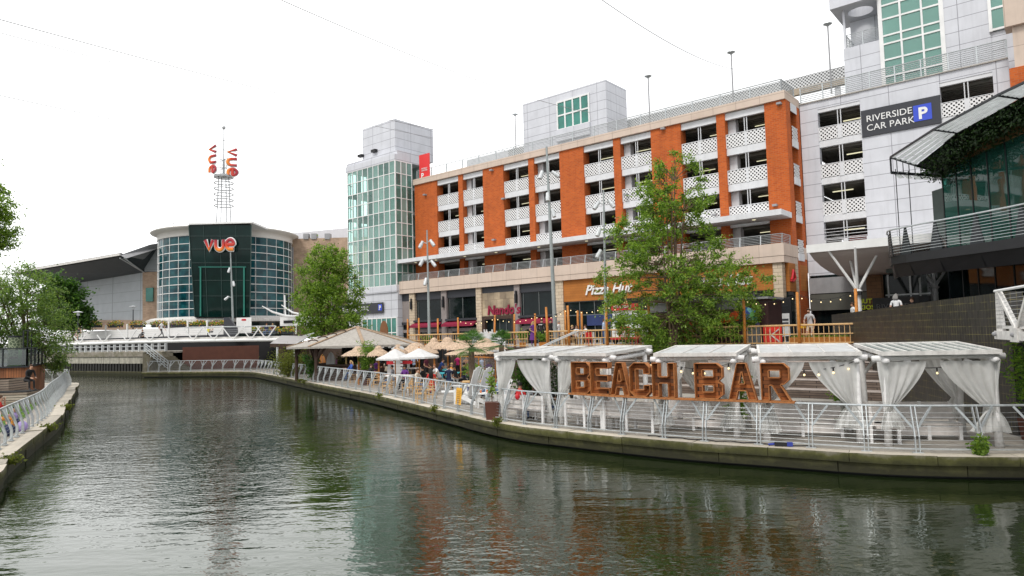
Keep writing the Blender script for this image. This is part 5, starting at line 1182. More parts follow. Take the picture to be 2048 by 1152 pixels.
# timber planters, shrubs
def shrub(name, label, loc, w, h, n, mt, leaf=(.06,.13), pot=None, cat='shrub', stems=6, group=None, thin=.3):
    t = thing(name, label, cat, loc, 0, group); ph = 0
    if pot:
        pw, ph, pm_ = pot; mb = MB(); mb.add([(x*pw*.42,y*pw*.42,0) for x,y in ((-1,-1),(1,-1),(1,1),(-1,1))]+[(x*pw*.5,y*pw*.5,ph) for x,y in ((-1,-1),(1,-1),(1,1),(-1,1))], [(0,3,2,1),(4,5,6,7),(0,1,5,4),(1,2,6,5),(2,3,7,6),(3,0,4,7)]); part('pot', mb, pm_, t)
    st, lf = MB(), MB(); ends = []
    for i in range(stems):
        a = 2*pi*i/stems+random.random(); r = w*.5*random.uniform(.15,.9); z = ph+h*random.uniform(.6,1); q = V((r*cos(a), r*sin(a), z)); st.tube([(0,0,ph*.9),(q.x*.4,q.y*.4,ph+(z-ph)*.5),q], [.018,.012,.005], 4); ends.append(q)
    for i in range(n):
        e = random.choice(ends); u = random.uniform(.3,1.05); q = V((e.x*u*u, e.y*u*u, ph+(e.z-ph)*u))+V((random.gauss(0,1),random.gauss(0,1),random.gauss(0,.8)))*w*.11
        if q.z < ph: q.z = ph+.05
        dr = V((random.gauss(0,1),random.gauss(0,1),random.gauss(.2,.8))).normalized(); l = random.uniform(*leaf); lf.leaf(q, l, l*thin, dr, V((dr.y,-dr.x,.3)))
    part('stem', st, M['bark'], t, stuff=True); part('foliage', lf, mt, t, stuff=True); return t
shrub('bamboo_shrub', 'tall bamboo in a brown planter at the right edge beside the glass-roofed pergola', (13.6,17.9,.55), 1.5, 2.0, 2600, M['bamboo_leaf'], (.10,.2), (.7,.55,M['redbrown']), stems=16, thin=.12)
shrub('bamboo_shrub', 'bamboo behind the curtain gap between the two right pergolas', (9.8,20.6,.55), .9, 2.0, 900, M['bamboo_leaf'], (.10,.2), None, stems=10, thin=.12)
shrub('bamboo_shrub', 'bamboo rising between the letters A and R', (6.75,20.9,.55), .7, 1.9, 700, M['bamboo_leaf'], (.10,.2), None, stems=9, thin=.12)
shrub('leafy_shrub', 'leafy green shrub inside the pergola left of the timber letters', (.55,26.4,.55), 1.5, 2.1, 2200, M['leafdark'], (.08,.16))
shrub('white_flowering_shrub', 'shrub with white blossom behind the red-shirted person', (1.5,25.6,.55), 1.2, 1.9, 1500, islandmat('white_blossom_leaves', [(0,(.04,.1,.02)),(.5,(.08,.17,.03)),(.55,(.7,.7,.66)),(1,(.75,.75,.72))]), (.07,.14))
shrub('wall_weed', 'bright green weed growing from the quay coping at the right edge', (10.9,16.25,.5), .5, .42, 420, M['leaf2'], (.07,.13), None, stems=7)
shrub('potted_plant', 'thin plant in a tall brown tapered planter beside the first curtain', at_height(985,838,.55), .5, 1.25, 160, M['leaf2'], (.07,.13), (.52,.62,M['redbrown']), stems=4)
for i, (px_, s) in enumerate([(610,'below the thatched bar'),(760,'near the surfboard'),(870,'below the garden chairs'),(995,'left of the brown planter'),(515,'at the far quay corner')]):
    d_ = find_d(px_, .02, .5); p = RQ.off(d_, .0, .42)
    shrub('wall_weed', 'small weed tuft growing on the mossy quay edge '+s, p, .5, .25, 160, M['leafolive'], (.06,.12), None, stems=6)
for i, d_ in enumerate((12.5,20.5,30)):
    p = LQ.off(d_, -.03, .38); shrub('wall_weed', 'weed tuft on the left bank quay edge, '+['nearest the camera','midway along','by the far railing bend'][i], p, .7, .22, 260, M['leafolive'], (.06,.13), None, stems=6)
# ------------------------------------------------------------------ bamboo fence on the upper terrace
BF = thing('bamboo_fence', 'bamboo cane fence along the upper terrace edge right of the steps handrail', 'fence', FW(-1,-12.5,2.7), FA)
def canefence(t, x0, x1, d, h=.98):
    mb = MB(FMAT)
    for z in (.08,.52): mb.tube([(x0,d,2.72+z),(x1,d,2.72+z)], .028, 5)
    mb.tube([(x0-.1,d,2.72+h),(x1+.1,d,2.72+h)], .048, 6); part('rail', mb, M['bamboo'], t, world=True)
    mb = MB(FMAT); k = int((x1-x0)/.24)
    for i in range(k+1): mb.tube([(x0+(x1-x0)*i/k,d+.03,2.72),(x0+(x1-x0)*i/k,d+.03,2.72+h)], .02, 4)
    part('cane', mb, M['bamboo'], t, world=True, stuff=True)
canefence(BF, fx(1092,-12.5,680), 6.75, -12.5)
BF2 = thing('bamboo_fence', 'bamboo cane fence behind the thatched parasols left of the steps handrail', 'fence', FW(-20,-12.5,2.7), FA); canefence(BF2, fx(818,-12.5,680), fx(1055,-12.5,680), -12.5)
for k, (x, yt) in enumerate([(815,638),(838,636),(875,637),(916,635),(989,630),(1028,628),(1069,627),(1093,614),(1136,611),(1212,606),(1297,602),(1369,598),(1486,592),(1594,584),(1710,577)]):
    d = -12.35 if x < 1080 else -12.6
    a, z = on_facade(x, yt, d); t_ = FW(a, d, 2.7); wn_ = ['beside the thatched bar roof','second post right of the thatched bar','fourth post left of the white picket screen','just left of the tall lamp','in front of the white picket screen','beside the steps handrail, left','left of the black-clad man','at the top of the steps handrail','by the seated women','by the slim lamp left of the willow','left in the willow foliage','in the middle of the willow foliage','right of the willow by the mural','near the man with the yellow bag','at the black tiled wall'][k]
    mb = MB(); rr = .085 if x > 1080 else .075; mb.tube([(0,0,-.3),(random.uniform(-.02,.02),0,(z-2.7)*.5),(random.uniform(-.04,.04),0,z-2.7)], [rr,rr*.95,rr*.85], 8)
    solo('timber_post', mb, M['wood'], 'orange timber festoon post '+wn_, 'post', True, 'festoon posts along the upper terrace', loc=t_)
for k, (x, yt) in enumerate([(1130,620),(1155,621),(1163,623)]):
    a, z = on_facade(x, yt, -8); mb = MB(); mb.tube([(0,0,0),(0,0,z-2.7)], .075, 8); solo('timber_post', mb, M['wood'], ['orange timber post back left by the stone pillar','orange timber post behind the seated women','orange timber post in front of the blue shop sign'][k], 'post', True, loc=FW(a,-8,2.7))
t = thing('handrail', 'sloping steel handrail down the steps at the left end of the bamboo fence', 'handrail', FW(-10,-13.5,2.7), FA); mb = MB(FMAT)
for o in (0,.25): mb.tube([(-9.5+o,-12.4,3.75),(-11.2+o,-14.8,2.6),(-12.6+o,-16.8,1.6)], .035, 6); mb.tube([(-9.5+o,-12.4,3.75),(-9.5+o,-12.4,2.7)], .03, 6)
part('rail', mb, M['lightsteel'], t, world=True)
# white picket screen
t = thing('picket_screen', 'white picket screen in front of the restaurant door', 'screen', FW(-20,-12.7,2.7), FA); mb = MB(FMAT)
a0 = fx(946,-12.75,670); a1 = fx(1010,-12.75,670)
for i in range(30):
    x = a0+(a1-a0)*i/29; z = 3.75+random.uniform(-.12,.22); mb.box(x-.055,x+.055,-12.8,-12.77,2.4,z)
for z in (2.7,3.3): mb.box(a0,a1,-12.76,-12.72,z,z+.1)
part('pale', mb, M['canvas'], t, world=True)
# ================================================================== beach bar: thatched hut, parasols, furniture
HUT = thing('thatched_bar', 'large round bar hut with grey shingled conical roof on dark timber posts', 'bar hut', (-12.0, 52.6, .55))
hc = V((-12.0, 52.6, 0)); n = 8; rr = 5.2; ze, za = 3.05, 4.42
mb = MB(); ring = [V((hc.x+rr*cos(2*pi*i/n+.3), hc.y+rr*.95*sin(2*pi*i/n+.3), ze+random.uniform(-.06,.06))) for i in range(n)]; ap = V((hc.x,hc.y,za))
for i in range(n): mb.add([ring[i], ring[(i+1)%n], ap, ring[i]-V((0,0,.14)), ring[(i+1)%n]-V((0,0,.14))], [(0,1,2),(3,4,1,0)])
m_, nt, N, L, B = _mat('grey_shingle_roof'); v_ = coords(N, L, 'World'); s_ = N.new('ShaderNodeSeparateXYZ'); L.new(v_, s_.inputs[0])
w_ = N.new('ShaderNodeTexWave'); w_.bands_direction = 'Z'; w_.inputs['Scale'].default_value = 5.5; w_.inputs['Distortion'].default_value = 1.5; w_.inputs['Detail'].default_value = 3; L.new(v_, w_.inputs['Vector'])
c_ = ramp(N, L, noisef(N, L, v_, 5, 6, .7), [(.3,(.31,.28,.25)),(.7,(.52,.49,.44))]); c_ = mix(N, L, .25, c_, w_.outputs['Color'], 'MULTIPLY'); L.new(c_, B.inputs['Base Color']); B.inputs['Roughness'].default_value = .9; bump(N, L, w_.outputs['Fac'], B, .4)
M['shingle'] = m_; part('roof', mb, m_, HUT, world=True)
mb = MB()
for p in ring: mb.bar(p+V((0,0,.04)), ap+V((0,0,.05)), .22, .06)
part('ridge_strip', mb, mat('ridge_strip', (.36,.26,.18), .9, var=.3, scale=6), HUT, world=True)
mb = MB()
for i in range(4):
    t_ = .22+i*.17; p = ring[5].lerp(ap, t_)+V((-.5*(1-t_)-.1,-.15,.05)); mb.tube([p+V((-.32,0,0)),p+V((-.1,-.05,.1)),p+V((.2,0,.1)),p+V((.38,.05,.02))], .045, 5)
part('roof_slat', mb, M['brownwood'], HUT, world=True)
for i in range(n):
    p = hc.lerp(ring[i], .86); mb = MB(); mb.tube([(p.x,p.y,.5),(p.x,p.y,2.6),(p.x,p.y,3.2)], .13, 8)
    q = hc.lerp(ring[(i+1)%n], .86); mb.tube([(p.x,p.y,2.1),(p.x*.8+q.x*.2,p.y*.8+q.y*.2,2.95)], .08, 6); q = hc.lerp(ring[i-1], .86); mb.tube([(p.x,p.y,2.1),(p.x*.8+q.x*.2,p.y*.8+q.y*.2,2.95)], .08, 6); part('post', mb, M['brownwood'], HUT, world=True)
mb = MB(); mb.lathe([(3.1,.55),(3.1,1.6),(3.35,1.62),(3.35,1.7),(2.4,1.7)], 16, hc); part('bar_counter', mb, M['brownwood'], HUT, world=True)
mb = MB(); mb.lathe([(1.2,.55),(1.2,2.9)], 12, hc); part('back_bar', mb, M['void'], HUT, world=True)
mb = MB()
for i in range(14): a = random.uniform(3.6,5.9); mb.tube([(hc.x+2.2*cos(a),hc.y+2.2*sin(a),1.7),(hc.x+2.2*cos(a),hc.y+2.2*sin(a),random.uniform(2.0,2.4))], .07, 6)
part('bottle', mb, islandmat('coloured_bottles', [(0,(.5,.12,.02)),(.3,(.4,.35,.3)),(.6,(.1,.3,.08)),(.8,(.4,.1,.3)),(1,(.6,.5,.1))]), HUT, world=True, stuff=True)
AW = thing('awning_stall', 'grey canvas awning over a dark brown stall left of the thatched bar', 'stall', (-19.2,58,.55))
mb = MB(); a, b, c, d = at_depth(540,687,57), at_depth(592,688,57), at_depth(618,672,60), at_depth(563,671,60); mb.add([a,b,c,d], [(0,1,2,3)]); part('canopy', mb, mat('grey_awning', (.36,.34,.34), .8, var=.08), AW, world=True)
mb = MB(); mb.add([a,b,b-V((0,0,.3)),a-V((0,0,.3))], [(3,2,1,0)]); mb.box(a.x,c.x,59.5,60,.55,3.3); part('dark_side', mb, M['brownwood'], AW, world=True)
mb = MB(); mb.bar(c+V((-2.5,0,-.5)), c+V((.4,.2,.25)), .1); mb.bar(b, c+V((.2,0,.1)), .08); mb.tube([(b.x-.2,57.2,.5),(b.x-.2,57.2,3.1)], .07, 6); part('frame', mb, M['lightsteel'], AW, world=True)
# wooden oval board above the hut
t = thing('oval_board', 'brown oval timber board standing on end beyond the thatched bar roof', 'sign', FW(fx(768,-12,660),-12,2.7), FA); top = at_depth(768,644,62).z-2.7
mb = MB(); mb.prism([(.5*cos(a*pi/8), top-1.0+1.0*sin(a*pi/8)) for a in range(16)], -.04, .04); part('board', mb, mat('brown_varnish', (.17,.07,.025), .5, var=.2), t)
mb = MB(); mb.box(-.05,.05,.04,.12,-.2,top-1.2); part('leg', mb, M['brownwood'], t)
# thatched parasols
def thatched(label, x, ya, ye, hw, Y):
    a = at_depth(x, ya, Y); e = at_depth(x, ye, Y); r = hw*Y/FPX*1.28; h = a.z-e.z
    t = thing('thatched_parasol', label, 'parasol', (a.x, Y, .55), random.uniform(0,6), 'thatched parasols in the beach bar')
    zt, ze_ = a.z-.55, e.z-.55; mb = MB(); N_ = 34
    lay = [(.12,1.0,.50,.62),(.36,.72,.80,.26),(.66,.40,1.0,.0)]
    mb.lathe([(r*.04,zt),(r*.16,zt-.04*h),(r*.30,zt-.22*h),(r*.38,zt-.42*h),(r*.33,zt-.44*h)], N_, jit=.07)
    mb.lathe([(r*.30,zt-.36*h),(r*.52,zt-.50*h),(r*.72,zt-.68*h),(r*.66,zt-.70*h)], N_, jit=.06)
    mb.lathe([(r*.62,zt-.58*h),(r*.85,zt-.76*h),(r*1.0,zt-1.0*h),(r*.9,zt-1.0*h),(r*.5,zt-.8*h)], N_, jit=.06)
    for i in range(260):
        an = random.uniform(0,2*pi); k = random.choice((.38,.72,1.0)); zz = zt-{.38:.42,.72:.68,1.0:1.0}[k]*h
        p = V((r*k*.96*cos(an), r*k*.96*sin(an), zz+.05)); d = V((cos(an)*.5,sin(an)*.5,-1)).normalized(); mb.leaf(p, random.uniform(.08,.2), .02, d, V((-sin(an),cos(an),0)).cross(d))
    part('thatch', mb, M['thatch'], t)
    mb = MB(); mb.tube([(0,0,0),(0,0,zt-.2*h)], .06, 7); part('pole', mb, M['wood'], t); return t
TP = [(717,692,711,26,45,'in front of the bar hut, left one of the pair'),(757,691,711,18,44,'in front of the bar hut, right one of the pair'),(796,688,708,16,43,'small one just behind the left white parasol'),(832,685,707,36,45,'behind the top of the right white parasol'),
      (868,675,696,17,49,'just right of the bar hut roof edge'),(895,674,697,24,47,'below the third festoon post'),(921,676,699,22,45,'in the middle of the back row'),(940,677,700,16,50,'tucked behind the back row beside the picket screen'),(968,676,699,37,43,'widest, below the white picket screen'),(940,692,708,39,38,'low and flat, behind the palm crown')]
for x, ya, ye, hw, Y, lb in TP: thatched('straw thatched parasol '+lb, x, ya, ye, hw, Y)
def canvas_parasol(label, x, ya, ye, hw, Y):
    a = at_depth(x, ya, Y); e = at_depth(x, ye, Y); r = hw*Y/FPX*1.06; t = thing('white_parasol', label, 'parasol', (a.x, Y, .55), .4); zt, ze_ = a.z-.55, e.z-.55; mb = MB(); n = 8
    pts = [(r*cos(2*pi*i/n), r*sin(2*pi*i/n), ze_) for i in range(n)]; mid = [(r*.5*cos(2*pi*i/n), r*.5*sin(2*pi*i/n), zt+(ze_-zt)*.56) for i in range(n)]
    vs = [(0,0,zt)]+mid+pts+[(p[0],p[1],p[2]-.1) for p in pts]; fs = []
    for i in range(n): j = (i+1)%n; fs += [(0,1+i,1+j),(1+i,1+n+i,1+n+j,1+j),(1+n+i,1+2*n+i,1+2*n+j,1+n+j)]
    mb.add(vs, fs); part('canopy', mb, M['canvas'], t)
    mb = MB(); mb.tube([(0,0,0),(0,0,zt+.08)], .035, 7); part('pole', mb, M['wood'], t)
    mb = MB()
    for i in range(n): mb.bar((0,0,zt-.12), (pts[i][0]*.97,pts[i][1]*.97,ze_-.03), .03)
    part('rib', mb, M['bamboo'], t)
canvas_parasol('white canvas parasol behind the small white signpost', 790, 697, 716, 36, 41); canvas_parasol('white canvas parasol beside the black loudspeakers', 838, 696, 713, 39, 38)
# loudspeakers, signpost, boards
p = at_height(891, 757, .55); SPY = p.y
t = thing('speaker_pole', 'white square post carrying two black loudspeakers', 'post', p); mb = MB(); top = at_depth(890,696,SPY).z-.55; mb.box(-.1,.1,-.1,.1,0,top); part('post', mb, M['white_dirty'], t)
mb = MB(); mb.ball((0,0,top+.06), .14, 8); part('cap_lamp', mb, M['lightsteel'], t)
for x0, x1, lb, rz in ((876,886,'narrow black loudspeaker on the left side of the white post',.5),(886,902,'black loudspeaker facing the camera on the white post',-.1)):
    a, b = at_depth(x0,699,SPY-.25), at_depth(x1,725,SPY-.25); mb = MB(); w2 = (b.x-a.x)/2; hh = (a.z-b.z); mb.prism([(-w2,0),(w2,0),(w2*.8,.34),(-w2*.8,.34)], 0, hh, 'z')
    t = thing('loudspeaker', lb, 'loudspeaker', ((a.x+b.x)/2, SPY-.28-.25, b.z), rz); part('cabinet', mb, M['black'], t); mb = MB(); mb.box(-w2*.9,w2*.9,-.012,0,.06,hh-.06); part('grille', mb, M['dark'], t)
p = at_height(797, 772, .55); t = thing('signpost', 'white signpost with small white boards and a floodlight on top', 'signpost', p); top = at_depth(796,694,p.y).z-.55
mb = MB(); mb.box(-.13,.13,-.08,.08,0,top-.3); part('post', mb, M['white'], t)
for k in range(4): mb = MB(); z = top-1.0-k*.2; s = .28+.04*(k%2); mb.box(-s,s,-.12,-.085,z,z+.14); part('board', mb, M['canvas'], t)
mb = MB()
for s in (-1,1): mb.obox((s*.22,0,top-.12), .3, .2, .26, Matrix.Rotation(s*.5,4,'Y'))
mb.tube([(0,0,top-.3),(0,0,top)], .05, 6); part('floodlight', mb, M['lightsteel'], t)
mb = MB(); mb.box(-.75,.85,.15,.2,1.35,1.55); part('red_panel', mb, M['red'], t)
def board(label, x, yb, yt, w, mt, lean=.1, z=.55):
    p = at_height(x, yb, z); h = at_depth(x,yt,p.y).z-z; t = thing('surfboard', label, 'surfboard', p, random.uniform(-.3,.3)); n = 14; mb = MB(); pts = []
    for i in range(n+1): u = i/n; pts.append((w*.5*(sin(pi*min(1,u*.96+.04))**.55), u*h))
    pts2 = [(-a,b) for a,b in reversed(pts[1:-1])]; mb.prism(pts+pts2, -.03, .03); o = part('board', mb, mt, t); o.rotation_euler = (-lean,0,.0)
    mb = MB(); mb.box(-.012,.012,-.035,-.031,.1,h*.95); o2 = part('stringer', mb, M['grey'], t); o2.rotation_euler = (-lean,0,0); return t
board('pointed white surfboard standing by the white signpost', 782, 770, 716, .5, M['canvas'])
board('orange surfboard leaning inside the round bar hut', 645, 752, 708, .55, mat('orange_board', (.6,.25,.08), .4))
board('pale surfboard leaning against the bar hut counter', 662, 760, 703, .7, M['canvas'])
t = thing('direction_boards', 'turquoise arrow boards fixed to the speaker post', 'sign', at_depth(890,745,SPY-.15)); mb = MB()
for dx, dz, rz in ((.25,.18,.15),(-.3,.0,-.1),(.2,-.2,.1)): mb.obox((dx,-.1,dz), .85, .04, .22, Matrix.Rotation(-rz,4,'Y'))
part('board', mb, M['turq'], t)
# chairs
def adirondack():
    t = thing('garden_chair', 'x', 'chair', (0,0,0)); mb = MB()
    for i in range(5): y0 = -.25+i*.11; z = .36-.018*i*1.6; mb.obox((0,y0,z), .5, .1, .022, Matrix.Rotation(-.16,4,'X'))
    part('seat', mb, M['white'], t); mb = MB()
    for i in range(5):
        x = -.24+i*.12; top = 1.12-.03*abs(i-2)**1.6; mb.bar((x*.9,.24,.26),(x*1.15,.58,top),.11,.02)
    part('backrest', mb, M['white'], t)
    for s in (-1,1):
        mb = MB(); mb.box(s*.33-.07,s*.33+.07,-.34,.42,.55,.575); part('armrest', mb, M['white'], t)
        mb = MB(); mb.box(s*.3-.02,s*.3+.02,-.31,-.21,0,.55); part('leg', mb, M['white'], t); mb = MB(); mb.bar((s*.28,-.28,.33),(s*.28,.62,.03),.03,.12); part('leg', mb, M['white'], t)
    return t
AD = adirondack(); AD.location = at_height(932,808,.55); AD.rotation_euler = (0,0,R(-118)); AD['label'] = 'white slatted garden chair behind the yellow notice, left of the pair'; AD.scale = (1.25,1.25,1.5)
for x, y, rz, lb, s in ((954,806,-122,'white slatted garden chair right of its twin, behind the yellow notice',(1.25,1.25,1.45)),(573,737,-60,'white slatted garden chair of the left sitter at the far quay bend',1.1),(599,739,60,'white slatted garden chair of the right sitter at the far quay bend',1.1)):
    dup(AD, at_height(x,y,.55), R(rz), lb, scale=s)
def canechair():
    t = thing('cane_chair', 'x', 'chair', (0,0,0)); mb = MB(); mb.box(-.23,.23,-.23,.23,.42,.47); part('seat', mb, M['bamboo'], t)
    for x, y in ((-.2,-.2),(.2,-.2),(-.2,.2),(.2,.2)): mb = MB(); mb.tube([(x,y,0),(x,y,.95 if y > 0 else .64)], .022, 6); part('leg', mb, M['bamboo'], t)
    mb = MB(); [mb.tube([(-.2,.2,z),(.2,.2,z)], .018, 5) for z in (.6,.75,.93)]; [mb.tube([(x,.2,.6),(x,.2,.93)], .014, 5) for x in (-.1,0,.1)]; [mb.tube([(s*.2,-.2,.64),(s*.2,.2,.64)], .018, 5) for s in (-1,1)]
    [mb.tube([(-.2,y,.2),(.2,y,.2)], .014, 5) for y in (-.2,.2)]; part('backrest', mb, M['bamboo'], t); return t
CC = canechair()
for k, (x, y, rz, lb) in enumerate([(842,806,20,'cane chair closest to the railing, right of the signpost'),(862,797,160,'cane chair beside the woman with long dark hair'),(815,793,-60,'cane chair left of the pair at the railing'),(826,783,140,'cane chair next to the man in purple'),(752,775,30,'cane chair behind the railing below the green bamboo'),(775,788,-100,'cane chair below the white surfboard'),(868,779,90,'cane chair behind the long-haired woman')]):
    if k == 0: CC.location = at_height(x,y,.55); CC.rotation_euler = (0,0,R(rz)); CC['label'] = lb
    else: dup(CC, at_height(x,y,.55), R(rz), lb)
def table(label, p, r, h, mt, square=False, leg=None):
    t = thing('bar_table', label, 'table', p, random.uniform(-.3,.3)); mb = MB()
    if square: mb.box(-r,r,-r*.7,r*.7,h-.05,h)
    else: mb.lathe([(0,h-.05),(r,h-.05),(r,h),(0,h)], 18)
    part('tabletop', mb, mt, t)
    for x, y in ((-1,-1),(1,-1),(-1,1),(1,1)): mb = MB(); mb.bar((x*r*.72,y*r*.5,0),(x*r*.66,y*r*.46,h-.05),.06); part('leg', mb, leg or mt, t)
    return t
table('white side table between the tall garden chairs and the railing', at_height(905,806,.55), .5, .55, M['white'], True)
table('small white table holding two beer glasses', at_height(968,815,.55), .42, .62, M['white'], True)
table('turquoise table with bright boxes near the speaker post', at_height(895,768,.55), .8, .72, M['turq'], True)
table('blue-legged timber table before the seated couple', at_height(955,790,.55), .75, .72, M['bamboo'], True, M['blue'])
table('timber barrel table under the right white parasol', at_height(832,768,.55), .6, 1.05, M['greywood'])
table('dark bar table behind the white surfboard', at_height(740,770,.55), .7, 1.0, M['brownwood'], True)
table('white table before the sitters at the far quay bend', at_height(586,738,.55), .45, .6, M['white'], True)
table('white painted bar front below the signpost', at_height(802,785,.55), .9, .95, M['white_dirty'], True)
for x, yy, lb in ((961,762,'left'),(971,764,'right')):
    p = at_height(968,815,.55); mb = MB(); q = V((p.x+(-.12 if lb == 'left' else .15), p.y, .55+.62)); t = thing('beer_glass', lb.capitalize()+' beer glass with pale froth on the small white table', 'glass', q)
    mb = MB(); mb.lathe([(0,.0),(.035,.0),(.042,.13)], 10); part('beer', mb, mat('amber_beer', (.60,.16,.03), .15), t); mb = MB(); mb.lathe([(.043,.13),(.045,.16),(0,.165)], 10); part('froth', mb, M['canvas'], t)
# clear timber-framed wind screen
t = thing('wind_screen', 'clear plastic wind screen in an orange timber frame right of the palm', 'screen', at_height(965,772,.55)); w0_ = at_height(922,768,.55); w1_ = at_height(992,778,.55); mb = MB()
for u in (0,.55,1): q = w0_.lerp(w1_,u); mb.bar(q, q+V((0,0,1.75)), .07)
for z in (.75,1.75): mb.bar(w0_+V((0,0,z)), w1_+V((0,0,z)), .07)
part('frame', mb, M['wood'], t, world=True); mb = MB(); mb.add([w0_+V((0,0,.1)),w1_+V((0,0,.1)),w1_+V((0,0,1.72)),w0_+V((0,0,1.72))], [(0,1,2,3)]); part('pane', mb, glass('clear_sheet', (.95,.93,.92), .75, .1), t, world=True)
# palms
def palm(label, x, yb, yc, Y, n=26, fl=1.0):
    c = at_depth(x, yc, Y); t = thing('palm_tree', label, 'palm tree', (c.x, Y, .55)); h = c.z-.55; mb = MB()
    mb.tube([(0,0,0),(.03,0,h*.3),(-.02,0,h*.7),(0,0,h)], [.17,.14,.15,.12], 9); part('trunk', mb, M['bark'], t)
    mb = MB()
    for i in range(n):
        a = 2*pi*i/n+random.random()*.4; el = random.uniform(-.5,1.3); d = V((cos(a)*cos(el),sin(a)*cos(el),sin(el))); base = V((0,0,h)); tip = base+d*fl*random.uniform(.45,.6); mb.tube([base,tip], [.014,.008], 3)
        up = V((0,0,1)); sd_ = d.cross(up); sd_ = sd_.normalized() if sd_.length > .1 else V((1,0,0)); nr = sd_.cross(d)
        for k in range(15):
            g = (k-7)/7*1.35; dd = (d*cos(g)+sd_*sin(g)).normalized(); q = tip; l = fl*.55*(1-.25*abs(g)/1.35); m1 = q+dd*l*.6; m2 = q+dd*l+V((0,0,-.16*l)); b = dd.cross(nr).normalized()*.022
            mb.add([q, m1+b, m2, m1-b], [(0,1,2,3)])
    part('crown', mb, M['palm'], t, stuff=True); return t
palm('fan palm with thick trunk in front of the wind screen', 943, 775, 694, 31.5, 26, .95); palm('fan palm behind the corner of the first pergola', 1003, 720, 690, 34, 22, .85)
shrub('potted_fern', 'bushy fern in a grey planter at the palm foot', at_height(951,785,.55), 1.3, .75, 900, M['bamboo_leaf'], (.12,.25), (.6,.65,M['grey']), stems=14, thin=.14)
shrub('bamboo_shrub', 'bright green bamboo plant behind the railing right of the blond woman', at_height(734,770,.55), 1.4, 2.3, 2200, M['bamboo_leaf'], (.12,.22), (.55,.4,M['redbrown']), stems=14, thin=.14)
shrub('golden_bamboo', 'yellowish bamboo clump below the grey awning', (-18.2,55.5,.55), 3.4, 2.0, 3000, M['leafolive'], (.14,.26), None, stems=22, thin=.13)
shrub('olive_shrub', 'olive leaved shrub between two bar hut posts', at_height(688,757,.55), 1.7, 1.9, 1200, M['leafolive'], (.1,.2), None, stems=12, thin=.2)
shrub('green_shrub', 'dark green shrub inside the left side of the bar hut', (-14.6,49.5,.55), 1.4, 1.9, 900, M['leafdark'], (.1,.2))
for k, (x, s) in enumerate(((1085,'left of the handrail'),(1045,'by the black-clad man'),(855,'below the second lamp'),(1005,'right of the picket screen'))):
    shrub('potted_plant', 'low lime green plant along the bamboo fence '+s, FW(fx(x,-12.1,680),-12.1,2.7), .9, .7, 350, M['bamboo_leaf'], (.1,.2), (.5,.3,M['wood']), stems=8)
# ------------------------------------------------------------------ upper terrace: ice cream van, mural wall, menu stand
van = thing('ice_cream_van', 'white ice cream van with red grille and red roof sign beside the willow', 'van', FW(fx(1248,-7.0,650),-7.0,2.7), FA+.25)
body = MB(); body.prism([(-.0,.45),(4.6,.45),(4.6,2.55),(.45,2.6),(.05,1.5)], -1.0, 1.0) if False else None
V0 = Matrix.Rotation(-.35,4,'Z')
mb = MB(); mb.prism([(-.95,.35),(.95,.35),(1.0,1.35),(.88,2.35),(-.88,2.35),(-1.0,1.35)], .35, 4.2); mb.prism([(-.9,.35),(.9,.35),(.9,1.25),(-.9,1.25)], 0, .36); part('body', mb, M['white'], van)
mb = MB(); mb.add([(-.78,.30,1.42),(.78,.30,1.42),(.70,.33,2.08),(-.70,.33,2.08)], [(0,1,2,3)]); part('windscreen', mb, mat('windscreen_glass', (.20,.23,.26), .05, var=.3, spec=.6), van)
mb = MB(); mb.prism([(-.36,.45),(.36,.45),(.42,1.2),(-.42,1.2)], -.05, -.005); mb.box(-1,1,-.06,.3,.32,.45); mb.box(-.95,.95,.2,.9,2.42,2.8); mb.prism([(-.9,2.36),(.9,2.36),(.95,2.42),(-.95,2.42)], .2, 4.1); part('red_trim', mb, M['red'], van)
mb = MB()
for i in range(6): mb.box(-.24,.24,-.075,-.055,.52+i*.1,.57+i*.1)
part('grille', mb, M['canvas'], van)
for s in (-1,1): mb = MB(); mb.lathe([(0,0),(.13,0),(.11,.05),(0,.07)], 12); mb.v = [V((p.x+s*.68, -.005-p.z, p.y+.85)) for p in mb.v]; part('headlight', mb, M['lightsteel'], van)
mb = MB(); text_into(mb, 'ICE CREAM', Matrix.Translation((-.78,.18,2.52)) @ UPRIGHT, .26, 0, .01, .005); part('lettering', mb, M['canvas'], van)
for sx in (-.95,.78):
    for y in (.7,3.4): mb = MB(); mb.lathe([(.12,0),(.33,0),(.36,.03),(.36,.14),(.33,.17),(.12,.17)], 16); mb.v = [V((p.z+sx, p.x+y, p.y+.36)) for p in mb.v]; part('wheel', mb, M['black'], van)
mb = MB(); mb.lathe([(0,.45),(.16,.05),(.19,0),(0,0)], 10, (0,.6,2.8)); part('cone_ornament', mb, M['bamboo'], van)
KS = thing('food_kiosk', 'dark food kiosk with orange panels and a colourful mural on its grey end', 'kiosk', FW(-1.5,-9.8,2.7), FA)
x0 = fx(1310,-10,640); x1 = fx(1545,-10,640)
mb = MB(FMAT); mb.box(x0,x1,-10.6,-8.4,2.72,5.2); part('body', mb, mat('maroon_black_panel', (.045,.018,.018), .6, var=.2), KS, world=True)
mb = MB(FMAT); mb.box(x0-.1,x1+.1,-10.8,-8.3,5.2,5.32); mb.box(x0,fx(1490,-10.65,640),-10.66,-10.6,4.7,5.2); part('roof', mb, M['grey'], KS, world=True)
m_, nt, N, L, B = _mat('graffiti_mural'); v_ = coords(N, L, 'World'); vo = N.new('ShaderNodeTexVoronoi'); vo.inputs['Scale'].default_value = 3.2; L.new(v_, vo.inputs['Vector'])
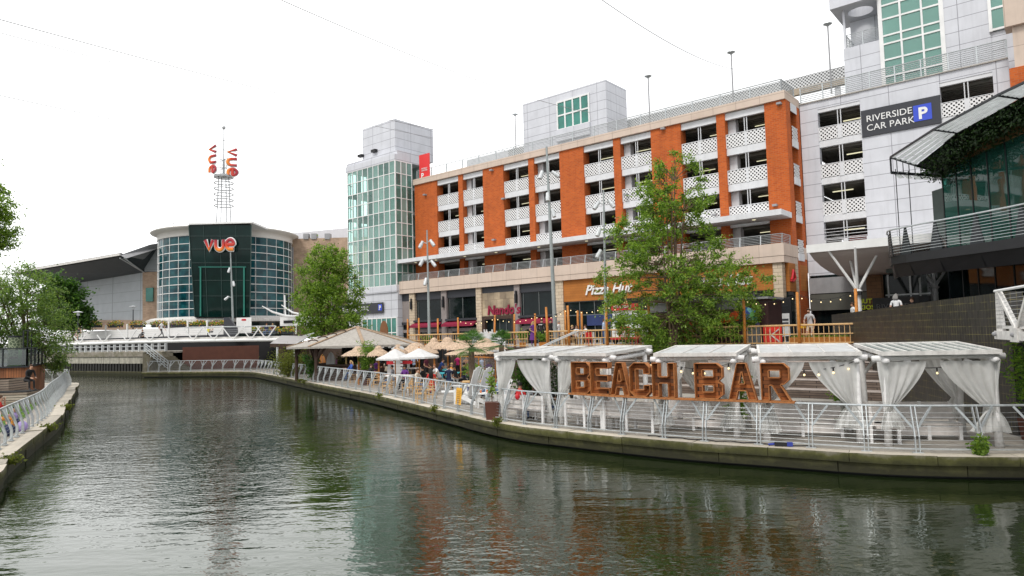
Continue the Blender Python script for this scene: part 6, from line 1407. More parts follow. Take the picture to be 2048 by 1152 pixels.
h_ = N.new('ShaderNodeSeparateColor'); L.new(vo.outputs['Color'], h_.inputs[0]); L.new(ramp(N, L, h_.outputs[0], [(0,(.05,.05,.35)),(.25,(.02,.2,.55)),(.45,(.25,.1,.45)),(.6,(.15,.45,.1)),(.8,(.6,.6,.65)),(1,(.05,.45,.5))]), B.inputs['Base Color']); M['mural'] = m_
ma, mc_ = fx(1487,-10.7,640), fx(1518,-10.7,640)
mb = MB(FMAT); mb.box(ma,mc_,-10.68,-10.61,2.75,4.0); part('grey_panel', mb, M['grey'], KS, world=True)
mb = MB(FMAT); zz = lambda y: on_facade(1500,y,-10.7)[1]; mb.add([(ma,-10.72,zz(608)),(mc_-.15,-10.72,zz(622)),(mc_,-10.72,zz(650)),(mc_-.1,-10.72,zz(652)),(ma+.35,-10.72,zz(648)),(ma,-10.72,zz(638))], [(0,1,2,3,4,5)[::-1]]); part('mural', mb, m_, KS, world=True)
mb = MB(FMAT); oa, ob_ = fx(1440,-10.7,640), fx(1478,-10.7,640); mb.add([(oa,-10.7,zz(648)),(ob_,-10.7,zz(640)),(ob_,-10.7,zz(618)),(oa,-10.7,zz(634))], [(0,1,2,3)]); oa, ob_ = fx(1360,-10.7,640), fx(1425,-10.7,640); mb.add([(oa,-10.7,zz(662)),(ob_,-10.7,zz(660)),(ob_,-10.7,zz(636)),(oa,-10.7,zz(640))], [(0,1,2,3)]); part('orange_panel', mb, mat('orange_red_panel', (.65,.09,.015), .5, var=.3, scale=3), KS, world=True)
t = thing('menu_stand', 'tall black menu stand with a white poster in front of the corner pillar', 'sign', FW(fx(1568,-5,650),-5.0,2.7), FA)
mb = MB(); mb.box(-.48,.48,0,.12,0,2.75); part('stand', mb, M['black'], t); mb = MB(); mb.box(-.36,.36,-.03,0,.35,1.75); part('poster', mb, M['canvas'], t)
mb = MB(); mb.box(-.3,.3,-.045,-.03,1.3,1.42); mb.box(-.3,.3,-.045,-.03,1.1,1.2); mb.box(-.25,.3,-.015,0,2.2,2.23); part('writing', mb, M['signblack'], t)
t = thing('red_sign', 'red sign with white K behind the bamboo fence', 'sign', FW(fx(1545,-12.2,670),-12.2,2.72), FA)
mb = MB(); mb.box(-.48,.48,0,.05,0,.95); part('board', mb, mat('bright_red_board', (.65,.03,.02), .5, var=.05), t); mb = MB(); mb.bar((-.1,-.03,.15),(-.1,-.03,.8),.06); mb.bar((-.1,-.03,.45),(.35,-.03,.8),.06); mb.bar((-.05,-.03,.5),(.35,-.03,.15),.06); mb.lathe([(0,0),(.12,.0)], 10, (0,0,0)); part('lettering', mb, M['canvas'], t)
t = thing('cooler_cabinet', 'dark glass-fronted drinks cabinet left of the corner pillar', 'cabinet', FW(fx(1528,-9.0,640),-9.0,2.7), FA); mb = MB(); mb.box(-.5,.55,0,.7,0,1.75); part('body', mb, M['dark'], t); mb = MB()
for z in (.35,.75,1.15,1.6): mb.box(-.48,.53,-.02,0,z,z+.05)
part('shelf', mb, M['lightsteel'], t)
for x, w_, zlo, zhi, nm, lb, mt in ((1490,.5,2.75,3.45,'play_board','round yellow and blue cartoonish target board by the mural',M['navy']),):
    pass
for k, (x, mt, lb) in enumerate(((1273,'red','red plastic chair behind the bamboo fence left of the willow'),(1180,'red','coral red chair beside the seated women'),(1195,'white','white plastic chair beside the coral red one'),(1560,'white','white slatted chair below the menu stand'))):
    t = thing('plastic_chair', lb, 'chair', FW(fx(x,-11.2,680),-11.2,2.7), FA+k); mb = MB(); mb.box(-.24,.24,-.24,.24,.42,.46); part('seat', mb, M[mt], t); mb = MB(); mb.box(-.24,.24,.22,.26,.5,.9); part('backrest', mb, M[mt], t)
    for x_, y_ in ((-.2,-.2),(.2,-.2),(-.2,.2),(.2,.2)): mb = MB(); mb.box(x_-.02,x_+.02,y_-.02,y_+.02,0,.44); part('leg', mb, M[mt], t)
table('timber picnic table behind the bamboo fence beside the seated women', FW(fx(1110,-11.0,680),-11.0,2.7), .7, .75, M['bamboo'], True)
t = thing('planter_bench', 'low orange timber planter with grass behind the right bamboo fence', 'planter', FW(5.0,-11.6,2.7), FA); mb = MB(); mb.box(-1.6,1.5,-.3,.4,0,.36); part('box', mb, M['wood'], t)
lf = MB()
for i in range(500): a = random.uniform(0,6.3); lf.leaf((random.uniform(-1.55,1.45),random.uniform(-.28,.38),.36), random.uniform(.06,.16), .012, V((cos(a)*.3,sin(a)*.3,1)).normalized(), V((sin(a),-cos(a),0)))
part('grass', lf, M['leaf2'], t, stuff=True)
# camera lamp masts
def lampmast(label, px, yt, base, cams, r0, r1):
    top = at_depth(px, yt, base.y); t = thing('lamp_mast', label, 'lamp post', base); h = top.z-base.z; dx = top.x-base.x
    mb = MB(); mb.tube([(0,0,0),(dx*.5,0,h*.5),(dx,0,h)], [r0,(r0+r1)/2,r1], 10); part('pole', mb, mat('mast_grey', (.30,.33,.33), .5, .3, var=.1), t)
    for (z, s, tilt) in cams:
        q = V((dx*z/h,0,z)); mb = MB(); mb.tube([q, q+V((s*.35,-.05,.12))], .03, 5); c = q+V((s*.42,-.08,.02)); d = V((s*.35*tilt,-.2,-.6)).normalized(); mb.tube([c-d*.18,c+d*.05,c+d*.12,c+d*.42], [.12,.12,.15,.13], 9); part('floodlight', mb, M['lightsteel'], t)
b1 = at_height(1112,693,2.7); k = 44/1365
lampmast('tall tapered lamp mast with four floodlights beside the stone pillar', 1093, 293, b1, [(11.6,-1,.6),(11.6,1,2.0),(10.1,-.2,.3),(9.0,.5,.8)], .16, .07)
lampmast('slimmer lamp mast with floodlights at the left side of the willow', 1207, 380, at_height(1213,692,2.7), [(9.0,-1,1.2),(9.1,1,1),(7.3,-.8,.9),(5.9,-.8,1.2)], .13, .04)
lampmast('lamp mast with four floodlights in front of the stair tower corner', 854, 460, FW(fx(859,-12.0,690),-12.0,2.7), [(8.1,-1,.8),(8.2,.8,1.4),(6.7,-1,.8),(6.6,.9,1.4),(5.2,-.4,.8)], .13, .05)
lampmast('lamp mast with floodlights in front of the cinema entrance', 461, 505, V((at_depth(467,680,79.5).x,79.5,4.0)), [(7.9,-.4,.8),(6.3,.6,.8),(4.6,-1.2,1.5)], .14, .06)
# string lights
def festoon(label, a, b, sag, nb):
    t = thing('string_lights', label, 'string lights', a); a = V(a); b = V(b); pts = [a.lerp(b, i/16)-V((0,0,sag*4*(i/16)*(1-i/16))) for i in range(17)]
    mb = MB(); mb.tube(pts, .012, 4); part('cable', mb, M['black'], t, world=True)
    bl = MB(); ho = MB()
    for i in range(nb):
        u = (i+.5)/nb; p = a.lerp(b, u)-V((0,0,sag*4*u*(1-u))); ho.tube([p,p-V((0,0,.09))], .02, 5); bl.ball(p-V((0,0,.14)), .032, 6)
    part('socket', ho, M['black'], t, world=True, stuff=True); part('bulb', bl, M['lamp'], t, world=True, stuff=True)
def ptop(x, yt, d): a, z = on_facade(x, yt, d); return FW(a, d, z-.05)
ps = [ptop(x,y,d) for x, y, d in [(916,637,-12.4),(990,632,-12.4),(1069,629,-12.4),(1136,613,-12.6),(1212,608,-12.6),(1297,604,-12.6)]]
nm = ['from the left lamp to the picket screen','above the picket screen','over the steps handrail','above the seated women','into the left willow foliage']
for i in range(5): festoon('string of warm festoon bulbs between posts '+nm[i], ps[i], ps[i+1], .28, 7)
festoon('string of warm bulbs from the willow to the post by the mural', ptop(1486,594,-12.6), ptop(1594,586,-12.6), .3, 6); festoon('string of warm bulbs from the mural post to the black tiled wall post', ptop(1594,586,-12.6), ptop(1710,579,-12.6), .35, 6)
for k, (a, b, lb) in enumerate((((4.5,20.6,2.72),(6.3,19.6,2.72),'in the pergola behind the H'),((7.0,18.9,2.7),(9.0,18.1,2.72),'in the pergola behind the R'),((9.7,18.2,2.72),(11.9,17.6,2.72),'in the glass-roofed pergola'),((1.7,23.4,2.75),(4.4,20.7,2.8),'spanning the gap between letters C and H'))): festoon('string of bulbs hung '+lb, a, b, .22, 6)
mb = MB(); mb.obox((0,0,.05), .3, .12, .09, Matrix.Rotation(.1,4,'Z')); mb.i = 1; mb.obox((.22,.01,.055), .14, .13, .1, Matrix.Rotation(.1,4,'Z')); mb.tube([(-.15,0,.05),(-.3,.05,.02)], .03, 6); d_ = find_d(1560,.2,.6); solo('floodlight_bar', mb, [M['black'], mat('deep_blue_casing', (.03,.05,.30), .5)], 'small blue and black floodlight lying on the coping below the letter R', 'floodlight', loc=RQ.off(d_,.3,.56), rz=-.4)
mb = MB(); ds = [find_d(x,.3,.56) for x in range(1290,1640,14)]; mb.tube([RQ.off(d, .46+.09*sin(i*1.7), .575) for i, d in enumerate(ds)], .014, 5); solo('power_cable', mb, M['black'], 'black power cable snaking along the coping under the letters', 'cable')
# ================================================================== people
def flat(name, col, rough=.8): return mat(name, col, rough, var=.08, scale=6)
SKIN = [flat('light_skin', (.50,.29,.20), .6), flat('tan_skin', (.34,.18,.11), .6), flat('dark_skin', (.09,.045,.028), .6)]
CL = {k: flat(k+'_cloth', c) for k, c in dict(white=(.72,.72,.72), black=(.014,.014,.016), navy=(.02,.03,.08), purple=(.13,.03,.22), maroon=(.10,.015,.03), pink=(.62,.03,.20), red=(.55,.03,.03), blue=(.05,.12,.42), denim=(.05,.10,.22), grey=(.22,.22,.24), pale=(.46,.45,.46), cream=(.55,.48,.38), orange=(.60,.24,.03), khaki=(.28,.22,.14), lightblue=(.35,.45,.62), green=(.08,.25,.12), lilac=(.38,.30,.60)).items()}
HAIR = {k: flat(k+'_hair', c) for k, c in dict(black=(.010,.009,.008), brown=(.07,.035,.018), blond=(.48,.33,.15), grey=(.20,.19,.18), ginger=(.28,.10,.03)).items()}
SHOE = flat('dark_shoe', (.03,.03,.03)); EYEM = flat('eye', (.01,.01,.01), .2)
def skeleton(pose, arms):
    J = {}; sit = pose in ('sit','sitlow','lean','recline')
    pz = {'stand':.93,'walk':.92,'sit':.56,'sitlow':.12,'lean':.58,'recline':.50}[pose]
    lean = {'stand':.02,'walk':.05,'sit':.03,'sitlow':.05,'lean':.30,'recline':-.22}[pose]
    P = lambda x, y, z: V((x, y, z))
    J['pel'] = P(0,0,pz); J['bel'] = P(0,lean*.35,pz+.17); J['che'] = P(0,lean*.75,pz+.37); J['upc'] = P(0,lean*1.0,pz+.49); J['nec'] = P(0,lean*1.12+.01,pz+.575); hx = lean*1.2+.035
    J['he1'] = P(0,hx,pz+.66); J['he2'] = P(0,hx+.005,pz+.755)
    for s, k in ((-1,'L'),(1,'R')):
        J['sh'+k] = P(s*.185,lean-.005,pz+.475); J['hi'+k] = P(s*.095,0,pz-.03)
        if pose == 'stand': J['kn'+k] = P(s*.105,.02,.50); J['an'+k] = P(s*.11,-.02,.09); J['to'+k] = P(s*.14,.15,.04)
        elif pose == 'walk':
            f = s; J['kn'+k] = P(s*.10,.20 if f > 0 else .02,.52 if f > 0 else .49); J['an'+k] = P(s*.10,.34 if f > 0 else -.33,.10 if f > 0 else .17); J['to'+k] = P(s*.11,.50 if f > 0 else -.20,.08 if f > 0 else .04)
        elif pose == 'sitlow': J['kn'+k] = P(s*.14,.34,.46); J['an'+k] = P(s*.13,.58,.08); J['to'+k] = P(s*.14,.74,.05)
        elif pose == 'recline': J['kn'+k] = P(s*.12,.46,.60); J['an'+k] = P(s*.12,.78,.42+.05*s); J['to'+k] = P(s*.13,.90,.56)
        else: J['kn'+k] = P(s*.12,.44,.53); J['an'+k] = P(s*.12,.45,.10); J['to'+k] = P(s*.14,.62,.05)
        S = J['sh'+k]
        am = arms if isinstance(arms, str) else arms[0 if s < 0 else 1]
        E, W = {'down': (P(s*.06,-.03,-.29),P(s*.06,.08,-.53)), 'swing': (P(s*.05,-s*.16,-.26),P(s*.04,-s*.16+.10,-.49)), 'lap': (P(s*.05,.05,-.28),P(-s*.05,.28,-.36)), 'front': (P(s*.06,.06,-.28),P(-s*.04,.30,-.26)),
                'table': (P(s*.06,.16,-.24),P(-s*.02,.40,-.20)), 'face': (P(s*.05,.18,-.22),P(-s*.10,.16,.10)), 'back': (P(s*.10,-.20,-.22),P(s*.12,-.36,-.42)), 'belly': (P(s*.09,.00,-.28),P(-s*.02,.22,-.38))}[am]
        J['el'+k] = S+E; J['wr'+k] = S+W; d = (J['wr'+k]-J['el'+k]).normalized(); J['ha'+k] = J['wr'+k]+d*.09
    return J
BONES = [('pel','bel'),('bel','che'),('che','upc'),('upc','nec'),('nec','he1'),('he1','he2')]+[b for k in 'LR' for b in (('upc','sh'+k),('sh'+k,'el'+k),('el'+k,'wr'+k),('wr'+k,'ha'+k),('pel','hi'+k),('hi'+k,'kn'+k),('kn'+k,'an'+k),('an'+k,'to'+k))]
RAD = dict(pel=(.145,.11),bel=(.135,.10),che=(.15,.105),upc=(.12,.09),nec=(.052,.055),he1=(.078,.088),he2=(.07,.085),sh=(.062,.06),el=(.043,.043),wr=(.03,.027),ha=(.036,.018),hi=(.088,.092),kn=(.058,.06),an=(.042,.045),to=(.042,.028))
_pc = [0]
def person(label, loc, face, pose='stand', arms='down', top='white', legs='denim', hair='brown', skin=0, long=0, h=1.72, shorts=False, sleeve=True, female=False, dress=None, extra=None, group=None):
    J = skeleton(pose, arms); names = list(J); idx = {n: i for i, n in enumerate(names)}; vs = [J[n] for n in names]; es = [(idx[a], idx[b]) for a, b in BONES]; rad = [RAD[n if n in RAD else n[:2]] for n in names]
    if female: rad = [(a*.9, b*.92) if names[i][:2] in ('sh','el','wr','upc','che','bel','kn','an','hi','pel','nec')[:20] else (a, b) for i, (a, b) in enumerate(rad)]
    bl = {i: n for n, i in idx.items()}
    for k, s in (('L',-1),('R',1)):          # five fingers on each hand
        w, hnd = J['wr'+k], J['ha'+k]; d = (hnd-w).normalized(); sd = d.cross(V((0,1,.3))); sd = sd.normalized() if sd.length > .1 else V((1,0,0)); cu = sd.cross(d)
        for f, (o, l) in enumerate(((-.026,.055),(-.009,.068),(.009,.072),(.026,.062),(.05,.04))):
            a = len(vs); base = hnd+sd*o+d*(.02 if f < 4 else -.03); vs += [base, base+d*l*.6+cu*l*.2, base+d*l+cu*l*.55]; rad += [(.009,.009),(.0085,.0085),(.007,.007)]; es += [(idx['ha'+k],a),(a,a+1),(a+1,a+2)]
    me = bpy.data.meshes.new('body'); me.from_pydata([tuple(v) for v in vs], es, []); ob = link(bpy.data.objects.new('body', me)); m = ob.modifiers.new('skin', 'SKIN'); m.use_smooth_shade = True
    for i, sv in enumerate(me.skin_vertices[0].data): sv.radius = rad[i]; sv.use_root = (i == 0)
    ss = ob.modifiers.new('sub', 'SUBSURF'); ss.levels = ss.render_levels = 1
    bpy.context.view_layer.update(); dg = bpy.context.evaluated_depsgraph_get(); nm = bpy.data.meshes.new_from_object(ob.evaluated_get(dg)); bpy.data.objects.remove(ob)
    # face: brow, nose and chin pushed out of the head
    hc = (J['he1']+J['he2'])/2; 
    for v in nm.vertices:
        q = v.co-hc
        if q.length < .16 and v.co.z > J['nec'].z+.03:
            if q.y > .03 and abs(q.x) < .03 and -.045 < q.z < .03: v.co.y += .018*(1-abs(q.x)/.03)
            if q.z < -.05 and q.y > .02: v.co.y += .012
    sk, tp, lg = SKIN[skin], CL[top], CL[legs]; mats = [sk, tp, lg, SHOE]; nm.materials.clear(); [nm.materials.append(x) for x in mats]
    segs = [(J[a], J[b], a, b) for a, b in BONES]
    def near(c):
        best = None
        for A, B_, a, b in segs:
            ab = B_-A; t = max(0, min(1, (c-A).dot(ab)/max(1e-9, ab.length_squared))); ra = RAD[a if a in RAD else a[:2]]; rb = RAD[b if b in RAD else b[:2]]
            dd = (c-(A+ab*t)).length-.9*(max(ra)*(1-t)+max(rb)*t)
            if best is None or dd < best[0]: best = (dd, a, b, t)
        return best
    for p in nm.polygons:
        c = V(p.center); _, a, b, t = near(c); k = b[:2]; mi = 0
        if b in ('bel','che','upc') or k == 'sh': mi = 1 if not (b == 'bel' and t < .25) else 2
        elif k == 'el': mi = 1 if (sleeve is True and t < .6) or sleeve == 'long' else 0
        elif k == 'wr': mi = 1 if sleeve == 'long' else 0
        elif k == 'hi': mi = 2
        elif k == 'kn': mi = 2 if not (shorts and t > .75) else 0
        elif k == 'an': mi = 0 if shorts else (2 if t < .9 else 3)
        elif k == 'to': mi = 3
        if b == 'nec': mi = 1 if t < .35 else 0
        if dress and mi == 2: mi = 1
        p.material_index = mi; p.use_smooth = True
    t = thing('person', label, 'person', loc, face, group); t.scale = (h/1.72,)*3
    o = link(bpy.data.objects.new('body', nm)); o.parent = t
    hm = MB(); hz = hc+V((0,-.012,.022)); n = 12
    if hair:
        for i in range(7):                    # cap of hair over skull and nape
            for j in range(n):
                pass
        rows = 8; pts = []; fs = []
        for i in range(rows+1):
            th = pi*.60*i/rows
            for j in range(n):
                a = 2*pi*j/n; front = max(0, sin(a)); tt = th*(1-.42*front); r = 1+.04*sin(j*5+i*3)
                pts.append(hz+V((.087*r*sin(tt)*cos(a), .098*r*sin(tt)*sin(a)-.004, .104*r*cos(tt)-.0)))
        for i in range(rows):
            for j in range(n): fs.append((i*n+j, (i+1)*n+j, (i+1)*n+(j+1)%n, i*n+(j+1)%n))
        hm.add(pts, fs)
        if long:
            for x in (-.06,-.03,0,.03,.06): hm.tube([hz+V((x,-.075,.02)), hz+V((x*1.25,-.115,-.12)), hz+V((x*1.2,-.12,-.12-long*.5)), hz+V((x,-.10,-.12-long))], [.035,.045,.04,.012], 7)
        part('hair', hm, HAIR[hair], t, True)
    for s in (-1,1):
        em = MB(); em.ball(hc+V((s*.031,.088,.005)), .012, 6); part('eye', em, EYEM, t, True)
    if extra: extra(t, J)
    return t
def bag(col, side=.24, z=.85): return lambda t, J: (lambda m: part('bag', m, CL[col] if col in CL else M[col], t))(MB().box(side-.02,side+.14,.0,.22,z-.15,z+.1))
def skirt(col):
    def f(t, J): m = MB(); z = J['pel'].z; m.lathe([(.16,z+.1),(.2,z-.1),(.27,z-.5)], 14); part('skirt', m, CL[col], t, True)
    return f
D = R
def on_deck(x, y): return at_height(x, y, .55)
def on_terr(x, d): return FW(fx(x, d, 660), d, 2.7)
CAMDIR = lambda p: math.atan2(p.x, -p.y)+pi*0   # heading that faces the camera
def facecam(p, add=0): return math.atan2(-p.y, -p.x)-pi/2+R(add)
def make_stool():
    t = thing('timber_stool', 'x', 'stool', (0,0,-50)); mb = MB(); mb.lathe([(0,.42),(.17,.42),(.18,.46),(0,.46)], 14); part('seat', mb, M['bamboo'], t)
    for x, y in ((-.11,-.11),(.11,-.11),(-.11,.11),(.11,.11)): mb = MB(); mb.tube([(x*1.3,y*1.3,0),(x,y,.42)], .018, 6); part('leg', mb, M['bamboo'], t)
    return t
_st = []
def person_at(label, p, add=0, stool=True, **k):
    f = facecam(p, add); o = person(label, p, f, **k); ps_ = k.get('pose', 'stand')
    if stool and ps_ in ('sit','lean') :
        sc_ = (p.z+.45-(.55 if p.z < 2 else 2.7))/.46; g = V((p.x,p.y,.55 if p.z < 2 else 2.7)); lb = 'timber stool under the '+' '.join(label.split()[:11])
        if not _st: s_ = make_stool(); s_.location = g; s_['label'] = lb; s_.scale = (1,1,sc_); _st.append(s_)
        else: dup(_st[0], g, f, lb, scale=(1,1,sc_))
    if ps_ == 'recline': dup(AD, V((p.x,p.y,.55))+V((0,0,0)), f+pi, 'white garden chair under the '+' '.join(label.split()[:10]), scale=1.05)
    return o
def seat(x, y, dz=-.0): p = on_deck(x, y); return V((p.x, p.y, .55+dz))
# footbridge
def onb(x, dz=0): p = at_depth(x, 676, 71.2); return V((p.x, 71.2, bz(p.x)+.28+dz))
person('man in black vest and white shorts seated on the footbridge edge', onb(158,0), D(180), 'sit', 'lap', 'black', 'white', 'black', 0, 0, 1.78, shorts=True, sleeve=False)
person('man in white shirt and black trousers walking across the footbridge', onb(322), D(-90), 'walk', 'swing', 'white', 'black', 'grey', 0, 0, 1.76)
person('person in dark clothes hunched on the footbridge left end', onb(108,-.1), D(-120), 'sitlow', 'lap', 'navy', 'white', 'black', 0, 0, 1.7)
person('person in black sitting against the parapet of the footbridge', onb(286,-.0), D(170), 'sitlow', 'lap', 'black', 'black', 'brown', 0, 0, 1.7)
person('person in white top holding a yellow bag on the footbridge', onb(424,.0), D(150), 'sit', 'lap', 'white', 'black', 'brown', 0, 0, 1.7, extra=lambda t, J: part('bag', MB().box(-.05,.25,.3,.42,.5,.85), flat('yellow_bag', (.65,.6,.03)), t))
for x, tp, hr, lb in ((534,'navy','ginger','person in navy sitting right of the footbridge stairs'),(546,'maroon','blond','person in dark red sitting beside the one in navy')): p = at_depth(x, 676, 76); person(lb, V((p.x,76,4.0)), D(160), 'sit', 'lap', tp, 'denim', hr, sleeve='long')
# far quay bend
person_at('person in white leaning in the left garden chair at the far quay bend', seat(575,737), 70, pose='recline', arms='table', top='white', legs='white', hair='grey')
person_at('man in white T-shirt seated in the right garden chair at the far quay bend', seat(597,738), -75, pose='sit', arms='table', top='white', legs='black', hair='black')
# around the bar hut
person_at('blond woman in a blue jacket seated behind the railing by the bar hut', seat(704,766,.15), -70, pose='sit', arms='table', top='blue', legs='denim', hair='blond', long=.25, female=True, sleeve='long')
person_at('person in patterned grey top beside the blond woman', seat(717,766,.15), 60, pose='sit', arms='table', top='grey', legs='navy', hair='brown')
person_at('person in purple at the dark bar under the left thatched parasols', seat(752,766,.2), 150, pose='sit', arms='table', top='purple', legs='black', hair='black', skin=1)
person_at('woman with long dark hair and cream top at the dark bar', seat(774,766,.2), 160, pose='sit', arms='table', top='cream', legs='black', hair='black', long=.3, female=True)
# under the white parasols
person_at('man in white T-shirt and jeans perched at the barrel table', seat(818,768,.35), -100, pose='sit', arms='table', top='white', legs='denim', hair='black', skin=2, h=1.85)
person_at('man in purple shirt seated behind the railing near the signpost', seat(811,781,.05), -30, pose='sit', arms='lap', top='purple', legs='black', hair='black', skin=1)
person_at('bearded man standing in a dark red shirt under the right white parasol', on_deck(853,768), 60, pose='stand', arms='belly', top='maroon', legs='black', hair='black', skin=1, h=1.8)
person_at('woman in pale blue standing behind the barrel table', on_deck(829,757), 20, pose='stand', arms='table', top='lightblue', legs='black', hair='black', skin=1, long=.2, female=True)
person_at('person in royal blue bending at a table left of the loudspeakers', seat(876,762,.1), 70, pose='lean', arms='table', top='blue', legs='navy', hair='brown')
person_at('person in black behind the white parasol pole', on_deck(845,752), 170, pose='stand', arms='down', top='black', legs='black', hair='black')
person_at('woman with long dark hair seated in a red skirt by the railing', seat(863,790), 170, pose='sit', arms='lap', top='red', legs='red', hair='black', long=.42, female=True)
person_at('person in white leaning over the turquoise table', seat(881,775), -60, pose='lean', arms='table', top='white', legs='grey', hair='ginger')
person_at('woman in a bright pink T-shirt standing right of the loudspeakers', on_deck(916,757), 150, pose='stand', arms='belly', top='pink', legs='black', hair='black', skin=1, female=True, h=1.66)
person_at('man in black lounging behind the tall garden chairs', seat(915,778), 50, pose='recline', arms='lap', top='black', legs='black', hair='black', skin=1)
person_at('second man in black seated nearer the tall garden chairs', seat(927,776,.1), 120, pose='sit', arms='table', top='black', legs='navy', hair='black', skin=1)
person_at('grey-haired person in lilac grey seated behind the wind screen', seat(978,768,.1), 185, pose='sit', arms='table', top='purple', legs='grey', hair='grey')
person_at('person in a striped pale shirt behind the wind screen', seat(964,760,.2), 170, pose='sit', arms='table', top='lightblue', legs='navy', hair='grey')
person_at('brown-haired person in cream behind the wind screen beside the palm', seat(957,765,.1), 185, pose='sit', arms='table', top='cream', legs='khaki', hair='brown')
person_at('person in orange under the flat thatched parasol', seat(933,757,.2), 10, pose='sit', arms='table', top='orange', legs='denim', hair='brown')
person_at('woman in a cream blouse touching her mouth on the white garden seat', seat(976,803,.02), -55, pose='sit', arms=('lap','face'), top='cream', legs='cream', hair='brown', long=.22, female=True, shorts=True, h=1.74)
person_at('man in pale blue shirt stretching his jeans legs to the railing', seat(996,808,.02), -62, pose='recline', arms='table', top='lightblue', legs='denim', hair='blond', h=1.85, sleeve='long')
# pergola sitters on the white sofas
def sofa_sit(x, y, label, add, **k): p = V((x,y,.55-.03)); return person_at(label, p, add, stool=False, **k)
sofa_sit(.17,24.88,'person in a red top seated with their back to the railing',150,pose='sit',arms='lap',top='red',legs='black',hair='black',skin=1)
sofa_sit(.72,24.42,'brunette seated between the red-shirted person and the dark-haired one',200,pose='sit',arms='lap',top='grey',legs='denim',hair='brown',long=.25,female=True)
sofa_sit(1.14,24.0,'dark-haired person seated right of the brunette in the first pergola',165,pose='sit',arms='table',top='black',legs='denim',hair='black',long=.15)
sofa_sit(1.96,23.12,'woman with a black ponytail and pale top left of the timber letters',120,pose='sit',arms='table',top='white',legs='black',hair='black',long=.3,female=True)
# upper terrace
person_at('man in black with a white stripe on the back at the top of the steps', on_terr(1083,-12.0), 150, pose='stand', arms='belly', top='black', legs='black', hair='brown', h=1.84, sleeve='long', extra=lambda t, J: part('stripe', MB().box(-.13,.13,-.125,-.105,1.36,1.40), CL['white'], t))
person_at('man in black with a pink badge beside the tall lamp mast', on_terr(1101,-10.5), 20, pose='stand', arms='belly', top='black', legs='black', hair='black', h=1.8, sleeve='long')
person_at('person in purple and green costume left of the man in black', on_terr(1066,-10.5), 30, pose='stand', arms='belly', top='purple', legs='green', hair='blond', long=.3, dress=True, female=True, extra=skirt('purple'))
person_at('man in white shirt half behind the stone pillar lamp', on_terr(1117,-8.0), 60, pose='stand', arms='down', top='white', legs='grey', hair='grey')
person_at('woman in white with sunglasses seated behind the bamboo fence', on_terr(1153,-11.2), 5, pose='sit', arms='lap', top='white', legs='black', hair='brown', long=.25, female=True)
person_at('blond person in black seated left of the woman in white', on_terr(1143,-11.2), 60, pose='sit', arms='lap', top='black', legs='black', hair='blond')
person_at('person in a white shirt reaching across the terrace table', on_terr(1172,-10.8), -60, pose='sit', arms='table', top='white', legs='grey', hair='brown', sleeve='long')
person_at('person in light blue by the slim lamp mast', on_terr(1207,-9.5), 100, pose='stand', arms='down', top='lightblue', legs='denim', hair='brown')
person_at('bearded man in pale T-shirt and shorts carrying a yellow shoulder bag', on_terr(1621,-11.0), -25, pose='walk', arms=('down','belly'), top='pale', legs='cream', hair='brown', shorts=True, h=1.84, extra=lambda t, J: (part('bag', MB().box(.14,.36,.14,.26,.78,1.0), flat('mustard_bag', (.65,.36,.02)), t), part('strap', MB().tube([(-.14,.10,1.42),(.0,.155,1.2),(.2,.15,1.0)], .012, 5), CL['grey'], t), part('beard', MB().ball((0,.135,1.555), .05, 8, (1.2,.8,1)), HAIR['brown'], t, True)))
def behind_wall(x, ytop, Y, hh, label, add, **k):
    p = at_depth(x, ytop, Y); person(label, V((p.x, Y, p.z-hh)), facecam(p, add), h=hh, **k)
behind_wall(1706, 606, 38, 1.78, 'person in white shirt behind the far end of the black tiled wall', -60, top='white', legs='grey', hair='brown', skin=1)
behind_wall(1791, 589, 30, 1.7, 'grey-haired woman in white seen from behind above the black tiled wall', 160, top='white', legs='grey', hair='grey', female=True, long=.06)
behind_wall(1826, 596, 31, 1.62, 'dark-haired person whose head shows above the black tiled wall', -70, top='black', legs='black', hair='brown')
for k, (x, y, add, ps_, ar, tp, hr, sk_, lb) in enumerate([(790,752,30,'stand','belly','navy','black',1,'person in navy standing left of the white parasol pole'),(806,750,-40,'stand','table','grey','brown',0,'person in grey standing behind the signpost'),(866,752,90,'stand','down','navy','brown',0,'person in navy standing behind the bearded man'),(888,748,10,'stand','belly','cream','blond',0,'blond person in cream under the back row of thatched parasols'),(902,750,200,'stand','down','black','black',2,'person in black standing behind the loudspeakers'),(842,748,-90,'stand','belly','white','ginger',0,'ginger-haired person in white under the back thatched parasols'),(728,756,20,'stand','table','red','brown',0,'person in red standing at the thatched bar counter'),(762,752,-30,'stand','belly','lightblue','black',1,'person in light blue standing between the left thatched parasols'),(945,754,0,'stand','belly','maroon','brown',0,'person in dark red standing beyond the wind screen')]):
    person_at(lb, on_deck(x, y), add, pose=ps_, arms=ar, top=tp, legs=random.choice(('denim','black','khaki')), hair=hr, skin=sk_, h=random.uniform(1.64,1.84))
for k, (x, y, add, tp, hr, lb) in enumerate([(741,772,120,'black','brown','person in black seated left of the white surfboard'),(787,778,-100,'grey','black','person in grey seated below the left white parasol'),(834,790,60,'cream','brown','person in cream on a cane chair by the railing'),(847,784,-120,'black','black','person in black seated across from the long-haired woman'),(898,781,170,'navy','brown','person in navy at the turquoise table'),(905,772,-20,'orange','blond','blond person in orange behind the turquoise table')]):
    person_at(lb, seat(x, y, .02), add, pose='sit', arms='table', top=tp, legs=random.choice(('denim','black','khaki')), hair=hr)
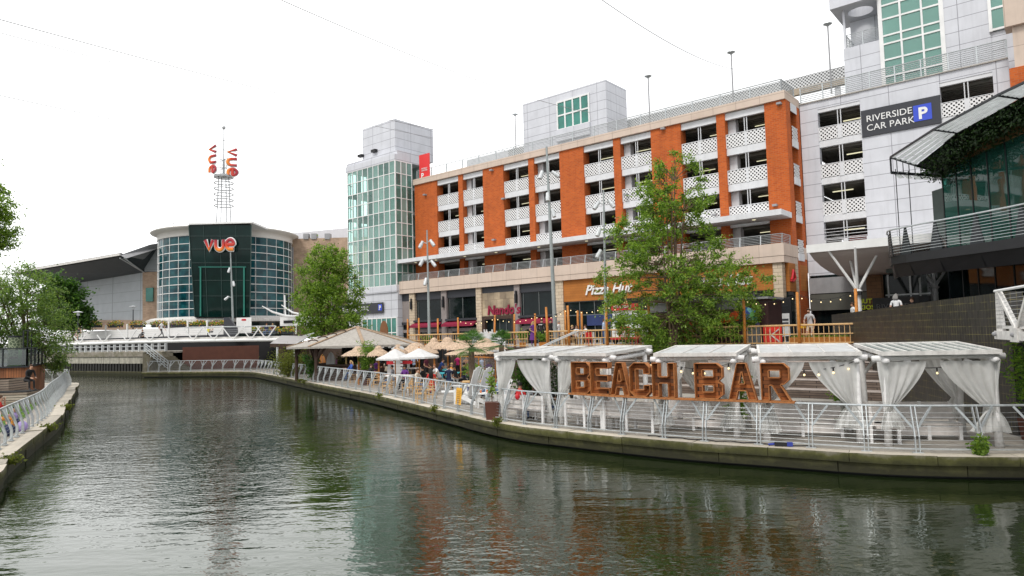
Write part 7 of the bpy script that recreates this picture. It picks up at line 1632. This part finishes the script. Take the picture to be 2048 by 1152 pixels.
# left bank
person('person dressed in black hunched on the tiered timber bench, left bank', V((-26.0,36.6,1.28)), D(-115), 'lean', 'lap', 'black', 'black', 'brown', 0, 0, 1.7, sleeve='long')
pL = at_height(3, 868, .55); person('person in a red top with orange trousers seated on the grass at the left edge', V((pL.x-.15,pL.y,.55)), D(-60), 'sit', ('face','lap'), 'red', 'orange', 'brown', 0, .2, 1.72)
pL = at_height(22, 862, .58); person('person in lilac top and navy trousers sitting on the left bank grass', V((pL.x-.1,pL.y+.3,.56)), D(-150), 'sitlow', 'lap', 'lilac', 'navy', 'black', 0, .15, 1.65)
mb = MB(); mb.ball((0,0,.2), .2, 10, (1,.7,1)); solo('lilac_bag', mb, CL['lilac'], 'round lilac bag on the grass behind the left railing', 'bag', True, loc=at_height(44,864,.56))
mb = MB(); mb.ball((0,0,.2), .24, 10, (.9,.7,.9)); solo('navy_bag', mb, CL['navy'], 'navy rucksack on the grass beside the lilac bag', 'bag', True, loc=at_height(17,872,.56))
mb = MB(); mb.box(-.18,.18,-.12,.12,0,.4); solo('shopping_bag', mb, flat('yellow_carrier', (.62,.62,.06)), 'yellow carrier bag on the deck by the far quay bend', 'bag', loc=on_deck(590,752))
# ================================================================== trees
def tree(label, name, base, prof, n_cl, per, leaf, mt, trunk_r, stems, seed, thin=.28, depthk=.8, csz=.32, droop=0, shift=0, gap=.35):
    """prof: list of (z, x_left, x_right) giving the crown outline seen from the river; depth follows the mean width"""
    rnd = random.Random(seed); base = V(base); t = thing(name, label, 'tree', base); H = prof[-1][0]; z0 = prof[0][0]
    vx = V((base.x, base.y, 0)).normalized(); rx = V((vx.y, -vx.x, 0)); 
    def lim(z):
        for (a, l0, r0), (b, l1, r1) in zip(prof, prof[1:]):
            if a <= z <= b: u = (z-a)/(b-a); return l0+(l1-l0)*u, r0+(r1-r0)*u
        return prof[-1][1:]
    cl = []
    tries = 0
    while len(cl) < n_cl and tries < n_cl*40:
        tries += 1
        z = rnd.uniform(z0, H); l, r = lim(z); cx_, hw = (l+r)/2, (r-l)/2
        if rnd.random() > (hw+.25)/max((b-a)/2+.25 for _, a, b in prof): continue
        u = rnd.uniform(-1,1); v = rnd.uniform(-1,1)
        if u*u+v*v > 1: continue
        q = V((cx_+u*hw, v*hw*depthk+shift, z))
        if mnoise.noise(q*.55+V((seed,0,0))) < -gap+.25*(u*u+v*v-.6): continue
        cl.append(q)
    loc = lambda q: rx*q.x+vx*q.y+V((0,0,q.z))
    tr = MB(); tips = []
    for s in range(stems):
        a = 2*pi*s/stems+rnd.random(); zt = H*rnd.uniform(.55,.97) if s else H*.97; l, r = lim(zt); cx_ = (l+r)/2; hw = (r-l)/2
        e = V((cx_+hw*.45*cos(a)*(s > 0), hw*.4*sin(a)*depthk*(s > 0), zt)); m = V((e.x*.35+.1*cos(a), e.y*.35+.1*sin(a), zt*.4)); f = trunk_r*(1 if stems == 1 or s == 0 else .6)
        P0 = V((.12*cos(a)*(s > 0), .12*sin(a)*(s > 0), 0)); tr.tube([loc(P0), loc(P0.lerp(m,.5)+V((.03,.02,0))), loc(m), loc(m.lerp(e,.55)), loc(e)], [f, f*.8, f*.6, f*.35, .012], 7)
        for k in range(6): tips.append((m.lerp(e, k/6) if k else m, f*.35))
    part('trunk', tr, M['bark'], t)
    br = MB()
    for q in cl[::2]:
        cands = [p for p in tips if p[0].z < q.z+.2] or tips
        p, f = min(cands, key=lambda c: (c[0]-q).length+.3*abs(c[0].z-q.z)); md = p.lerp(q,.5)+V((rnd.gauss(0,.08),rnd.gauss(0,.08),.12)); br.tube([loc(p), loc(md), loc(q)], [min(.035,f), .018, .006], 4)
    part('branch', br, M['bark'], t, stuff=True)
    lf = MB()
    for q in cl:
        sz = csz*rnd.uniform(.6,1.35); ax = V((rnd.gauss(0,1),rnd.gauss(0,1),rnd.gauss(.25,.8)-droop)).normalized(); nn = int(per*rnd.uniform(.5,1.4))
        for i in range(nn):
            w = rnd.gauss(0,.55); p = q+ax*w*sz*1.5+V((rnd.gauss(0,.5),rnd.gauss(0,.5),rnd.gauss(0,.42)))*sz*.8
            d = (ax*.7+V((rnd.gauss(0,.7),rnd.gauss(0,.7),rnd.gauss(-.1-droop,.6)))).normalized(); l = rnd.uniform(*leaf); nr = V((rnd.gauss(0,.6),rnd.gauss(0,.6),1))
            lf.leaf(loc(p), l, l*thin, d, nr)
    part('crown', lf, mt, t, stuff=False); return t
def prof_px(rows, base, Y):                # outline measured as (pixel y, left px, right px) at depth Y
    out = []; rx = V((base.x, base.y, 0)).normalized(); rx = V((rx.y, -rx.x, 0))
    for y, a, b in rows:
        A, B_ = at_depth(a, y, Y), at_depth(b, y, Y); out.append((A.z-base.z, (A-base).dot(rx), (B_-base).dot(rx)))
    return sorted(out)
b = FW(fx(1345,-13.4,700), -13.4, 1.6); Y = b.y
tree('tall multi-stemmed willow with an open pointed crown in front of the car park', 'willow_tree', b, prof_px([(705,1255,1455),(670,1225,1500),(630,1200,1525),(595,1192,1560),(560,1190,1540),(520,1185,1460),(480,1200,1430),(440,1215,1425),(400,1250,1425),(365,1275,1415),(335,1305,1395),(308,1335,1360)], b, Y), 760, 78, (.10,.20), M['leaf'], .13, 9, 5, .26, .85, .28, .1, gap=.13)
b2 = b; r_ = prof_px([(600,1480,1515),(570,1480,1545),(545,1500,1545),(530,1520,1540)], b, Y)
tree('low side limb of the willow reaching right towards the corner pillar', 'willow_tree', b, r_, 60, 60, (.09,.17), M['leaf2'], .05, 2, 8, .26, .6, .26, .1, gap=.6) if False else None
b = V((at_depth(655,690,62).x, 62, .55)); tree('rounded pale green birch between the cinema and the stair tower', 'birch_tree', b, prof_px([(672,606,722),(645,590,735),(610,583,735),(580,588,722),(550,592,712),(525,605,700),(505,625,690),(486,640,668)], b, 62), 330, 80, (.14,.27), M['leaf2'], .16, 5, 21, .3, .85, .50, .15, gap=.35)
b = V((at_depth(40,720,45).x, 45.5, 2.4)); tree('wide grey-green willow spreading over the timber terrace, left bank', 'willow_tree', b, prof_px([(745,100,125),(720,50,140),(690,-40,150),(655,-80,165),(620,-95,150),(585,-100,138),(560,-90,112),(545,-60,80),(525,30,66)], b, 45), 400, 70, (.10,.2), M['leafgrey'], .2, 5, 33, .24, .8, .38, .25, gap=.16)
b = V((at_depth(-75,760,36).x, 36, .55)); tree('tall willow at the left edge with branches hanging into the sky', 'willow_tree', b, prof_px([(500,-30,12),(490,-60,35),(472,-120,56),(450,-150,62),(420,-160,58),(395,-150,45),(375,-130,15),(350,-110,0),(300,-100,-20)], b, 36), 260, 80, (.10,.2), M['leaf2'], .2, 4, 44, .24, .7, .32, .3, gap=.12)
b = V((at_depth(150,670,88).x, 88, 4.0)); tree('dark green maple behind the footbridge in front of the grey hall', 'maple_tree', b, prof_px([(660,110,188),(640,80,190),(615,80,182),(590,80,170),(570,85,150),(556,95,130)], b, 88), 170, 70, (.22,.4), M['leafdark'], .2, 4, 55, .45, .8, .62, 0, gap=.4)
# ------------------------------------------------------------------ timber terrace on the left bank
TT = thing('timber_terrace', 'vertical timber clad terrace with dark glass balustrade, left bank', 'terrace', (-31,42,.55))
o_ = [V((-46,40.2,0)),V((-29.35,41.3,0)),V((-32.7,47.8,0)),V((-46,52,0))]; M['cladding'] = brickmat('vertical_cedar_boards', (.30,.115,.045), (.20,.075,.03), (.05,.02,.01), .16, 6, .012, .0, var=.4, bmp=.4, streak=.4)
mb = MB()
for a, b in zip(o_, o_[1:]): mb.quad((a.x,a.y,.5),(b.x,b.y,.5),(b.x,b.y,2.35),(a.x,a.y,2.35))
part('cladding', mb, M['cladding'], TT, world=True)
mb = MB(); mb.prism([(p.x*1.0+(.12 if i in (1,2) else 0), p.y-(.12 if i < 2 else 0)) for i, p in enumerate(o_)], 2.352, 2.45, 'z'); part('deck_edge', mb, M['dark'], TT, world=True)
mb = MB(); gm = MB()
for a, b in zip(o_[:2], o_[1:3]):
    ln = (b-a).length; k = int(ln/1.3)
    for i in range(k+1): p = a.lerp(b, i/k); mb.box(p.x-.035,p.x+.035,p.y-.035,p.y+.035,2.45,3.5)
    mb.tube([(a.x,a.y,3.5),(b.x,b.y,3.5)], .035, 6); gm.quad((a.x,a.y,2.5),(b.x,b.y,2.5),(b.x,b.y,3.45),(a.x,a.y,3.45))
part('balustrade_post', mb, M['dark'], TT, world=True); part('glass_panel', gm, glass('balustrade_glass', (.30,.36,.36), .6, .03), TT, world=True)
mb = MB()
for i in range(5): p = o_[1].lerp(o_[2], .05+i*.2); mb.tube([(p.x-.3,p.y,2.45),(p.x-.3,p.y,4.6)], .04, 6)
mb.tube([(-29.7,41.6,4.6),(-33,47.8,4.6)], .04, 6); part('pergola_frame', mb, M['dark'], TT, world=True)
p = at_depth(24,718,41.5); t = thing('green_planter', 'light green timber planter box with dark red plants on the left terrace', 'planter', (p.x,41.9,2.45)); mb = MB(); mb.box(-.35,.5,-.3,.3,0,.42); mb.box(.3,.52,-.3,.3,.42,.95); part('box', mb, M['green'], t)
lf = MB()
for i in range(300): d = V((random.gauss(0,.6),random.gauss(0,.6),1)).normalized(); lf.leaf((random.uniform(-.35,.3),random.uniform(-.28,.28),.4), random.uniform(.08,.2), .03, d, V((d.y,-d.x,.2)))
part('foliage', lf, islandmat('dark_red_leaf', [(0,(.05,.01,.015)),(1,(.18,.03,.05))]), t, stuff=True)
m_, nt, N, L, B = _mat('ring_patterned_screen'); vo = N.new('ShaderNodeTexVoronoi'); vo.feature = 'DISTANCE_TO_EDGE'; vo.inputs['Scale'].default_value = 5; L.new(coords(N, L, 'Object'), vo.inputs['Vector']); L.new(ramp(N, L, vo.outputs['Distance'], [(.06,(.30,.34,.22)),(.12,(.07,.10,.05))]), B.inputs['Base Color'])
t = thing('patterned_column', 'green ring patterned column on the left terrace below the willow', 'column', (at_depth(30,700,43).x,43,2.45)); mb = MB(); mb.lathe([(.37,0),(.37,1.75)], 16); part('sleeve', mb, m_, t, True); mb = MB(); mb.lathe([(.4,1.75),(.4,1.85),(0,1.86)], 16); part('cap', mb, M['dark'], t)
# tiered bench
BT = thing('tiered_bench', 'tiered slatted timber bench against the timber terrace, left bank', 'bench', (-28,37,.55)); mb = MB()
bq = Matrix.Translation((-26.0,36.1,.55)) @ Matrix.Rotation(R(8),4,'Z'); mb.M = bq
for (x0, y0, dp, zh) in ((-4.5,0,1.6,.75),(-6,1.4,2.0,1.35)):
    k = int(zh/.13); x1 = .35 if zh < 1 else -1.3
    for i in range(k): mb.box(x0,x1,y0,y0+dp,i*.13+.03,i*.13+.13)
part('slat', mb, islandmat('weathered_bench_slats', [(0,(.20,.15,.11)),(.5,(.30,.24,.19)),(1,(.42,.36,.30))]), BT, world=True); mb = MB(bq); mb.box(-4.4,.25,.1,1.5,0,.7); mb.box(-5.9,-1.4,1.5,3.3,0,1.3); part('core', mb, M['void'], BT, world=True)
# back-of-site hedge masses that close the view between buildings
# ------------------------------------------------------------------ overhead cables
def cable(label, pa, pb, r=.012):
    A, B_ = at_depth(*pa), at_depth(*pb); mb = MB(); pts = [A.lerp(B_, i/24)-V((0,0,4*(i/24)*(1-i/24)*.6)) for i in range(25)]; mb.tube(pts, r*2.3, 4); solo('overhead_cable', mb, M['cablegrey'], label, 'cable')
M['cablegrey'] = mat('thin_cable', (.26,.26,.265), .6, var=.05)
cable('thin overhead cable, upper one of the top left pair, passing above the mast ball', (-40,28,30), (1040,290,85), .010); cable('thin overhead cable, lower one of the top left pair', (-40,55,32), (1040,306,87), .008)
cable('thin overhead cable crossing just below the mast ball', (-40,182,45), (720,318,95), .012); cable('thin overhead cable below the one crossing under the mast ball', (-40,206,47), (720,335,97), .010)
cable('lowest overhead cable crossing the sideways mast letters', (-40,272,60), (690,345,100), .012)
cable('thin overhead cable running from the top edge to the rooftop stair box', (540,-10,26), (1180,225,62), .008); cable('faint overhead cable crossing above the brick car park, top right', (1190,-10,26), (1480,140,55), .007)
